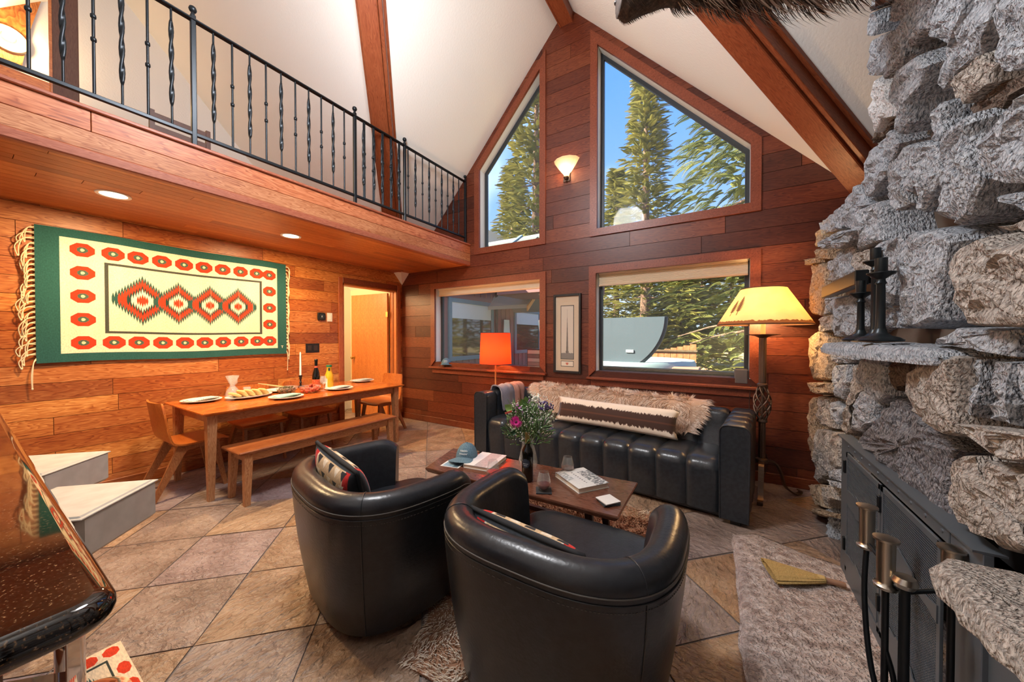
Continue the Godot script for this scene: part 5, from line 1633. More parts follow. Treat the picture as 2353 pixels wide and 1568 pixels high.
func build_bar() -> void:
	var granite := mat(Color.WHITE, 0.05)
	granite.albedo_texture = noise_tex(33, 0.09, [[0.0, rgb(10, 9, 9)], [0.60, rgb(24, 19, 16)], [0.74, rgb(74, 54, 36)], [0.9, rgb(170, 136, 96)]], 3)
	tripl(granite, Vector3(3.2, 3.2, 3.2))
	granite.clearcoat_enabled = true
	granite.clearcoat = 0.6
	granite.clearcoat_roughness = 0.03
	var y := 1.02
	var ct := thing("bar_counter", "polished black granite bar counter with rounded edge at the left foreground", "counter", Vector3.ZERO)
	# slab outline with a rounded corner and a bullnose edge
	var out := PackedVector2Array()
	var x1 := -0.715
	var zf := -0.125
	out.append(Vector2(-3.0, zf))
	for k in 9:
		var a := PI * 0.5 - PI * 0.5 * k / 8.0
		out.append(Vector2(x1 - 0.05 + 0.05 * cos(a), zf + 0.05 - 0.05 * sin(a)))
	out.append(Vector2(x1, 0.75))
	out.append(Vector2(-3.0, 0.75))
	var st := begin(false)
	var n := out.size()
	var ins := []
	var mid := Vector2(-1.8, 0.3)
	for k in 9:
		var a := PI * k / 8.0
		var off := 0.022 * (1.0 - sin(a))
		var row := PackedVector3Array()
		for i in n:
			var pr := out[(i + n - 1) % n]
			var nx := out[(i + 1) % n]
			var d := (nx - pr).normalized()
			var nn := Vector2(d.y, -d.x)
			if nn.dot(out[i] - mid) > 0:
				nn = -nn
			var q := out[i] + nn * off
			row.append(Vector3(q.x, y - 0.022 + 0.022 * cos(a), q.y))
		ins.append(row)
	for k in 8:
		for i in n:
			var j := (i + 1) % n
			quad(st, ins[k][i], ins[k][j], ins[k + 1][j], ins[k + 1][i])
	st.set_smooth_group(5)
	for i in range(1, n - 1):
		tri(st, ins[0][0], ins[0][i + 1], ins[0][i])
		tri(st, ins[8][0], ins[8][i], ins[8][i + 1])
	part(ct, "granite_slab", done(st), granite)
	part(ct, "cabinet_base", span(Vector3(-3.0, 0.0, 0.22), Vector3(-0.95, y - 0.044, 0.72)), wood(M.grain_b, rgb(120, 74, 48), Vector3(0.5, 3, 0.5)))
	var cream := mat(Color.WHITE, 0.5)
	cream.albedo_texture = noise_tex(34, 0.012, [[0.2, rgb(190, 180, 166)], [0.8, rgb(202, 192, 178)]], 3)
	tripl(cream, Vector3(2, 2, 2), false)
	var spots := [[Vector3(-1.99, 0, -0.212), "cream leather bar stool on a chrome column, the one nearer the granite corner"], [Vector3(-2.69, 0, -0.195), "cream leather bar stool on a chrome column, the one nearer the plank wall"]]
	var first: Node3D = null
	for s in spots:
		if first:
			copy_of(first, s[0], PI / 4, s[1])
			continue
		var o := thing("bar_stool", s[1], "stool", s[0], PI / 4, "cream bar stools at the granite counter")
		first = o
		var cu := begin()
		add_box(cu, Vector3(0, 0.722, 0), Vector3(0.325, 0.15, 0.325), 0.014)
		part(o, "seat_cushion", done(cu), cream)
		part(o, "seat_piping", box(Vector3(0.329, 0.006, 0.329), 0.002, Vector3(0, 0.789, 0)), cream)
		part(o, "column", tube([Vector3(0, 0.01, 0), Vector3(0, 0.40, 0)], 0.036, 20), M.chrome)
		part(o, "piston", tube([Vector3(0, 0.39, 0), Vector3(0, 0.65, 0)], 0.022, 16), M.chrome)
		part(o, "base_plate", lathe([Vector2(0, 0.008), Vector2(0.15, 0.008), Vector2(0.15, 0.014), Vector2(0.06, 0.022), Vector2(0.04, 0.04), Vector2(0, 0.04)], 36), M.chrome)
		var fr := begin()
		for sx in [-1.0, 1.0]:
			add_box(fr, Vector3(sx * 0.10, 0.45, 0.115), Vector3(0.007, 0.40, 0.045), 0.002)
		add_box(fr, Vector3(0, 0.252, 0.115), Vector3(0.207, 0.007, 0.045), 0.002)
		part(o, "footrest", done(fr), M.chrome)
	# small mat
	var im := Image.create(360, 240, false, Image.FORMAT_RGB8)
	im.fill(rgb(228, 208, 176))
	im.fill_rect(Rect2i(44, 34, 272, 5), rgb(60, 66, 60))
	im.fill_rect(Rect2i(44, 34, 5, 172), rgb(60, 66, 60))
	im.fill_rect(Rect2i(312, 34, 5, 172), rgb(60, 66, 60))
	im.fill_rect(Rect2i(44, 202, 272, 5), rgb(60, 66, 60))
	for i in 7:
		oct(im, 30 + i * 50, 17, 19, 12, rgb(204, 66, 42))
		oct(im, 30 + i * 50, 223, 19, 12, rgb(204, 66, 42))
	for i in 3:
		oct(im, 20, 72 + i * 48, 15, 15, rgb(204, 66, 42))
		oct(im, 340, 72 + i * 48, 15, 15, rgb(204, 66, 42))
	motif(im, 112, 120, 0.62)
	motif(im, 248, 120, 0.62)
	weave(im, 80)
	var rm := mat(Color.WHITE, 0.95, 0.0, 0.2)
	rm.albedo_texture = ImageTexture.create_from_image(im)
	var f := func(u: float, v: float) -> Vector3:
		return Vector3(u * 0.66, 0.004 + 0.001 * sin(u * 20.0), v * 0.44)
	var ms := begin(false)
	add_sheet(ms, 16, 10, func(u: float, v: float) -> Vector3: return f.call(v, u), 0.007, true)
	var g := solo("patterned_mat", "small woven mat with red diamond on the slate floor by the bar stool", "mat", done(ms), rm, Vector3(-2.315, 0.0, -0.387))

# ---------------------------------------------------------------- fur
func strand(l: float, w: float, bend: float) -> ArrayMesh:
	var st := begin(false)
	var pts := []
	for k in 4:
		var t := k / 3.0
		pts.append(Vector3(0, l * t * (1.0 - 0.15 * t), bend * l * t * t))
	for k in 3:
		var w0 := w * (1.0 - k / 3.0)
		var w1 := w * (1.0 - (k + 1) / 3.0)
		quad(st, pts[k] + Vector3(-w0, 0, 0), pts[k] + Vector3(w0, 0, 0), pts[k + 1] + Vector3(w1, 0, 0), pts[k + 1] + Vector3(-w1, 0, 0))
	return done(st)

# spots: [position, normal, comb direction, length scale, colour]
func fur(parent: Node3D, called: String, spots: Array, m: Mesh, rough := 0.75) -> void:
	var mm := MultiMesh.new()
	mm.transform_format = MultiMesh.TRANSFORM_3D
	mm.use_colors = true
	mm.mesh = m
	mm.instance_count = spots.size()
	for i in spots.size():
		var s: Array = spots[i]
		var y: Vector3 = s[1].normalized()
		var z: Vector3 = s[2] - y * y.dot(s[2])
		z = z.normalized() if z.length() > 0.01 else y.cross(Vector3.RIGHT).normalized()
		var x := y.cross(z)
		mm.set_instance_transform(i, Transform3D(Basis(x, y, z) * s[3], s[0]))
		mm.set_instance_color(i, s[4])
	var o := MultiMeshInstance3D.new()
	o.name = called
	o.multimesh = mm
	var mt := mat(Color.WHITE, rough, 0.0, 0.3)
	mt.vertex_color_use_as_albedo = true
	mt.backlight_enabled = true
	mt.backlight = Color(0.25, 0.25, 0.25)
	o.material_override = mt
	o.set_meta("kind", "stuff")
	parent.add_child(o, true)

func lin(r: float, g: float, b: float) -> Color:
	return rgb(r, g, b).srgb_to_linear()

# ---------------------------------------------------------------- sofa
func leather(col: Color, rough := 0.36, sd := 5) -> StandardMaterial3D:
	var m := mat(Color.WHITE, rough)
	m.albedo_texture = noise_tex(sd, 0.02, [[0.2, col.darkened(0.12)], [0.7, col.lightened(0.02)]], 4)
	m.heightmap_enabled = true
	m.heightmap_texture = noise_tex(sd + 1, 0.12, [], 3, FastNoiseLite.TYPE_CELLULAR, 256)
	m.heightmap_scale = 0.06
	tripl(m, Vector3(2.5, 2.5, 2.5), false)
	return m

func build_sofa() -> void:
	var lt := leather(rgb(40, 45, 51), 0.28)
	M.leather = lt
	var W := 2.70
	var D := 0.80
	var o := thing("sofa", "long black leather channel tufted sofa under the windows", "sofa", Vector3(-1.146, 0, -3.49), deg_to_rad(-6.1))
	var n := 10
	var iw := W - 0.38
	var cw := iw / n
	var seat := [Vector2(0.36, 0.05), Vector2(0.375, 0.20), Vector2(0.38, 0.33), Vector2(0.37, 0.395), Vector2(0.335, 0.435), Vector2(0.27, 0.452), Vector2(0.10, 0.450), Vector2(-0.12, 0.435), Vector2(-0.24, 0.425)]
	var back := [Vector2(-0.13, 0.42), Vector2(-0.17, 0.55), Vector2(-0.19, 0.66), Vector2(-0.21, 0.71), Vector2(-0.25, 0.735), Vector2(-0.33, 0.735), Vector2(-0.38, 0.71), Vector2(-0.395, 0.60), Vector2(-0.395, 0.06)]
	for w in 2:
		var pr: Array = seat if w == 0 else back
		var pts := []
		for p in pr:
			pts.append(Vector3(0, p.y, p.x))
		var path := curve(pts, 4)
		var f := func(u: float, v: float) -> Vector3:
			var k := v * (path.size() - 1)
			var i := mini(int(k), path.size() - 2)
			var p: Vector3 = path[i].lerp(path[i + 1], k - i)
			var t: Vector3 = (path[mini(i + 1, path.size() - 1)] - path[maxi(i - 1, 0)]).normalized()
			var nn := Vector3(0, t.z, -t.y)
			nn = -nn
			var s := absf(u * 2.0 - 1.0)
			var b := -0.026 * pow(s, 5.0)
			return p + nn * b + Vector3((u - 0.5) * cw, 0, 0)
		var m := skin(14, path.size() - 1, f)
		for i in n:
			part(o, "seat_channel" if w == 0 else "back_channel", m, lt, T(Vector3(-iw / 2 + cw * (i + 0.5), 0, 0)))
	part(o, "under_frame", span(Vector3(-W / 2 + 0.03, 0.03, -D / 2 + 0.03), Vector3(W / 2 - 0.03, 0.38, D / 2 - 0.06)), M.black)
	for sx in [-1.0, 1.0]:
		for sz in [-1.0, 1.0]:
			part(o, "foot", span(Vector3(sx * (W / 2 - 0.09) - 0.03, 0.0, sz * 0.33 - 0.03), Vector3(sx * (W / 2 - 0.09) + 0.03, 0.035, sz * 0.33 + 0.03)), M.black)
	# arms: rounded section, channels across
	var sec := []
	for k in 9:
		var a := PI - PI * 0.5 * k / 8.0
		sec.append(Vector2(-0.045 + 0.05 * cos(a), 0.68 + 0.05 * sin(a)))
	for k in 9:
		var a := PI * 0.5 - PI * 0.5 * k / 8.0
		sec.append(Vector2(0.045 + 0.05 * cos(a), 0.68 + 0.05 * sin(a)))
	sec.insert(0, Vector2(-0.095, 0.5))
	sec.insert(0, Vector2(-0.09, 0.035))
	sec.append(Vector2(0.095, 0.5))
	sec.append(Vector2(0.09, 0.035))
	var nd := 4
	var cd := (D - 0.03) / nd
	var af := func(u: float, v: float) -> Vector3:
		var k := v * (sec.size() - 1)
		var i := mini(int(k), sec.size() - 2)
		var p: Vector2 = sec[i].lerp(sec[i + 1], k - i)
		var s := absf(u * 2.0 - 1.0)
		var q := (p - Vector2(0, 0.4)).normalized() * 0.022 * pow(s, 5.0)
		p -= q
		return Vector3(p.x, p.y, (u - 0.5) * cd)
	var am := skin(12, (sec.size() - 1), af)
	var fp := PackedVector2Array()
	for p in sec:
		fp.append(p * Vector2(0.98, 1.0))
	for sx in [-1.0, 1.0]:
		var arm := part(o, "arm", am, lt, T(Vector3(sx * (W / 2 - 0.095), 0, D / 2 - 0.03 - cd * 0.5)))
		for k in range(1, nd):
			part(arm, "arm_channel", am, lt, T(Vector3(0, 0, -cd * k)))
		part(arm, "front_panel", prism(fp, Vector3(0, 0, cd * 0.5 - 0.01), Vector3.RIGHT, Vector3.UP, 0.0, 0.024), lt)
		part(arm, "back_panel", prism(fp, Vector3(0, 0, -cd * (nd - 0.5) - 0.01), Vector3.RIGHT, Vector3.UP, 0.0, 0.02), lt)
		var pp := []
		for p in sec:
			pp.append(Vector3(p.x * 0.985, p.y - 0.002, cd * 0.5 + 0.014))
		part(arm, "piping", tube(pp, 0.005, 6), lt)

	# sheepskin over the backrest
	var r := RandomNumberGenerator.new()
	r.seed = 66
	var nz := FastNoiseLite.new()
	nz.seed = 4
	nz.frequency = 0.9
	var sk := thing("sheepskin_throw", "long beige sheepskin draped over the back of the black sofa", "sheepskin", Vector3(-1.146, 0, -3.49), deg_to_rad(-6.1))
	var path := curve([Vector3(0, 0.50, -0.125), Vector3(0, 0.62, -0.165), Vector3(0, 0.73, -0.19), Vector3(0, 0.772, -0.25), Vector3(0, 0.772, -0.34), Vector3(0, 0.72, -0.402), Vector3(0, 0.66, -0.405)], 4)
	var hide := func(u: float, v: float) -> Vector3:
		var x := lerpf(-0.93, 0.99, u)
		var v0 := 0.0
		var edge := minf(u, 1.0 - u)
		if u < 0.12:
			v0 = 0.30 * (1.0 - u / 0.12)
		elif u > 0.45 and u < 0.8:
			v0 = 0.10
		elif u > 0.95:
			v0 = 0.22 * (u - 0.95) / 0.05
		var vv := clampf(v0 + v * (1.0 - v0 - 0.05), 0, 1)
		var k := vv * (path.size() - 1)
		var i := mini(int(k), path.size() - 2)
		var p: Vector3 = path[i].lerp(path[i + 1], k - i)
		return Vector3(x + 0.03 * nz.get_noise_1d(v * 8.0), p.y + 0.012 * nz.get_noise_2d(x * 4.0, v * 5.0) + 0.012, p.z + 0.018)
	part(sk, "hide", sheet(50, 18, hide, 0.018), mat(rgb(196, 164, 140), 0.95))
	var sp := []
	for k in 15000:
		var u := r.randf()
		var v := r.randf()
		var p: Vector3 = hide.call(u, v)
		var a: Vector3 = hide.call(minf(u + 0.01, 1), v) - hide.call(maxf(u - 0.01, 0), v)
		var b: Vector3 = hide.call(u, minf(v + 0.01, 1)) - hide.call(u, maxf(v - 0.01, 0))
		var nn := a.cross(b).normalized()
		var comb := Vector3(nz.get_noise_2d(p.x * 5.0, p.y * 9.0) * 1.6, -0.7, nz.get_noise_2d(p.x * 5.0 + 40.0, p.y * 9.0))
		if u > 0.93:
			comb += Vector3(2.0, 0, 0)
		if u < 0.06:
			comb += Vector3(-2.0, 0, 0)
		var t := r.randf()
		var tip := lin(236, 222, 208).lerp(lin(204, 168, 140), clampf(t * 0.9 + nz.get_noise_2d(p.x * 6.0, p.y * 12.0) * 0.6, 0, 1))
		sp.append([p, nn + comb * 0.55, comb, r.randf_range(0.75, 1.3), tip])
	fur(sk, "fur", sp, strand(0.052, 0.0026, 0.5))

	# long cowhide cushion
	var im := Image.create(512, 128, false, Image.FORMAT_RGB8)
	var h1 := FastNoiseLite.new()
	h1.seed = 9
	h1.frequency = 0.02
	for x in 512:
		var jag := (h1.get_noise_1d(x * 3.0) * 9.0) + (h1.get_noise_1d(x * 17.0) * 9.0)
		var jag2 := (h1.get_noise_1d(x * 3.0 + 900.0) * 10.0) + (h1.get_noise_1d(x * 17.0 + 500.0) * 9.0)
		for y in 128:
			var c := rgb(236, 222, 206)
			if y > 34 + jag and y < 102 + jag2:
				c = rgb(62, 36, 26).lerp(rgb(104, 58, 34), clampf(1.0 - absf(y - 68) / 6.0, 0, 1) * 0.8)
			im.set_pixel(x, y, c)
	var cm := mat(Color.WHITE, 0.8)
	cm.albedo_texture = ImageTexture.create_from_image(im)
	cm.rim_enabled = true
	cm.rim = 0.3
	var pl := begin(false)
	add_pillow(pl, 1.24, 0.26, 0.11)
	var cu := solo("cowhide_cushion", "long brown and white cowhide lumbar cushion on the black sofa", "cushion", done(pl), cm, Vector3(-0.955, 0.60, -3.42), deg_to_rad(-6.1))
	cu.rotation = Vector3(deg_to_rad(-20), deg_to_rad(-6.1), 0)

	# folded blanket over the left arm end of the backrest
	var bl := mat(Color.WHITE, 0.95)
	bl.albedo_texture = noise_tex(25, 0.08, [[0.2, rgb(92, 92, 106)], [0.7, rgb(142, 138, 150)]], 3)
	tripl(bl, Vector3(4, 4, 4), false)
	bl.rim_enabled = true
	bl.rim = 0.4
	var bpath := curve([Vector3(-0.012, 0.50, 0), Vector3(-0.022, 0.64, 0), Vector3(-0.03, 0.72, 0), Vector3(-0.08, 0.772, 0), Vector3(-0.18, 0.775, 0), Vector3(-0.225, 0.72, 0), Vector3(-0.235, 0.50, 0)], 4)
	var bf := func(u: float, v: float) -> Vector3:
		var k := v * (bpath.size() - 1)
		var i := mini(int(k), bpath.size() - 2)
		var p: Vector3 = bpath[i].lerp(bpath[i + 1], k - i)
		return Vector3(p.x + 0.012 * sin(u * 11.0), p.y + 0.008 * sin(u * 17.0 + v * 4.0), (u - 0.5) * 0.36 + 0.02 * sin(v * 6.0))
	var bo := thing("throw_blanket", "folded slate blue wool throw hanging over the sofa's left arm", "blanket", Vector3(-2.20, 0.005, -3.62), deg_to_rad(-6.1))
	part(bo, "cloth", sheet(18, 24, bf, 0.016), bl)
	var b2 := func(u: float, v: float) -> Vector3:
		var q: Vector3 = bf.call(u, v)
		return Vector3(q.x * 0.9 + 0.03, q.y * 0.985 + 0.022, q.z * 0.5 - 0.12)
	part(bo, "folded_layer", sheet(12, 24, b2, 0.014), mat(rgb(166, 122, 110), 0.95))

func add_pillow(st: SurfaceTool, w: float, h: float, th: float) -> void:   # u runs along, v down, both faces share the print
	for s in [1.0, -1.0]:
		add_skin(st, 24, 14, func(u: float, v: float) -> Vector3:
			var a := u * 2.0 - 1.0
			var b := v * 2.0 - 1.0
			var e := pow((1.0 - a * a * a * a) * (1.0 - b * b), 0.5)
			var pin := 1.0 - 0.05 * (1.0 - b * b) * absf(a)
			var pin2 := 1.0 - 0.06 * (1.0 - a * a)
			return Vector3(a * w * 0.5 * pin, -b * h * 0.5 * pin2, s * th * 0.5 * e), s > 0, true)

# ---------------------------------------------------------------- tub chairs
func tub_chair(label: String, at: Vector3, turn: float, half: Vector2) -> Node3D:
	var o := thing("tub_chair", label, "armchair", at, turn, "black leather tub chairs")
	var lt: Material = M.leather_dark
	var tip := deg_to_rad(128)
	# footprint: back is +z, opening faces -z
	var foot := func(a: float) -> Vector2:
		var s := sin(a)
		var c := cos(a)
		var k := 0.72
		return Vector2(signf(s) * pow(absf(s), k) * half.x, signf(c) * pow(absf(c), k) * half.y)
	var rimh := func(a: float) -> float:
		var t := absf(a) / tip
		return 0.70 - 0.015 * t - 0.05 * clampf((t - 0.85) / 0.15, 0, 1) * clampf((t - 0.85) / 0.15, 0, 1)
	# profile across the wall, from outside bottom over the rim to the inside
	var f := func(u: float, v: float) -> Vector3:
		var a := (u * 2.0 - 1.0) * tip
		var h: float = rimh.call(a)
		var q: Vector2 = foot.call(a)
		var inw := -q.normalized()
		var off := 0.0
		var y := 0.0
		if v < 0.5:
			var t := v / 0.5
			y = lerpf(0.05, h - 0.055, t)
			off = 0.075 * pow(1.0 - t, 1.6)
		elif v < 0.72:
			var an := PI * (v - 0.5) / 0.22
			y = h - 0.055 + 0.055 * sin(an)
			off = 0.06 - 0.06 * cos(an)
		else:
			var t := (v - 0.72) / 0.28
			y = lerpf(h - 0.055, 0.36, t)
			off = 0.12 + 0.03 * sin(t * PI * 0.5)
		return Vector3(q.x + inw.x * off, y, q.y + inw.y * off)
	var shell := begin(false)
	add_skin(shell, 72, 50, f)
	part(o, "shell", done(shell), lt)
	# arm fronts
	for s in [0.0, 1.0]:
		var st := begin(false)
		var c: Vector3 = f.call(s, 0.25) * 0.5 + f.call(s, 0.99) * 0.5
		for k in 50:
			var p: Vector3 = f.call(s, k / 50.0)
			var q: Vector3 = f.call(s, (k + 1) / 50.0)
			tri(st, p, q, c) if s > 0.5 else tri(st, q, p, c)
		var pb: Vector3 = f.call(s, 0.0)
		var pe: Vector3 = f.call(s, 1.0)
		var pl := Vector3(pe.x, 0.05, pe.z)
		tri(st, pe, pl, c)
		tri(st, pl, pb, c)
		part(o, "arm_front", done(st), lt)
	# stitched seams below the rim and down the outside
	var seam := mat(rgb(84, 80, 76), 0.7)
	for v in [0.470, 0.488]:
		var pts := []
		for k in 73:
			var p: Vector3 = f.call(k / 72.0, v)
			pts.append(p + Vector3(p.x, 0, p.z).normalized() * 0.0015)
		part(o, "rim_seam", tube(pts, 0.0028, 6), lt if v < 0.48 else seam)
	for u in [0.30, 0.70]:
		var pts := []
		for k in 25:
			var p: Vector3 = f.call(u, lerpf(0.0, 0.47, k / 24.0))
			pts.append(p + Vector3(p.x, 0, p.z).normalized() * 0.001)
		part(o, "side_seam", tube(pts, 0.0025, 6), lt)
		pts = []
		for k in 12:
			var p: Vector3 = f.call(u, lerpf(0.49, 0.74, k / 11.0))
			pts.append(p + Vector3(0, 0.001, 0))
		part(o, "rim_crossing_seam", tube(pts, 0.0022, 6), lt)
	# stitches
	var sts := begin()
	for k in 150:
		var u := (k + 0.5) / 150.0
		var p: Vector3 = f.call(u, 0.452)
		var q: Vector3 = f.call(u + 0.0035, 0.452)
		var nn := Vector3(p.x, 0, p.z).normalized() * 0.001
		add_bar(sts, p + nn, q + nn, Vector2(0.0018, 0.0018), Vector2(0.0018, 0.0018), Vector3.UP)
	part(o, "stitching", done(sts), seam)
	# seat cushion
	var cs := begin(false)
	add_cushion(cs, Vector3(0, 0.325, -half.y * 0.22), Vector3(half.x * 1.62, 0.16, half.y * 1.75), 0.42, 40, 14)
	part(o, "seat_cushion", done(cs), lt)
	part(o, "seat_base", lathe([Vector2(0, 0.05), Vector2(half.y * 0.78, 0.05), Vector2(half.y * 0.80, 0.30), Vector2(0, 0.30)], 36), lt, T(Vector3(0, 0, -0.02), Vector3.ZERO, Vector3(half.x / half.y, 1, 1)))
	part(o, "swivel_base", lathe([Vector2(0, 0), Vector2(half.y * 0.72, 0), Vector2(half.y * 0.72, 0.05), Vector2(0, 0.05)], 36), M.black)
	return o

func blanket_print(sd: int) -> StandardMaterial3D:
	var im := Image.create(256, 192, false, Image.FORMAT_RGB8)
	var tan_ := rgb(206, 178, 140)
	var blk := rgb(38, 40, 44)
	var red := rgb(196, 40, 38)
	var cream := rgb(232, 220, 200)
	im.fill(tan_)
	im.fill_rect(Rect2i(0, 0, 22, 192), blk)
	im.fill_rect(Rect2i(22, 0, 22, 192), red)
	im.fill_rect(Rect2i(44, 0, 5, 192), cream)
	im.fill_rect(Rect2i(234, 0, 22, 192), blk)
	im.fill_rect(Rect2i(212, 0, 22, 192), red)
	im.fill_rect(Rect2i(207, 0, 5, 192), cream)
	im.fill_rect(Rect2i(0, 0, 256, 8), rgb(52, 58, 64))
	for i in 5:
		for k in 12:
			im.fill_rect(Rect2i(52 + i * 36 + k, 46 + k * 2, 24 - k * 2, 2), blk if i % 2 else cream)
			im.fill_rect(Rect2i(52 + i * 36 + k, 10 + k * 2, 24 - k * 2, 2), cream if i % 2 else blk)
	for k in 34:
		im.fill_rect(Rect2i(128 - k, 78 + k, k * 2, 1), rgb(176, 106, 52))
		im.fill_rect(Rect2i(128 - k, 146 - k, k * 2, 1), rgb(176, 106, 52))
	for k in 20:
		im.fill_rect(Rect2i(128 - k, 92 + k, k * 2, 1), blk)
		im.fill_rect(Rect2i(128 - k, 132 - k, k * 2, 1), blk)
	for k in 26:
		im.fill_rect(Rect2i(100 + k * 2, 100 + k, 6, 3), cream)
		im.fill_rect(Rect2i(150 - k * 2, 100 + k, 6, 3), red)
	for i in 4:
		for k in 14:
			im.fill_rect(Rect2i(56 + i * 40 + k, 186 - k * 2, 28 - k * 2, 2), red if i % 2 else blk)
	weave(im, sd)
	var m := mat(Color.WHITE, 0.95, 0.0, 0.2)
	m.albedo_texture = ImageTexture.create_from_image(im)
	m.rim_enabled = true
	m.rim = 0.3
	return m

func print_pillow(label: String, at: Vector3, rot: Vector3, w := 0.46, h := 0.34) -> void:
	var o := thing("patterned_cushion", label, "cushion", at)
	o.rotation = rot * PI / 180.0
	o.set_meta("group", "patterned cushions on the tub chairs")
	var st := begin(false)
	add_pillow(st, w, h, 0.15)
	part(o, "cover", done(st), M.print)
	var pts := []
	for k in 61:
		var t := k / 60.0 * 4.0
		var s := int(t) % 4
		var q := t - int(t)
		var c := [Vector2(-1, 1), Vector2(1, 1), Vector2(1, -1), Vector2(-1, -1)]
		var p: Vector2 = c[s].lerp(c[(s + 1) % 4], q)
		pts.append(Vector3(p.x * w * 0.5 * (1.0 - 0.05 * (1.0 - p.y * p.y)), p.y * h * 0.5 * (1.0 - 0.06 * (1.0 - p.x * p.x)), 0))
	part(o, "black_edging", tube(pts, 0.010, 8), mat(rgb(34, 36, 40), 0.9))

func build_chairs() -> void:
	M.leather_dark = leather(rgb(34, 37, 42), 0.30, 15)
	tub_chair("black leather tub chair in the foreground, nearest the hearth", Vector3(-0.58, 0, -1.36), deg_to_rad(0), Vector2(0.47, 0.43))
	tub_chair("black leather tub chair on the left, between the bench and the other tub chair", Vector3(-1.62, 0, -1.27), deg_to_rad(-12), Vector2(0.47, 0.42))
	M.print = blanket_print(90)
	print_pillow("black edged patterned cushion in the tub chair nearest the hearth", Vector3(-0.64, 0.535, -1.165), Vector3(24, -7, 0), 0.52, 0.28)
	print_pillow("black edged patterned cushion in the left tub chair by the bench", Vector3(-1.75, 0.60, -1.10), Vector3(16, -10, -7), 0.48, 0.32)

# ---------------------------------------------------------------- hide rug
func build_rug() -> void:
	var poly := pv([-2.55, -2.25, -2.2, -2.48, -1.7, -2.42, -1.2, -2.75, -0.85, -2.86, -0.55, -2.86, -0.28, -2.93, -0.42, -2.72, -0.36, -2.5, -0.40, -2.3, -0.6, -2.0, -0.52, -1.6, -0.75, -1.3, -0.92, -1.0, -1.15, -0.98, -1.22, -1.2, -1.5, -1.5, -1.9, -1.7, -2.3, -1.85, -2.7, -2.05])
	var flip := PackedVector2Array()
	for p in poly:
		flip.append(Vector2(p.x, -p.y))
	var o := thing("cowhide_rug", "brown and white shaggy cowhide rug under the coffee table", "rug")
	part(o, "hide", prism(flip, Vector3(0, 0.001, 0), Vector3.RIGHT, Vector3(0, 0, -1), 0.0, 0.008), mat(rgb(150, 110, 84), 0.95))
	var r := RandomNumberGenerator.new()
	r.seed = 31
	var nz := FastNoiseLite.new()
	nz.seed = 14
	nz.frequency = 1.1
	var sp := []
	var tries := 0
	while sp.size() < 26000 and tries < 120000:
		tries += 1
		var p := Vector2(r.randf_range(-2.75, -0.2), r.randf_range(-2.95, -0.95))
		if not Geometry2D.is_point_in_polygon(p, poly):
			continue
		var edge := 9.0
		for i in poly.size():
			edge = minf(edge, Geometry2D.get_closest_point_to_segment(p, poly[i], poly[(i + 1) % poly.size()]).distance_to(p))
		var white: bool = nz.get_noise_2d(p.x * 1.2, p.y * 1.2) > 0.28 or edge < 0.05 + 0.05 * nz.get_noise_1d(p.x * 6.0) or p.y > -1.35 or p.x < -1.9 or (p.y < -2.68 and p.y < -2.68 - 0.10 * nz.get_noise_1d(p.x * 9.0))
		if p.x > -0.62 and p.y > -2.7 and p.y < -1.9:
			white = false
		var comb := Vector3(nz.get_noise_2d(p.x * 3.0, p.y * 3.0), 0, nz.get_noise_2d(p.x * 3.0 + 60, p.y * 3.0)) + Vector3(r.randf_range(-0.3, 0.3), 0, 0.5)
		var c := lin(226, 206, 178).lerp(lin(246, 236, 222), r.randf()) if white else lin(84, 40, 26).lerp(lin(132, 70, 44), r.randf())
		sp.append([Vector3(p.x, 0.007, p.y), Vector3(0, 1, 0) + comb * 0.7, comb, r.randf_range(0.6, 1.25), c])
	fur(o, "fur", sp, strand(0.032, 0.0035, 0.7))

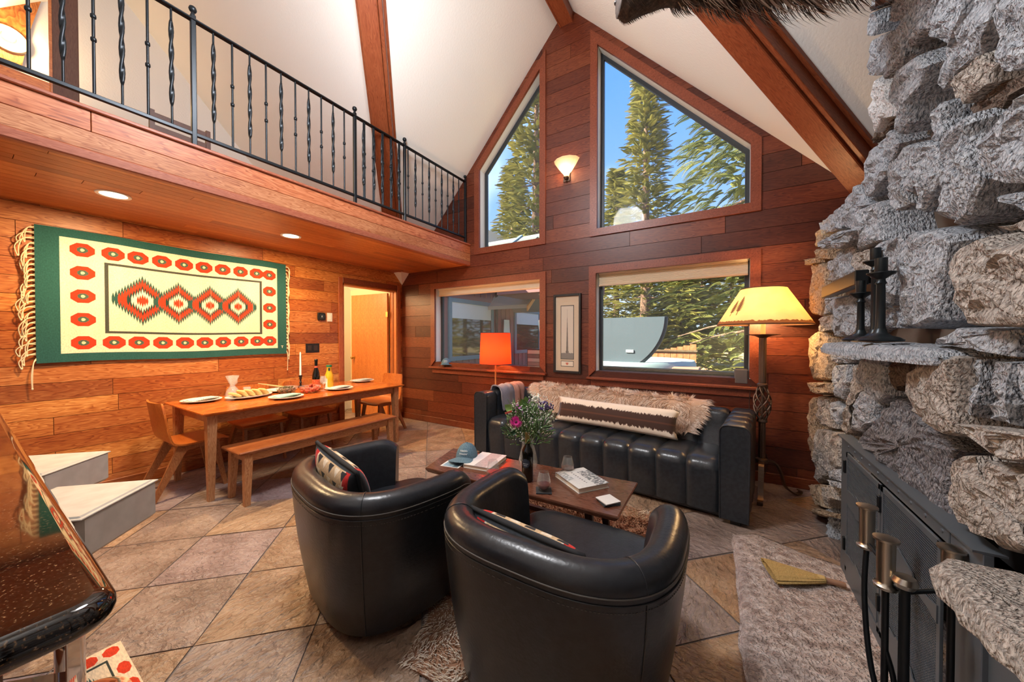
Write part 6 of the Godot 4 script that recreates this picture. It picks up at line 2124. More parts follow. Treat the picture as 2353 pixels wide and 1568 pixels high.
# ---------------------------------------------------------------- coffee table and what is on it
func build_coffee_table() -> void:
	var y := 0.43
	var wd := wood(M.grain_b, rgb(112, 82, 72), Vector3(0.4, 2.5, 2.5), Vector3(0.2, 0, 0.1), 0.16)
	var lg := wood(M.grain_b, rgb(70, 48, 40), Vector3(2, 2, 2), Vector3.ZERO, 0.4)
	var t := thing("coffee_table", "long dark wood coffee table with slanted ends before the sofa", "table")
	var o := [Vector3(-1.85, y, -1.80), Vector3(-0.474, y, -1.835), Vector3(-0.478, y, -2.335), Vector3(-1.97, y, -2.235)]
	var st := begin()
	var b := []
	var c := []
	var ctr := Vector3(-1.19, y, -2.05)
	for p in o:
		b.append(p + Vector3(0, -0.012, 0))
		var q: Vector3 = p + (ctr - p).normalized() * 0.02
		c.append(Vector3(q.x, y - 0.032, q.z))
	var a := []
	for p in o:
		a.append(p + (ctr - p).normalized() * 0.006)
	quad(st, a[0], a[1], a[2], a[3])
	quad(st, c[3], c[2], c[1], c[0])
	for i in 4:
		var j := (i + 1) % 4
		var bo: Vector3 = o[i] + Vector3(0, -0.005, 0)
		var bj: Vector3 = o[j] + Vector3(0, -0.005, 0)
		quad(st, bo, bj, a[j], a[i])
		quad(st, b[i], b[j], bj, bo)
		quad(st, c[i], c[j], b[j], b[i])
	part(t, "table_top", done(st), wd)
	for x in [-1.68, -0.70]:
		for z in [-1.93, -2.19]:
			part(t, "leg", bar(Vector3(x + 0.03 * signf(x + 1.2), y - 0.03, z), Vector3(x + 0.07 * signf(x + 1.2), 0.012, z + 0.03 * signf(z + 2.06)), Vector2(0.045, 0.03), Vector2(0.035, 0.025)), lg)
		part(t, "cross_rail", bar(Vector3(x + 0.05 * signf(x + 1.2), 0.14, -1.93), Vector3(x + 0.05 * signf(x + 1.2), 0.14, -2.19), Vector2(0.03, 0.05), Vector2(0.03, 0.05)), lg)
	for z in [-1.95, -2.17]:
		part(t, "stretcher", bar(Vector3(-1.72, 0.16, z), Vector3(-0.64, 0.16, z), Vector2(0.028, 0.03), Vector2(0.028, 0.03), Vector3(0, 0, 1)), lg)
	var Y := y + 0.0005
	# vase with flowers
	var vg := glass(0.13, Color(0.86, 0.92, 0.95))
	var vp := [Vector2(0, 0), Vector2(0.038, 0), Vector2(0.042, 0.006), Vector2(0.062, 0.06), Vector2(0.066, 0.09), Vector2(0.055, 0.15), Vector2(0.041, 0.20), Vector2(0.040, 0.215), Vector2(0.052, 0.262), Vector2(0.050, 0.262), Vector2(0.037, 0.215), Vector2(0.038, 0.20), Vector2(0.052, 0.15), Vector2(0.062, 0.09), Vector2(0.058, 0.06), Vector2(0.036, 0.012), Vector2(0, 0.012)]
	var vpos := Vector3(-1.155, Y, -2.085)
	solo("flower_vase", "clear bulbous glass vase holding the bouquet on the coffee table", "vase", lathe(vp, 36), vg, vpos)
	build_bouquet(vpos)
	# wine bottle
	var wb := thing("wine_bottle", "dark red wine bottle with gold capsule standing before the vase", "bottle", Vector3(-1.105, Y, -1.985))
	part(wb, "bottle", lathe([Vector2(0, 0.004), Vector2(0.032, 0), Vector2(0.0375, 0.006), Vector2(0.0375, 0.185), Vector2(0.034, 0.205), Vector2(0.018, 0.235), Vector2(0.0145, 0.25), Vector2(0.0145, 0.30)], 32), mat(rgb(18, 17, 12), 0.05))
	part(wb, "capsule", lathe([Vector2(0.0158, 0.25), Vector2(0.0152, 0.305), Vector2(0.0165, 0.308), Vector2(0.0165, 0.318), Vector2(0, 0.32)], 20), mat(rgb(176, 150, 96), 0.35, 0.7))
	var bd := begin(false)
	add_skin(bd, 16, 16, func(u: float, v: float) -> Vector3:
		var aa := u * TAU
		var rr := v * 0.030
		var px := cos(aa) * rr
		var py := sin(aa) * rr
		return Vector3(0.0379 * sin(px / 0.0379), 0.125 + py, 0.0379 * cos(px / 0.0379)))
	part(wb, "round_label", done(bd), mat(rgb(44, 52, 66), 0.5), T(Vector3.ZERO, Vector3(0, 10, 0)))
	for k in 2:
		part(wb, "label_line", skin(8, 1, func(u: float, v: float) -> Vector3:
			var px := (u - 0.5) * (0.036 - 0.012 * k)
			return Vector3(0.0383 * sin(px / 0.0383), 0.121 + k * -0.011 + v * 0.0035, 0.0383 * cos(px / 0.0383))), mat(rgb(190, 194, 196), 0.5), T(Vector3.ZERO, Vector3(0, 10, 0)))
	# stemless glasses on coasters
	var gp := [Vector2(0, 0), Vector2(0.022, 0), Vector2(0.034, 0.012), Vector2(0.043, 0.035), Vector2(0.043, 0.055), Vector2(0.036, 0.085), Vector2(0.029, 0.112), Vector2(0.0278, 0.112), Vector2(0.0345, 0.085), Vector2(0.0412, 0.055), Vector2(0.0412, 0.035), Vector2(0.032, 0.013), Vector2(0.02, 0.004), Vector2(0, 0.004)]
	var wp := [Vector2(0, 0.0045), Vector2(0.0195, 0.0045), Vector2(0.0318, 0.0135), Vector2(0.0405, 0.034), Vector2(0.0407, 0.038), Vector2(0, 0.038)]
	var wine := mat(rgb(86, 12, 18), 0.05)
	var gm := lathe(gp, 32)
	var wm := lathe(wp, 32)
	var cm := blanket_print(93)
	var gs := [[Vector3(-1.325, Y, -1.905), 0.2, "closest to the plain grey book"], [Vector3(-0.945, Y, -1.905), 0.5, "at the near edge by the tub chair"], [Vector3(-0.925, Y, -2.235), 0.3, "on the sofa side of the coffee table"]]
	for g in gs:
		solo("coaster", "square patterned coaster under the wine glass " + g[2], "coaster", box(Vector3(0.095, 0.006, 0.095), 0.001, Vector3(0, 0.003, 0)), cm, g[0], g[1], "coasters under the wine glasses")
		var w := thing("wine_glass", "stemless glass with red wine " + g[2], "glass", g[0] + Vector3(0, 0.0065, 0), 0.0, "stemless wine glasses")
		part(w, "bowl", gm, glass(0.10))
		part(w, "wine", wm, wine)
	# stack of spare coasters
	for k in 3:
		solo("spare_coaster", ["lowest coaster of the loose pile at the coffee table's right corner", "middle coaster of the loose pile at the coffee table's right corner", "white topped coaster on the loose pile at the coffee table's right corner"][k], "coaster", box(Vector3(0.10, 0.006, 0.10), 0.001, Vector3(0, 0.003, 0)), mat(rgb(48, 52, 56), 0.7) if k < 2 else mat(rgb(222, 220, 216), 0.6), Vector3(-0.565, Y + k * 0.0065, -1.965), 0.75 + k * 0.1, "loose coasters")
	# books
	book("large book with a grey and white photograph cover lying near the cap", Vector3(-1.525, Y, -2.10), 0.15, Vector2(0.215, 0.29), 0.026, 0)
	book("thick book with a pale map-like cover beside the pile of coasters", Vector3(-0.795, Y, -2.15), -0.62, Vector2(0.28, 0.225), 0.032, 1)
	# photo card
	var im := Image.create(64, 48, false, Image.FORMAT_RGB8)
	im.fill(rgb(232, 232, 230))
	var nz := FastNoiseLite.new()
	nz.seed = 3
	nz.frequency = 0.06
	for yy in range(4, 44):
		for xx in range(4, 60):
			var v := nz.get_noise_2d(xx, yy) * 0.5 + 0.5
			im.set_pixel(xx, yy, rgb(66, 110, 140).lerp(rgb(206, 222, 230), v) if yy < 30 else rgb(40, 66, 84).lerp(rgb(120, 150, 160), v))
	var pm := mat(Color.WHITE, 0.3)
	pm.albedo_texture = ImageTexture.create_from_image(im)
	solo("photo_card", "blue landscape photo card lying beside the cap", "card", sheet(2, 2, func(u: float, v: float) -> Vector3: return Vector3((v - 0.5) * 0.15, 0.0015, (u - 0.5) * 0.11), 0.0012, true), pm, Vector3(-1.715, Y, -1.945), 0.2)
	cap("faded blue denim baseball cap on the coffee table", Vector3(-1.70, Y, -2.09), deg_to_rad(20), 1.0)

func book(label: String, at: Vector3, turn: float, s: Vector2, h: float, kind: int) -> void:
	var o := thing("book", label, "book", at, turn, "books on the coffee table")
	var im := Image.create(160, 160, false, Image.FORMAT_RGB8)
	var nz := FastNoiseLite.new()
	nz.seed = 30 + kind
	nz.frequency = 0.05
	for y in 160:
		for x in 160:
			var v := nz.get_noise_2d(x, y * 1.6) * 0.5 + 0.5
			var c := rgb(226, 226, 224)
			if kind == 0:
				if y > 60:
					c = rgb(150, 148, 148).lerp(rgb(196, 194, 194), v)
				if y > 130:
					c = rgb(190, 190, 190).lerp(rgb(232, 232, 232), v)
			else:
				c = rgb(206, 208, 206).lerp(rgb(228, 228, 224), v)
				if x < 66 and y > 30 and v > 0.46:
					c = rgb(110, 116, 118)
				if x > 88 and x < 96 and y > 24 and y < 130 and (y / 7) % 2 == 0:
					c = rgb(120, 120, 120)
				if x > 120 and y < 90 and v > 0.5:
					c = rgb(160, 168, 166)
			im.set_pixel(x, y, c)
	var cm := mat(Color.WHITE, 0.35)
	cm.albedo_texture = ImageTexture.create_from_image(im)
	part(o, "cover", sheet(2, 2, func(u: float, v: float) -> Vector3: return Vector3((v - 0.5) * s.x, h - 0.0015, (u - 0.5) * s.y), 0.003, true), cm)
	part(o, "back_cover", box(Vector3(s.x, 0.003, s.y), 0, Vector3(0, 0.0015, 0)), mat(rgb(214, 212, 208), 0.4))
	part(o, "spine", box(Vector3(0.004, h, s.y), 0.001, Vector3(-s.x / 2 + 0.001, h / 2, 0)), mat(rgb(210, 208, 204), 0.4))
	part(o, "pages", box(Vector3(s.x - 0.012, h - 0.006, s.y - 0.010), 0, Vector3(0, h / 2, 0)), mat(rgb(222, 206, 186), 0.8))

func cap(label: String, at: Vector3, turn: float, k: float) -> void:
	var denim := mat(Color.WHITE, 0.9)
	denim.albedo_texture = noise_tex(27, 0.06, [[0.2, rgb(52, 76, 92)], [0.6, rgb(92, 122, 138)], [0.85, rgb(140, 164, 172)]], 4)
	tripl(denim, Vector3(5, 5, 5), false)
	var o := thing("baseball_cap", label, "cap", at, turn, "denim caps")
	var cr := begin(false)
	add_skin(cr, 36, 12, func(u: float, v: float) -> Vector3:
		var a := TAU * u
		var b := v * PI * 0.5
		var seam := 1.0 - 0.012 * pow(absf(cos(a * 3.0)), 12.0)
		return Vector3(cos(a) * 0.083 * cos(b) * seam, 0.015 + 0.112 * sin(b) * (1.0 - 0.08 * cos(b) * maxf(0.0, -sin(a))), -sin(a) * 0.095 * cos(b) * seam))
	part(o, "crown", done(cr), denim, T(Vector3.ZERO, Vector3.ZERO, Vector3.ONE * k))
	var bf := func(u: float, v: float) -> Vector3:
		var a := lerpf(-0.98, 0.98, u)
		var rr := lerpf(0.088, 0.165, v * sqrt(maxf(0.02, 1.0 - 0.35 * a * a)))
		return Vector3(sin(a) * rr * 0.95, 0.020 + 0.022 * cos(a * 1.5) - 0.012 * v, cos(a) * rr)
	part(o, "brim", sheet(20, 6, bf, 0.004), denim, T(Vector3.ZERO, Vector3.ZERO, Vector3.ONE * k))
	part(o, "button", cushion(Vector3(0.014, 0.006, 0.014) * k, 0.9, 10, 6), denim, T(Vector3(0, 0.129 * k, 0)))
	var em := begin(false)
	for line in 2:
		var pts := []
		for i in 30:
			var t := i / 29.0
			var a := lerpf(-0.42, 0.42, t)
			var y := 0.086 - line * 0.020 + 0.006 * sin(t * 38.0 + line * 2.0)
			var rr := 0.096 * sqrt(maxf(0.0, 1.0 - pow((y - 0.015) / 0.115, 2.0))) + 0.001
			pts.append(Vector3(sin(a) * rr * 0.9, y, cos(a) * rr))
		add_tube(em, pts, 0.0014, 5)
	part(o, "embroidery", done(em), mat(rgb(226, 230, 230), 0.8), T(Vector3.ZERO, Vector3.ZERO, Vector3.ONE * k))

func leaf_mesh(l: float, w: float) -> ArrayMesh:
	return skin(6, 6, func(u: float, v: float) -> Vector3:
		var s := u * 2.0 - 1.0
		var ww := w * sin(pow(v, 0.7) * PI) * 0.5
		return Vector3(s * ww, 0.12 * l * s * s, v * l))

func build_bouquet(base: Vector3) -> void:
	var r := RandomNumberGenerator.new()
	r.seed = 77
	var o := thing("bouquet", "mixed bouquet with a magenta gerbera, baby's breath and green leaves", "flowers", base)
	var green := mat(rgb(86, 124, 62), 0.55)
	green.backlight_enabled = true
	green.backlight = Color(0.3, 0.4, 0.2)
	var pale := mat(rgb(148, 182, 100), 0.5)
	var dark := mat(rgb(56, 92, 62), 0.6)
	# camera side of the bouquet is towards +x,+z; axes: r = to the right in view, t = towards the viewer
	var R := Vector3(0.851, 0, -0.525)
	var Tn := Vector3(0.525, 0, 0.851)
	var sb := begin(false)
	for k in 34:
		var a := r.randf() * TAU
		var rr := sqrt(r.randf()) * 0.17
		var top := Vector3(0, 0.42 + 0.16 * r.randf() - rr * 0.4, 0) + R * cos(a) * rr + Tn * sin(a) * rr
		var foot := Vector3(r.randf_range(-0.02, 0.02), 0.02, r.randf_range(-0.02, 0.02))
		add_tube(sb, curve([foot, Vector3(r.randf_range(-0.02, 0.02), 0.22, r.randf_range(-0.02, 0.02)), top], 5), 0.0018, 4)
	part(o, "stems", done(sb), green)
	# gerbera facing the viewer
	var c := R * -0.085 + Vector3(0, 0.385, 0) + Tn * 0.10
	var pet := begin(false)
	for ring in 3:
		for k in 20:
			var a := TAU * (k + ring * 0.33) / 20.0
			var L := 0.045 - ring * 0.010
			var d := Vector3(cos(a), sin(a), 0)
			var pm := [Vector3.ZERO, d * L * 0.6 + Vector3(-d.y, d.x, 0) * 0.006, d * L + Vector3(0, 0, 0.006 + ring * 0.004), d * L * 0.6 - Vector3(-d.y, d.x, 0) * 0.006]
			quad(pet, pm[0] + Vector3(0, 0, ring * 0.002), pm[1] + Vector3(0, 0, 0.004 + ring * 0.003), pm[2], pm[3] + Vector3(0, 0, 0.004 + ring * 0.003))
	var face := Transform3D(Basis(R, Vector3.UP, Tn).rotated(R, -0.25), c)
	var gb := part(o, "gerbera", done(pet), mat(rgb(206, 32, 132), 0.6), face)
	part(gb, "flower_eye", cushion(Vector3(0.020, 0.020, 0.010), 0.9, 12, 6), mat(rgb(96, 24, 60), 0.8), T(Vector3(0, 0, 0.006)))
	# baby's breath: tiny blossoms
	var bl := []
	var ball := cushion(Vector3(0.008, 0.006, 0.008), 0.9, 6, 4)
	for k in 900:
		var a := r.randf() * TAU
		var rr := sqrt(r.randf()) * 0.16
		var h := 0.30 + r.randf() * 0.24 - rr * 0.35 + (0.03 if cos(a) > 0 else 0.0)
		var p := Vector3(0, h, 0) + R * (cos(a) * rr + 0.02) + Tn * sin(a) * rr * 0.8
		var tone := r.randf()
		var col := lin(238, 236, 232) if tone < 0.72 else (lin(206, 160, 196) if tone < 0.82 else lin(196, 206, 188))
		bl.append([p, Vector3(r.randf_range(-1, 1), 1, r.randf_range(-1, 1)), Vector3(1, 0, 0), r.randf_range(0.6, 1.3), col])
	fur(o, "small_blossoms", bl, ball, 0.8)
	var fo := []
	var lm := leaf_mesh(0.05, 0.014)
	for k in 420:
		var a := r.randf() * TAU
		var rr := sqrt(r.randf()) * 0.15
		var h := 0.27 + r.randf() * 0.22 - rr * 0.3
		var p := Vector3(0, h, 0) + R * cos(a) * rr + Tn * sin(a) * rr
		var d := (p - Vector3(0, 0.2, 0)).normalized()
		var z := d + Vector3(r.randf_range(-0.6, 0.6), r.randf_range(-0.4, 0.6), r.randf_range(-0.6, 0.6))
		fo.append([p, z.cross(Vector3(0.3, 0.5, 0.8)), z, r.randf_range(0.6, 1.2), lin(70, 104, 66).lerp(lin(128, 156, 104), r.randf())])
	fur(o, "small_leaves", fo, lm, 0.6)
	# clusters of colour and larger leaves
	var clus := [[Vector2(-0.06, 0.46), rgb(186, 120, 176), 0.030, "pink_blossom"], [Vector2(-0.005, 0.51), rgb(150, 96, 150), 0.022, "purple_blossom"], [Vector2(0.10, 0.485), rgb(92, 70, 120), 0.034, "lavender"], [Vector2(0.15, 0.475), rgb(84, 66, 108), 0.026, "lavender"], [Vector2(0.05, 0.535), rgb(232, 234, 222), 0.032, "white_blossom"], [Vector2(0.135, 0.40), rgb(226, 230, 208), 0.036, "white_blossom"]]
	for q in clus:
		var cs := begin(false)
		for k in 26:
			var d: Vector3 = Vector3(r.randf_range(-1, 1), r.randf_range(-1, 1), r.randf_range(-1, 1)) * q[2] * 0.8
			add_cushion(cs, d, Vector3.ONE * q[2] * 0.42, 0.9, 7, 5)
		part(o, q[3], done(cs), mat(q[1], 0.75), T(R * q[0].x + Vector3(0, q[0].y, 0) + Tn * 0.05))
	var big := [[Vector2(-0.16, 0.475), 0.06, 0.055, pale], [Vector2(-0.045, 0.50), 0.07, 0.065, green], [Vector2(-0.02, 0.52), 0.06, 0.055, green], [Vector2(-0.13, 0.30), 0.08, 0.03, dark], [Vector2(-0.08, 0.285), 0.05, 0.018, pale], [Vector2(0.075, 0.285), 0.07, 0.02, green], [Vector2(0.055, 0.30), 0.07, 0.022, green], [Vector2(0.15, 0.345), 0.05, 0.012, dark]]
	for q in big:
		var dirv: Vector3 = (R * q[0].x + Vector3(0, q[0].y - 0.36, 0)).normalized()
		var y := Tn
		var x := y.cross(dirv).normalized()
		part(o, "leaf", leaf_mesh(q[1], q[2]), q[3], Transform3D(Basis(x, y, dirv), R * q[0].x * 0.85 + Vector3(0, q[0].y, 0) + Tn * 0.06 - dirv * q[1] * 0.5))
	part(o, "plant_tag", box(Vector3(0.05, 0.012, 0.002), 0, Vector3.ZERO), mat(rgb(196, 80, 66), 0.5), Transform3D(Basis(R, Vector3.UP, Tn).rotated(Tn, 0.35), R * -0.135 + Vector3(0, 0.445, 0) + Tn * 0.08))

# ---------------------------------------------------------------- lamps, picture, blinds, sill things
func build_room_things() -> void:
	# tall iron floor lamp
	var bronze := mat(rgb(104, 86, 74), 0.4, 0.75)
	var L := thing("floor_lamp", "tall bronze floor lamp with a painted parchment shade in the window corner", "lamp", Vector3(0.28, 0, -3.74))
	part(L, "lower_pole", fluted(0.30, 0.64, 0.026), bronze)
	part(L, "upper_pole", fluted(0.96, 1.37, 0.028), bronze)
	part(L, "collar", lathe([Vector2(0.028, 0.625), Vector2(0.040, 0.632), Vector2(0.040, 0.648), Vector2(0.028, 0.656)], 20), bronze)
	part(L, "collar", lathe([Vector2(0.028, 0.94), Vector2(0.040, 0.948), Vector2(0.040, 0.964), Vector2(0.028, 0.972)], 20), bronze)
	part(L, "basket_core", tube([Vector3(0, 0.64, 0), Vector3(0, 0.96, 0)], 0.012, 8), bronze)
	for k in 10:
		var pts := []
		var dir := 1.0 if k < 6 else -1.0
		for i in 22:
			var t := i / 21.0
			var a := TAU * k / 6.0 + dir * t * PI * 1.1
			var rr := 0.024 + 0.040 * sin(t * PI)
			pts.append(Vector3(cos(a) * rr, lerpf(0.645, 0.95, t), sin(a) * rr))
		part(L, "basket_rod", tube(pts, 0.0065, 6), bronze)
	part(L, "drip_dish", lathe([Vector2(0.02, 1.365), Vector2(0.06, 1.385), Vector2(0.125, 1.398), Vector2(0.125, 1.402), Vector2(0.02, 1.40)], 28), bronze)
	part(L, "candle_sleeve", lathe([Vector2(0.02, 1.40), Vector2(0.02, 1.50)], 16), mat(rgb(222, 196, 150), 0.6))
	part(L, "hub", lathe([Vector2(0, 0.27), Vector2(0.045, 0.275), Vector2(0.05, 0.29), Vector2(0.045, 0.305), Vector2(0.025, 0.315)], 20), bronze)
	for k in 3:
		var a := deg_to_rad([96.0, -24.0, 216.0][k])
		var d := Vector3(cos(a), 0, sin(a))
		var pf := curve([Vector3(0, 0.285, 0), d * 0.10 + Vector3(0, 0.28, 0), d * 0.155 + Vector3(0, 0.19, 0), d * 0.19 + Vector3(0, 0.07, 0), d * 0.26 + Vector3(0, 0.012, 0), d * 0.30 + Vector3(0, 0.012, 0), d * 0.315 + Vector3(0, 0.035, 0), d * 0.295 + Vector3(0, 0.042, 0)], 4)
		var st := begin()
		for i in pf.size() - 1:
			add_bar(st, pf[i], pf[i + 1], Vector2(0.040, 0.012), Vector2(0.040, 0.012), d.cross(Vector3.UP))
		part(L, "foot", done(st), bronze)
	var sh := Image.create(512, 128, false, Image.FORMAT_RGB8)
	var nz := FastNoiseLite.new()
	nz.seed = 2
	nz.frequency = 0.02
	for y in 128:
		for x in 512:
			var v := nz.get_noise_2d(x, y) * 0.5 + 0.5
			var c := rgb(222, 194, 150).lerp(rgb(236, 212, 172), v)
			if y > 116 + nz.get_noise_1d(x * 6.0) * 5.0:
				c = rgb(120, 84, 56)
			sh.set_pixel(x, y, c)
	for t in [[188, 30, 96], [206, 42, 98], [330, 40, 96], [450, 40, 96]]:
		for y in range(t[1], t[2]):
			var q: float = float(y - t[1]) / (t[2] - t[1])
			var w := int((4.0 + 16.0 * sin(minf(q * 1.15, 1.0) * PI * 0.9)) * (0.7 + 0.3 * sin(y * 1.3))) if q < 0.8 else 2
			sh.fill_rect(Rect2i(t[0] - w / 2, y, w, 1), rgb(84, 66, 58))
	var sm := mat(Color.WHITE, 0.8)
	sm.albedo_texture = ImageTexture.create_from_image(sh)
	sm.backlight_enabled = true
	sm.backlight = Color(0.8, 0.72, 0.56)
	var cs := begin(false)
	add_skin(cs, 48, 6, func(u: float, v: float) -> Vector3:
		var a := TAU * u
		var rr := lerpf(0.165, 0.345, v) * (1.0 + 0.012 * absf(cos(a * 3.0)))
		return Vector3(cos(a) * rr, lerpf(1.80, 1.485, v), sin(a) * rr), false, true)
	part(L, "lamp_shade", done(cs), sm)
	for q in [[0.165, 1.80], [0.345, 1.485]]:
		var pts := []
		for i in 49:
			pts.append(Vector3(cos(TAU * i / 48) * q[0], q[1], sin(TAU * i / 48) * q[0]))
		part(L, "shade_lacing", tube(pts, 0.005, 6), mat(rgb(96, 62, 40), 0.8))
	part(L, "shade_frame", tube([Vector3(-0.165, 1.79, 0), Vector3(0.165, 1.79, 0)], 0.004, 6), bronze)
	part(L, "light_bulb", cushion(Vector3(0.06, 0.09, 0.06), 0.9, 14, 8), glow(Color(1.0, 0.82, 0.56), 6.0), T(Vector3(0, 1.57, 0)))
	omni(L, Vector3(0, 1.57, 0), Color(1.0, 0.82, 0.58), 0.75, 0.04)
	# cord
	solo("lamp_cord", "thin brown cord hanging down the wall beside the floor lamp", "cord", tube(curve([Vector3(0.21, 0.92, -4.0), Vector3(0.20, 0.7, -4.02), Vector3(0.23, 0.62, -3.99), Vector3(0.20, 0.58, -4.02), Vector3(0.24, 0.4, -4.0), Vector3(0.34, 0.25, -3.98), Vector3(0.30, 0.02, -3.95)], 8), 0.004, 6), mat(rgb(60, 40, 34), 0.6))

	# orange drum lamp behind the sofa
	var O := thing("drum_lamp", "slim floor lamp with an orange drum shade behind the sofa's left end", "lamp", Vector3(-2.60, 0, -3.80))
	part(O, "base", lathe([Vector2(0, 0), Vector2(0.13, 0), Vector2(0.13, 0.012), Vector2(0.02, 0.02), Vector2(0, 0.02)], 28), mat(rgb(190, 140, 90), 0.4))
	part(O, "pole", tube([Vector3(0, 0.01, 0), Vector3(0, 1.16, 0)], 0.010, 10), mat(rgb(206, 150, 96), 0.4))
	var om := mat(Color.WHITE, 0.9)
	om.albedo_texture = noise_tex(28, 0.15, [[0.2, rgb(196, 84, 50)], [0.8, rgb(226, 112, 70)]], 2)
	tripl(om, Vector3(5, 5, 5), false)
	om.backlight_enabled = true
	om.backlight = Color(1.0, 0.55, 0.35)
	part(O, "lamp_shade", skin(40, 4, func(u: float, v: float) -> Vector3:
		var a := TAU * u
		var rr := lerpf(0.195, 0.212, v)
		return Vector3(cos(a) * rr, lerpf(1.43, 1.02, v), sin(a) * rr)), om)
	for q in [[0.195, 1.43], [0.212, 1.02]]:
		var pts := []
		for i in 41:
			pts.append(Vector3(cos(TAU * i / 40) * q[0], q[1], sin(TAU * i / 40) * q[0]))
		part(O, "shade_ring", tube(pts, 0.003, 5), M.iron)
	part(O, "light_bulb", cushion(Vector3(0.05, 0.07, 0.05), 0.9, 12, 8), glow(Color(1.0, 0.7, 0.45), 4.0), T(Vector3(0, 1.20, 0)))
	omni(O, Vector3(0, 1.20, 0), Color(1.0, 0.74, 0.5), 0.6, 0.04)

	# wall sconce
	var S := thing("wall_sconce", "faceted frosted glass wall sconce between the upper windows", "sconce", Vector3(-1.69, 3.32, ZG + 0.016))
	var prf := [Vector2(0.022, 0.03), Vector2(0.05, 0.09), Vector2(0.11, 0.165), Vector2(0.165, 0.245)]
	var sg := begin(true)
	var nf := 6
	for k in prf.size() - 1:
		for i in nf:
			var a0 := PI * i / nf
			var a1 := PI * (i + 1) / nf
			var p0: Vector2 = prf[k]
			var p1: Vector2 = prf[k + 1]
			quad(sg, Vector3(cos(a0) * p0.x, p0.y, sin(a0) * p0.x * 0.85), Vector3(cos(a0) * p1.x, p1.y, sin(a0) * p1.x * 0.85), Vector3(cos(a1) * p1.x, p1.y, sin(a1) * p1.x * 0.85), Vector3(cos(a1) * p0.x, p0.y, sin(a1) * p0.x * 0.85))
	var gm := mat(rgb(236, 214, 180), 0.5)
	gm.backlight_enabled = true
	gm.backlight = Color(1, 0.95, 0.85)
	part(S, "glass_shade", done(sg), gm)
	part(S, "cup", lathe([Vector2(0, 0), Vector2(0.02, 0.005), Vector2(0.032, 0.03), Vector2(0.028, 0.04)], 16), bronze, T(Vector3(0, 0, 0.028)))
	part(S, "finial", cushion(Vector3(0.02, 0.03, 0.02), 0.9, 10, 6), bronze, T(Vector3(0, -0.012, 0.028)))
	part(S, "wall_plate", box(Vector3(0.09, 0.13, 0.012), 0.004, Vector3(0, 0.05, 0.006)), bronze)
	part(S, "light_bulb", cushion(Vector3(0.045, 0.07, 0.045), 0.9, 12, 8), glow(Color(1.0, 0.9, 0.7), 7.0), T(Vector3(0, 0.12, 0.055)))
	omni(S, Vector3(0, 0.12, 0.055), Color(1.0, 0.84, 0.6), 0.3, 0.03)

	# framed picture
	var P := thing("framed_picture", "narrow black framed picture of a tall tower between the lower windows", "picture", Vector3(-1.678, 1.418, ZG + 0.016))
	var w := 0.365
	var h := 0.985
	for s in [-1.0, 1.0]:
		part(P, "frame", span(Vector3(s * w / 2, -h / 2, 0), Vector3(s * (w / 2 - 0.028), h / 2, 0.03), 0.003), M.black)
		part(P, "frame", span(Vector3(-w / 2 + 0.028, s * h / 2, 0), Vector3(w / 2 - 0.028, s * (h / 2 - 0.028), 0.03), 0.003), M.black)
	part(P, "mount", span(Vector3(-w / 2 + 0.02, -h / 2 + 0.02, 0.002), Vector3(w / 2 - 0.02, h / 2 - 0.02, 0.010)), mat(rgb(206, 184, 156), 0.8))
	var im := Image.create(96, 400, false, Image.FORMAT_RGB8)
	for y in 400:
		for x in 96:
			var c := rgb(206, 194, 178)
			var tw := 0.0
			if y > 24 and y < 380:
				tw = 1.0 + maxf(0.0, (y - 90) * 0.028) + (3.0 if y > 340 else 0.0)
				if y < 70:
					tw = 0.8
			if absf(x - 48) < tw:
				c = rgb(74, 66, 62)
				if x > 48 and (y / 5) % 2 == 0:
					c = rgb(120, 110, 104)
			if y > 356 + int(8.0 * nz.get_noise_1d(x * 9.0)):
				c = rgb(84, 80, 78).lerp(rgb(140, 134, 128), nz.get_noise_2d(x * 12.0, y * 12.0) * 0.5 + 0.5)
			im.set_pixel(x, y, c)
	var pm := mat(Color.WHITE, 0.6)
	pm.albedo_texture = ImageTexture.create_from_image(im)
	part(P, "print_border", span(Vector3(-0.089, -0.322, 0.0105), Vector3(0.089, 0.352, 0.0115)), M.black)
	part(P, "tower_print", skin(1, 1, func(u: float, v: float) -> Vector3: return Vector3(lerpf(-0.080, 0.080, u), lerpf(0.343, -0.313, v), 0.0122), true, true), pm)
	part(P, "plaque_border", span(Vector3(-0.086, -0.412, 0.0105), Vector3(0.086, -0.340, 0.0115)), M.black)
	part(P, "plaque", span(Vector3(-0.079, -0.405, 0.011), Vector3(0.079, -0.347, 0.0124)), mat(rgb(226, 214, 196), 0.7))
	part(P, "orange_mark", prism(pv([-0.02, -0.362, 0.018, -0.362, 0.014, -0.384, 0.002, -0.394, -0.014, -0.384]), Vector3.ZERO, Vector3.RIGHT, Vector3.UP, 0.0124, 0.0130), mat(rgb(206, 96, 64), 0.7))
	part(P, "picture_glass", span(Vector3(-w / 2 + 0.026, -h / 2 + 0.026, 0.020), Vector3(w / 2 - 0.026, h / 2 - 0.026, 0.022)), glass(0.03))

	# cellular blinds pulled up
	var fab := mat(rgb(232, 214, 188), 0.9)
	fab.backlight_enabled = true
	fab.backlight = Color(0.6, 0.55, 0.45)
	var bd := [[-3.905, -2.07, 2.02, 2.15, "raised cream cellular blind at the top of the lower left window"], [-1.30, 0.185, 1.985, 2.15, "raised cream cellular blind at the top of the lower right window"]]
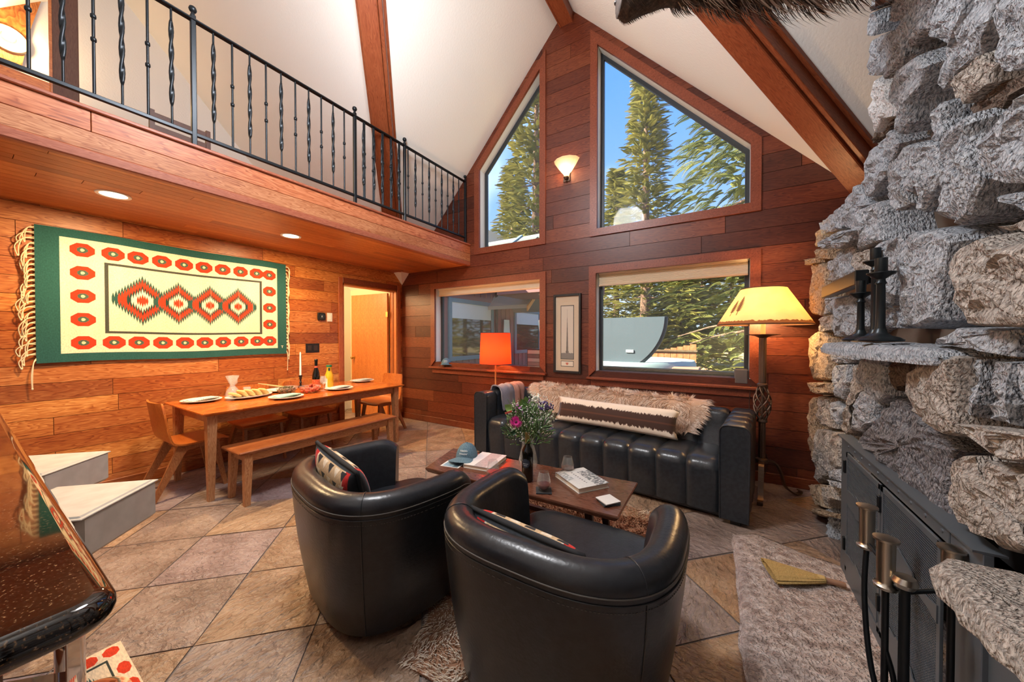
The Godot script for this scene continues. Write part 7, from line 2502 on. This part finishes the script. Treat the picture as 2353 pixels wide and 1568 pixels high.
	for q in bd:
		var b := thing("window_blind", q[4], "blind", Vector3(0, 0, ZG - 0.055), 0.0, "raised blinds in the lower windows")
		part(b, "head_rail", span(Vector3(q[0], q[3] - 0.035, -0.025), Vector3(q[1], q[3] - 0.003, 0.025), 0.004), fab)
		var n := 9
		var y0: float = q[2] + 0.022
		var dy: float = (q[3] - 0.036 - y0) / n
		for k in n:
			var cl := begin(false)
			add_tube(cl, [Vector3(q[0], y0 + dy * (k + 0.5), 0), Vector3(q[1], y0 + dy * (k + 0.5), 0)], dy * 0.56, 6)
			part(b, "pleat", done(cl), fab, T(Vector3.ZERO, Vector3.ZERO, Vector3(1, 1, 1)))
		part(b, "bottom_rail", span(Vector3(q[0], q[2], -0.02), Vector3(q[1], q[2] + 0.022, 0.02), 0.004), mat(rgb(206, 178, 146), 0.6))

	# sill things
	var sp := thing("smart_speaker", "grey box speaker on the right window sill by the floor lamp", "speaker", Vector3(0.135, 0.9155, -4.09))
	var ss := begin()
	add_box(ss, Vector3(0, 0.075, 0), Vector3(0.115, 0.15, 0.10), 0.012)
	part(sp, "body", done(ss), mat(rgb(92, 88, 88), 0.6))
	part(sp, "top_panel", box(Vector3(0.10, 0.004, 0.085), 0.002, Vector3(0, 0.152, 0)), mat(rgb(40, 40, 42), 0.3))
	cap("faded blue denim cap on the left window sill", Vector3(-3.72, 0.925, -4.07), deg_to_rad(35), 0.95)
	var bx := thing("wood_plank_sign", "small dark framed plaque of grey wood strips on the left window sill", "plaque", Vector3(-2.165, 0.9255, -4.06))
	part(bx, "frame", span(Vector3(-0.10, 0, -0.02), Vector3(0.10, 0.29, 0.0), 0.002), M.black)
	for k in 5:
		part(bx, "wood_strip", span(Vector3(-0.088, 0.014 + k * 0.053, 0.0), Vector3(0.088, 0.062 + k * 0.053, 0.006 + 0.002 * (k % 2)), 0.001), mat([rgb(150, 138, 128), rgb(104, 90, 84), rgb(128, 118, 112), rgb(84, 72, 68), rgb(140, 128, 118)][k], 0.85))

	# loft: chair, wood panel with lamp, low cabinet
	var dk := wood(M.grain_b, rgb(92, 58, 42), Vector3(3, 3, 3), Vector3.ZERO, 0.5)
	var c := thing("loft_chair", "dark wooden slat back chair standing in the loft behind the railing", "chair", Vector3(-4.0, 2.746, -1.06))
	for z in [-0.18, 0.18]:
		part(c, "back_post", bar(Vector3(0, 0, z), Vector3(0.0, 0.49, z), Vector2(0.035, 0.035), Vector2(0.03, 0.03)), dk)
		part(c, "front_leg", bar(Vector3(-0.36, 0, z), Vector3(-0.36, 0.25, z), Vector2(0.035, 0.035), Vector2(0.035, 0.035)), dk)
	part(c, "seat", span(Vector3(-0.38, 0.25, -0.2), Vector3(0.02, 0.28, 0.2), 0.005), dk)
	for y in [0.33, 0.43]:
		part(c, "slat", span(Vector3(-0.008, y, -0.17), Vector3(0.008, y + 0.045, 0.17), 0.003), dk)
	var wp := thing("wood_wall_panel", "knotty wood panel on the loft's back wall, lit by a bulb", "panel", Vector3(-6.14, 0, 0))
	part(wp, "panel", prism(pv([-0.1, 4.0, 0.45, 3.9, 0.4, 5.05, 0.0, 5.1, -0.56, 5.03, -0.47, 4.58, -0.41, 4.14]), Vector3.ZERO, Vector3(0, 0, 1), Vector3.UP, -0.002, -0.03), wood(M.grain_a, rgb(206, 154, 96), Vector3(1, 0.6, 1), Vector3.ZERO, 0.5))
	var ll := thing("loft_lamp", "bare glowing bulb lamp with round plate on the loft wall panel", "lamp", Vector3(-6.11, 4.35, -0.33))
	part(ll, "plate", lathe([Vector2(0, 0), Vector2(0.13, 0), Vector2(0.12, 0.02), Vector2(0.05, 0.03), Vector2(0.03, 0.06), Vector2(0, 0.06)], 28), mat(rgb(226, 206, 170), 0.4), T(Vector3.ZERO, Vector3(0, 0, -90)))
	part(ll, "light_bulb", cushion(Vector3(0.10, 0.08, 0.08), 0.9, 14, 8), glow(Color(1.0, 0.88, 0.62), 10.0), T(Vector3(0.11, -0.02, 0)))
	omni(ll, Vector3(0.11, -0.02, 0), Color(1.0, 0.85, 0.62), 0.5, 0.04)
	var lb := thing("loft_ledge", "orange brown wooden ledge board in the loft beside the dark post", "ledge", Vector3(-4.62, 2.746, -0.1))
	part(lb, "board", span(Vector3(-0.3, 0.52, -0.34), Vector3(0.02, 0.66, 0.5), 0.006), wood(M.grain_b, rgb(226, 140, 66), Vector3(2, 2, 0.5), Vector3.ZERO, 0.4))
	part(lb, "support", span(Vector3(-0.28, 0.0, -0.30), Vector3(-0.02, 0.52, 0.45)), dk)

func fluted(y0: float, y1: float, r: float) -> ArrayMesh:
	return skin(48, 2, func(u: float, v: float) -> Vector3:
		var a := TAU * u
		var rr := r * (1.0 - 0.12 * pow(absf(sin(a * 6.0)), 2.0))
		return Vector3(cos(a) * rr, lerpf(y0, y1, v), -sin(a) * rr))

# ---------------------------------------------------------------- mounted animal head
func build_head() -> void:
	var o := thing("mounted_animal_head", "mounted dark brown shaggy animal head above the stone fireplace", "trophy head", Vector3.ZERO)
	var brown := mat(Color.WHITE, 0.7)
	brown.albedo_texture = noise_tex(36, 0.03, [[0.2, rgb(40, 32, 28)], [0.6, rgb(82, 66, 56)], [0.85, rgb(112, 92, 80)]], 4)
	tripl(brown, Vector3(3, 3, 3), false)
	# stations along the head from the neck to the muzzle: centre, half width, half height up, half height down
	var sta := [
		[Vector3(0.60, 3.16, -2.06), 0.24, 0.30, 0.26],
		[Vector3(0.40, 3.12, -1.98), 0.21, 0.26, 0.24],
		[Vector3(0.20, 3.08, -1.88), 0.18, 0.20, 0.235],
		[Vector3(0.02, 3.04, -1.79), 0.155, 0.17, 0.19],
		[Vector3(-0.13, 2.985, -1.71), 0.115, 0.13, 0.125],
		[Vector3(-0.24, 2.93, -1.645), 0.095, 0.10, 0.090],
		[Vector3(-0.31, 2.90, -1.605), 0.098, 0.095, 0.085],
		[Vector3(-0.365, 2.87, -1.575), 0.092, 0.088, 0.085],
		[Vector3(-0.405, 2.855, -1.553), 0.062, 0.062, 0.060],
		[Vector3(-0.42, 2.85, -1.545), 0.0, 0.0, 0.0]]
	var side := Vector3(0.5, 0, 0.866)
	var f := func(u: float, v: float) -> Vector3:
		var k := v * (sta.size() - 1)
		var i := mini(int(k), sta.size() - 2)
		var t := smoothstep(0.0, 1.0, k - i)
		var c: Vector3 = sta[i][0].lerp(sta[i + 1][0], k - i)
		var hw: float = lerpf(sta[i][1], sta[i + 1][1], t)
		var hu: float = lerpf(sta[i][2], sta[i + 1][2], t)
		var hd: float = lerpf(sta[i][3], sta[i + 1][3], t)
		var a := TAU * u
		var s := sin(a)
		# groove of the mouth along both sides of the muzzle
		var m := 1.0
		if v > 0.55:
			m = 1.0 - 0.16 * exp(-pow((s + 0.28) / 0.10, 2.0)) * smoothstep(0.55, 0.7, v)
		return c + side * cos(a) * hw * m + Vector3(0, s * (hu if s > 0 else hd) * m, 0)
	part(o, "head_and_neck", skin(48, 54, f), brown)
	var nose := mat(rgb(28, 26, 26), 0.35)
	for s in [-1.0, 1.0]:
		part(o, "nostril", cushion(Vector3(0.035, 0.022, 0.03), 0.9, 12, 8), nose, T(Vector3(-0.40, 2.885, -1.555) + side * 0.042 * s))
		part(o, "eye", cushion(Vector3(0.045, 0.035, 0.045), 0.95, 14, 8), nose, T(Vector3(0.05, 3.13, -1.80) + side * 0.142 * s))
		var ear := begin(false)
		var eb: Vector3 = Vector3(0.27, 3.24, -1.92) + side * 0.15 * s
		add_sheet(ear, 8, 8, func(u: float, v: float) -> Vector3:
			var w := 0.075 * sin(pow(v, 0.6) * PI) * (u * 2.0 - 1.0)
			return eb + (side * s * 0.8 + Vector3(0.1, 0.45, 0)) * v * 0.24 + Vector3(-0.6, 0.3, 0.3) * w + Vector3(0, 0, 0), 0.012)
		part(o, "ear", done(ear), brown)
	# shoulder plate on the chimney
	part(o, "mount_plate", prism(pv([-2.28, 2.92, -1.84, 2.92, -1.80, 3.4, -2.06, 3.52, -2.32, 3.4]), Vector3(0.585, 0, 0), Vector3(0, 0, 1), Vector3.UP, 0.0, -0.03), M.post)
	var r := RandomNumberGenerator.new()
	r.seed = 12
	var sp := []
	for k in 5200:
		var u := r.randf()
		var v := r.randf() * 0.86
		var p: Vector3 = f.call(u, v)
		var q: Vector3 = f.call(u + 0.01, v)
		var w: Vector3 = f.call(u, minf(v + 0.01, 1.0))
		var nn := (q - p).cross(w - p).normalized()
		var i := int(v * (sta.size() - 1))
		if nn.dot(p - sta[i][0]) < 0:
			nn = -nn
		var comb := Vector3(0.55, -0.85, -0.2)
		var long := lerpf(1.5, 0.9, smoothstep(0.1, 0.5, v)) if v < 0.5 else 0.28
		if sin(TAU * u) < -0.6 and v < 0.42:
			long *= 1.4
		var c := lin(52, 44, 40).lerp(lin(128, 112, 102), r.randf()) if v < 0.5 else lin(48, 38, 32).lerp(lin(96, 80, 68), r.randf())
		if sin(TAU * u) < -0.4 and v < 0.5 and r.randf() < 0.5:
			c = lin(188, 180, 172)
		sp.append([p, nn * 0.5 + comb * 0.8, comb, long * r.randf_range(0.7, 1.2), c])
	fur(o, "shaggy_fur", sp, strand(0.075, 0.0028, 0.3))

# ---------------------------------------------------------------- outdoors
func frond_mesh(drooping: float) -> ArrayMesh:   # one conifer spray, a metre long along +z, needles as narrow leaves
	var st := begin()
	var n := 15
	for k in n:
		var t := (k + 0.5) / n
		var c := Vector3(0, -drooping * t * t, t)
		var L := 0.34 * (1.0 - t * 0.75) * (0.55 + 0.45 * sin(minf(t * 4.0, 1.57)))
		for s in [-1.0, 1.0]:
			var d := Vector3(s * 0.86, -0.12, 0.5).normalized()
			var tip := c + d * L
			var wv := Vector3(0.0, 0.03, 0.045)
			tri(st, c - wv * 0.6, c + wv * 0.6, tip)
			for q in 3:
				var m := c + d * L * (0.3 + 0.25 * q)
				var l2 := L * 0.42 * (1.0 - q * 0.22)
				for g in [-1.0, 1.0]:
					var dd := (d * 0.7 + Vector3(-s * 0.3 * g, 0.18 * g, 0.75 * g)).normalized()
					var w2 := Vector3(0.012, 0.022, 0.012)
					tri(st, m - w2, m + w2, m + dd * l2)
	return done(st)

func conifer(label: String, at: Vector3, h: float, rad: float, low: float, n: int, dark: Color, light: Color, frond: Mesh, size: float, sd: int, gaps := 0.0, droop := -0.1, bare := false) -> void:
	var r := RandomNumberGenerator.new()
	r.seed = sd
	var o := thing("conifer", label, "tree", at, 0.0, "conifers outside the windows")
	var bark := mat(Color.WHITE, 0.95)
	bark.albedo_texture = M.bark
	tripl(bark, Vector3(0.8, 0.4, 0.8), false)
	var tr := 0.018 * h
	part(o, "trunk", lathe([Vector2(tr * 1.25, -0.6), Vector2(tr, 0.6), Vector2(tr * 0.75, h * 0.4), Vector2(tr * 0.35, h * 0.8), Vector2(0.02, h * 0.99), Vector2(0, h)], 12), bark)
	var nz := FastNoiseLite.new()
	nz.seed = sd
	nz.frequency = 0.35
	var sp := []
	for k in n:
		var t := low + (1.0 - low) * pow(r.randf(), 0.85)
		var y := h * t
		var a := r.randf() * TAU
		if gaps > 0.0 and nz.get_noise_2d(y * 1.3, a * 1.6) < gaps - 0.5:
			continue
		var reach := rad * pow(1.0 - t, 0.75) * (0.75 + 0.5 * nz.get_noise_2d(a * 2.0, y * 2.2)) + rad * 0.05
		var rr := reach * pow(r.randf(), 0.55)
		var d := Vector3(cos(a), droop + r.randf_range(-0.15, 0.2), sin(a)).normalized()
		var p := Vector3(cos(a) * rr, y + droop * rr * 0.6, sin(a) * rr)
		var up := Vector3(r.randf_range(-0.35, 0.35), 1.0, r.randf_range(-0.35, 0.35))
		sp.append([p, up, d + Vector3(r.randf_range(-0.4, 0.4), 0, r.randf_range(-0.4, 0.4)), size * r.randf_range(0.6, 1.25), dark.lerp(light, r.randf())])
	fur(o, "needles", sp, frond, 0.7)
	var bs := begin(false)
	for k in int(h * 2.2):
		var t := r.randf_range(low, 0.95)
		var a := r.randf() * TAU
		var L := rad * pow(1.0 - t, 0.75) * 0.8
		var b := Vector3(0, h * t, 0)
		add_tube(bs, [b, b + Vector3(cos(a) * L * 0.5, droop * L * 0.3, sin(a) * L * 0.5), b + Vector3(cos(a) * L, droop * L * 0.8, sin(a) * L)], func(q): return lerpf(0.045, 0.01, q), 5)
	part(o, "branches", done(bs), bark)

func build_outdoors() -> void:
	M.bark = noise_tex(45, 0.05, [[0.2, rgb(74, 56, 46)], [0.6, rgb(126, 98, 80)], [0.85, rgb(160, 130, 108)]], 4)
	var gm := mat(Color.WHITE, 0.95)
	gm.albedo_texture = noise_tex(46, 0.02, [[0.2, rgb(112, 98, 66)], [0.5, rgb(168, 146, 106)], [0.8, rgb(120, 124, 70)]], 5)
	tripl(gm, Vector3(0.15, 0.15, 0.15))
	var gr := struct("ground_outside")
	part(gr, "forest_floor", skin(40, 40, func(u: float, v: float) -> Vector3:
		var x := lerpf(-70, 70, u)
		var z := lerpf(-95, 60, v)
		var d := maxf(0.0, Vector2(x, z + 1).length() - 9.0)
		return Vector3(x, -0.35 - 0.02 * d + 0.25 * sin(x * 0.21) * sin(z * 0.17), z), true), gm)
	var f1 := frond_mesh(0.12)
	var f2 := frond_mesh(0.45)
	var sun_d := lin(92, 98, 44)
	var sun_l := lin(170, 164, 88)
	conifer("tall sunlit fir seen through the middle of the upper right window", Vector3(-4.35, -0.6, -23.2), 19.2, 3.1, 0.10, 4200, sun_d, sun_l, f1, 0.58, 1, 0.32)
	conifer("smaller sunlit fir at the left edge of the upper right window", Vector3(-7.3, -0.8, -27.5), 15.2, 2.6, 0.08, 3000, sun_d, sun_l, f1, 0.6, 2, 0.2)
	conifer("yellow green pine filling the upper left window", Vector3(-8.7, -0.4, -16.6), 17.5, 3.4, 0.12, 4600, lin(92, 98, 44), lin(170, 164, 88), f1, 0.5, 3, 0.34)
	conifer("second pine behind the left side of the upper left window", Vector3(-13.2, -0.6, -21.5), 14.5, 3.0, 0.10, 3000, lin(92, 98, 44), lin(170, 164, 88), f1, 0.55, 4, 0.2)
	conifer("near hemlock with shade put into its darker green, drooping boughs at the right of the windows", Vector3(0.75, -0.4, -11.2), 13.5, 3.7, 0.06, 5200, lin(72, 88, 46), lin(136, 140, 78), f2, 0.42, 5, 0.50, -0.28)  # darker needle colours carry the shade on this near tree
	# forest behind
	var r := RandomNumberGenerator.new()
	r.seed = 9
	var spots := [[-10.5, -33.0, 11.0], [-7.0, -36.0, 10.5], [-4.4, -30.0, 9.5], [-3.2, -40.0, 11.5], [-1.4, -27.0, 8.2], [0.4, -34.0, 10.5], [1.6, -25.0, 9.5], [3.4, -31.0, 12.0], [5.8, -24.0, 12.0], [-14.5, -38.0, 12.5], [-1.9, -19.0, 5.2], [2.9, -17.0, 9.0]]
	var words := ["far left", "left of centre", "behind the hot tub cover", "in the gap beyond the fence", "centre gap", "right of the gap", "behind the hemlock's trunk", "far right", "rightmost", "leftmost", "low in the centre", "beside the parchment shade"]
	for i in spots.size():
		var s: Array = spots[i]
		conifer("background conifer in the lower right window, " + words[i], Vector3(s[0], -0.8, s[1]), s[2], 2.3 + 0.5 * r.randf(), 0.10, 1500, lin(92, 98, 44), lin(170, 164, 88), f1, 0.65, 20 + i, 0.1)
	# neighbouring house: wall in the plane x = -7
	var H := thing("neighbour_house", "reddish brown board and batten house next door with blue grey trim", "house", Vector3(-7.0, 0, 0))
	var side := mat(rgb(128, 92, 92), 0.8)
	var blue := mat(rgb(96, 126, 142), 0.6)
	part(H, "wall", span(Vector3(-4.0, -0.8, -19.0), Vector3(0.0, 4.2, -5.2)), side)
	for k in 44:
		part(H, "batten", span(Vector3(0.0, -0.8, -5.3 - k * 0.31), Vector3(0.03, 4.2, -5.345 - k * 0.31)), side)
	part(H, "belt_board", span(Vector3(0.0, 2.55, -19.0), Vector3(0.045, 2.70, -5.2)), side)
	var wins := [[-7.85, -9.9, 0.78, 2.42, "dark"], [-11.6, -13.5, 0.85, 2.35, "light"], [-13.2, -14.6, 3.0, 3.9, "light"], [-6.1, -7.2, 0.5, 2.42, "dark"]]
	var dg := mat(rgb(30, 28, 24), 0.04)
	dg.metallic_specular = 0.9
	for w in wins:
		var f := part(H, "window", span(Vector3(0.03, w[2], w[0]), Vector3(0.04, w[3], w[1])), dg)
		for q in [[w[0] + 0.13, w[0], w[2] - 0.13, w[3] + 0.13], [w[1], w[1] - 0.13, w[2] - 0.13, w[3] + 0.13]]:
			part(f, "window_trim", span(Vector3(0.0, q[2], q[0]), Vector3(0.07, q[3], q[1]), 0.004), blue)
		for q in [[w[2] - 0.13, w[2]], [w[3], w[3] + 0.13]]:
			part(f, "window_trim", span(Vector3(0.0, q[0], w[0]), Vector3(0.07, q[1], w[1]), 0.004), blue)
		if w[2] < 2.0:
			part(f, "window_shade", span(Vector3(0.042, w[3] - 0.48, w[0] - 0.02), Vector3(0.048, w[3], w[1] + 0.02)), mat(rgb(196, 204, 208), 0.8))
	part(H, "down_pipe", tube([Vector3(0.10, -0.6, -10.15), Vector3(0.10, 4.0, -10.15)], 0.05, 8), M.black)
	var sh := mat(rgb(92, 94, 92), 0.9)
	part(H, "roof", prism(pv([0.5, 4.05, 0.5, 4.2, -4.4, 7.4, -4.4, 7.2]), Vector3(0, 0, -19.5), Vector3.RIGHT, Vector3.UP, 0.0, 14.6), sh)
	# small gabled entrance
	part(H, "porch_roof", prism(pv([-11.5, 2.3, -10.6, 3.05, -9.7, 2.3, -9.7, 2.42, -10.6, 3.18, -11.5, 2.42]), Vector3(0.0, 0, 0), Vector3(0, 0, 1), Vector3.UP, -1.6, 0.0), mat(rgb(150, 150, 146), 0.8))
	part(H, "porch_fascia", prism(pv([-11.55, 2.2, -10.6, 2.98, -9.65, 2.2, -9.65, 2.36, -10.6, 3.14, -11.55, 2.36]), Vector3(1.6, 0, 0), Vector3(0, 0, 1), Vector3.UP, -0.05, 0.0), mat(rgb(206, 150, 84), 0.7))
	part(H, "porch_post", tube([Vector3(1.5, -0.6, -11.3), Vector3(1.5, 2.3, -11.3)], 0.06, 8), side)
	# low shingled roof seen at the foot of the upper left window
	var G := thing("garage_roof", "grey shingled roof low behind the upper left window", "roof", Vector3(0, 0, -9.0))
	var shm := [mat(rgb(110, 116, 114), 0.9), mat(rgb(92, 98, 98), 0.9), mat(rgb(124, 130, 124), 0.9)]
	for k in 9:
		part(G, "shingle_course", prism(pv([0.0, 0.0, -0.30, 0.19, -0.30, 0.225, 0.0, 0.045]), Vector3(-5.85 + k * 0.10, 3.40 + k * 0.145, 0.9 - k * 0.23), Vector3(0, 0, 1), Vector3.UP, 0.0, 3.2), shm[k % 3])
	part(G, "barge_board", prism(pv([1.0, 3.25, -1.25, 4.65, -1.25, 4.85, 1.0, 3.45]), Vector3(-5.95, 0, 0), Vector3(0, 0, 1), Vector3.UP, -0.06, 0.06), blue)
	part(G, "garage_wall", span(Vector3(-5.7, 2.6, -1.0), Vector3(-3.0, 3.45, 0.6)), side)
	# hanging towel by the neighbour's wall
	solo("hanging_towel", "white towel hanging on the neighbour's brown wall", "towel", sheet(10, 14, func(u: float, v: float) -> Vector3: return Vector3(0.05 * sin(u * 14.0) * v, -1.5 * v, (u - 0.5) * lerpf(0.35, 0.62, v)), 0.012), mat(rgb(206, 220, 224), 0.9), Vector3(-6.86, 2.0, -10.75))
	# hot tub, cover, rail, fence
	var deckm := wood(M.grain_a, rgb(116, 116, 104), Vector3(0.5, 2, 2), Vector3.ZERO, 0.8)
	var R := thing("deck_rail", "weathered grey green deck rail just outside the lower right window", "rail", Vector3(0, 0, -5.3))
	part(R, "cap_rail", span(Vector3(-2.2, 0.885, -0.08), Vector3(2.0, 0.925, 0.08), 0.004), deckm)
	part(R, "side_rail", span(Vector3(-2.2, 0.74, -0.02), Vector3(2.0, 0.88, 0.02)), deckm)
	for x in [-2.1, -0.4, 1.3]:
		part(R, "post", span(Vector3(x, -0.4, -0.045), Vector3(x + 0.09, 0.885, 0.045)), deckm)
	var dk := struct("deck_outside")
	for k in 15:
		part(dk, "deck_board", span(Vector3(-2.6, -0.16, -4.3 - k * 0.145), Vector3(3.0, -0.12, -4.44 - k * 0.145)), deckm)
	var tub := thing("hot_tub", "teal grey hot tub beyond the deck rail", "hot tub", Vector3(-1.5, -0.35, -7.2))
	var tm := mat(rgb(142, 166, 170), 0.4)
	part(tub, "shell", lathe([Vector2(0, 0), Vector2(1.0, 0), Vector2(1.05, 1.22), Vector2(1.02, 1.28), Vector2(0.86, 1.28), Vector2(0.82, 1.15), Vector2(0.8, 0.5), Vector2(0, 0.5)], 40), tm)
	part(tub, "water", lathe([Vector2(0, 1.10), Vector2(0.83, 1.10)], 40), mat(rgb(96, 150, 156), 0.05))
	part(tub, "step_box", span(Vector3(0.75, 0.9, 0.55), Vector3(1.15, 1.22, 0.95), 0.01), mat(rgb(150, 110, 92), 0.7))
	var cv := thing("hot_tub_cover", "blue grey half round hot tub cover folded upright", "cover", Vector3(-2.05, 1.72, -6.35))
	var hp := PackedVector2Array()
	hp.append(Vector2(-1.1, 0))
	for k in 25:
		var a := -PI * k / 24.0
		hp.append(Vector2(cos(a) * 1.17, sin(a) * 0.95))
	part(cv, "panel", prism(pv_arc(1.18, 1.05), Vector3.ZERO, Vector3.RIGHT, Vector3.UP, -0.06, 0.06), mat(rgb(74, 90, 102), 0.5))
	part(cv, "edge_binding", tube(arc_points(1.18, 1.05, 0.0), 0.05, 8), mat(rgb(44, 56, 66), 0.6))
	part(cv, "handle", span(Vector3(0.55, -0.62, 0.06), Vector3(0.68, -0.57, 0.075)), mat(rgb(170, 182, 188), 0.5))
	var fe := thing("board_fence", "brown vertical board fence with sloping top beyond the hot tub", "fence", Vector3(-1.55, -0.4, -9.2))
	for k in 7:
		part(fe, "board", span(Vector3(k * 0.14, 0, 0), Vector3(k * 0.14 + 0.13, 1.42 + k * 0.03, 0.025)), M.fascia_b)
	part(fe, "cap", span(Vector3(-0.02, 1.42, -0.03), Vector3(1.0, 1.46, 0.06)), deckm)
	solo("earth_mound", "bare tan earth mound below the trees beyond the fence", "mound", skin(24, 10, func(u: float, v: float) -> Vector3:
		var a := TAU * u
		return Vector3(cos(a) * 2.2 * (1.0 - v), 0.9 * sin(v * PI * 0.5), -sin(a) * 1.6 * (1.0 - v))), mat(rgb(190, 150, 112), 0.95), Vector3(-1.2, -0.6, -14.5))

func pv_arc(rx: float, ry: float) -> PackedVector2Array:
	var p := PackedVector2Array()
	for k in 33:
		var a := -PI * k / 32.0
		p.append(Vector2(cos(a) * rx, sin(a) * ry))
	return p

func arc_points(rx: float, ry: float, z: float) -> Array:
	var p := []
	for k in 33:
		var a := -PI * k / 32.0
		p.append(Vector3(cos(a) * rx, sin(a) * ry, z))
	return p

func _ready() -> void:
	rng.seed = 7
	set_stage()
	make_materials()
	build_shell()
	build_floor()
	build_timbers()
	build_loft()
	build_door()
	build_fireplace()
	build_fire_screen()
	build_fire_tools()
	build_candlesticks()
	build_dining()
	build_wall_things()
	build_bar()
	build_sofa()
	build_chairs()
	build_rug()
	build_coffee_table()
	build_room_things()
	build_head()
	build_outdoors()
	build_lights()
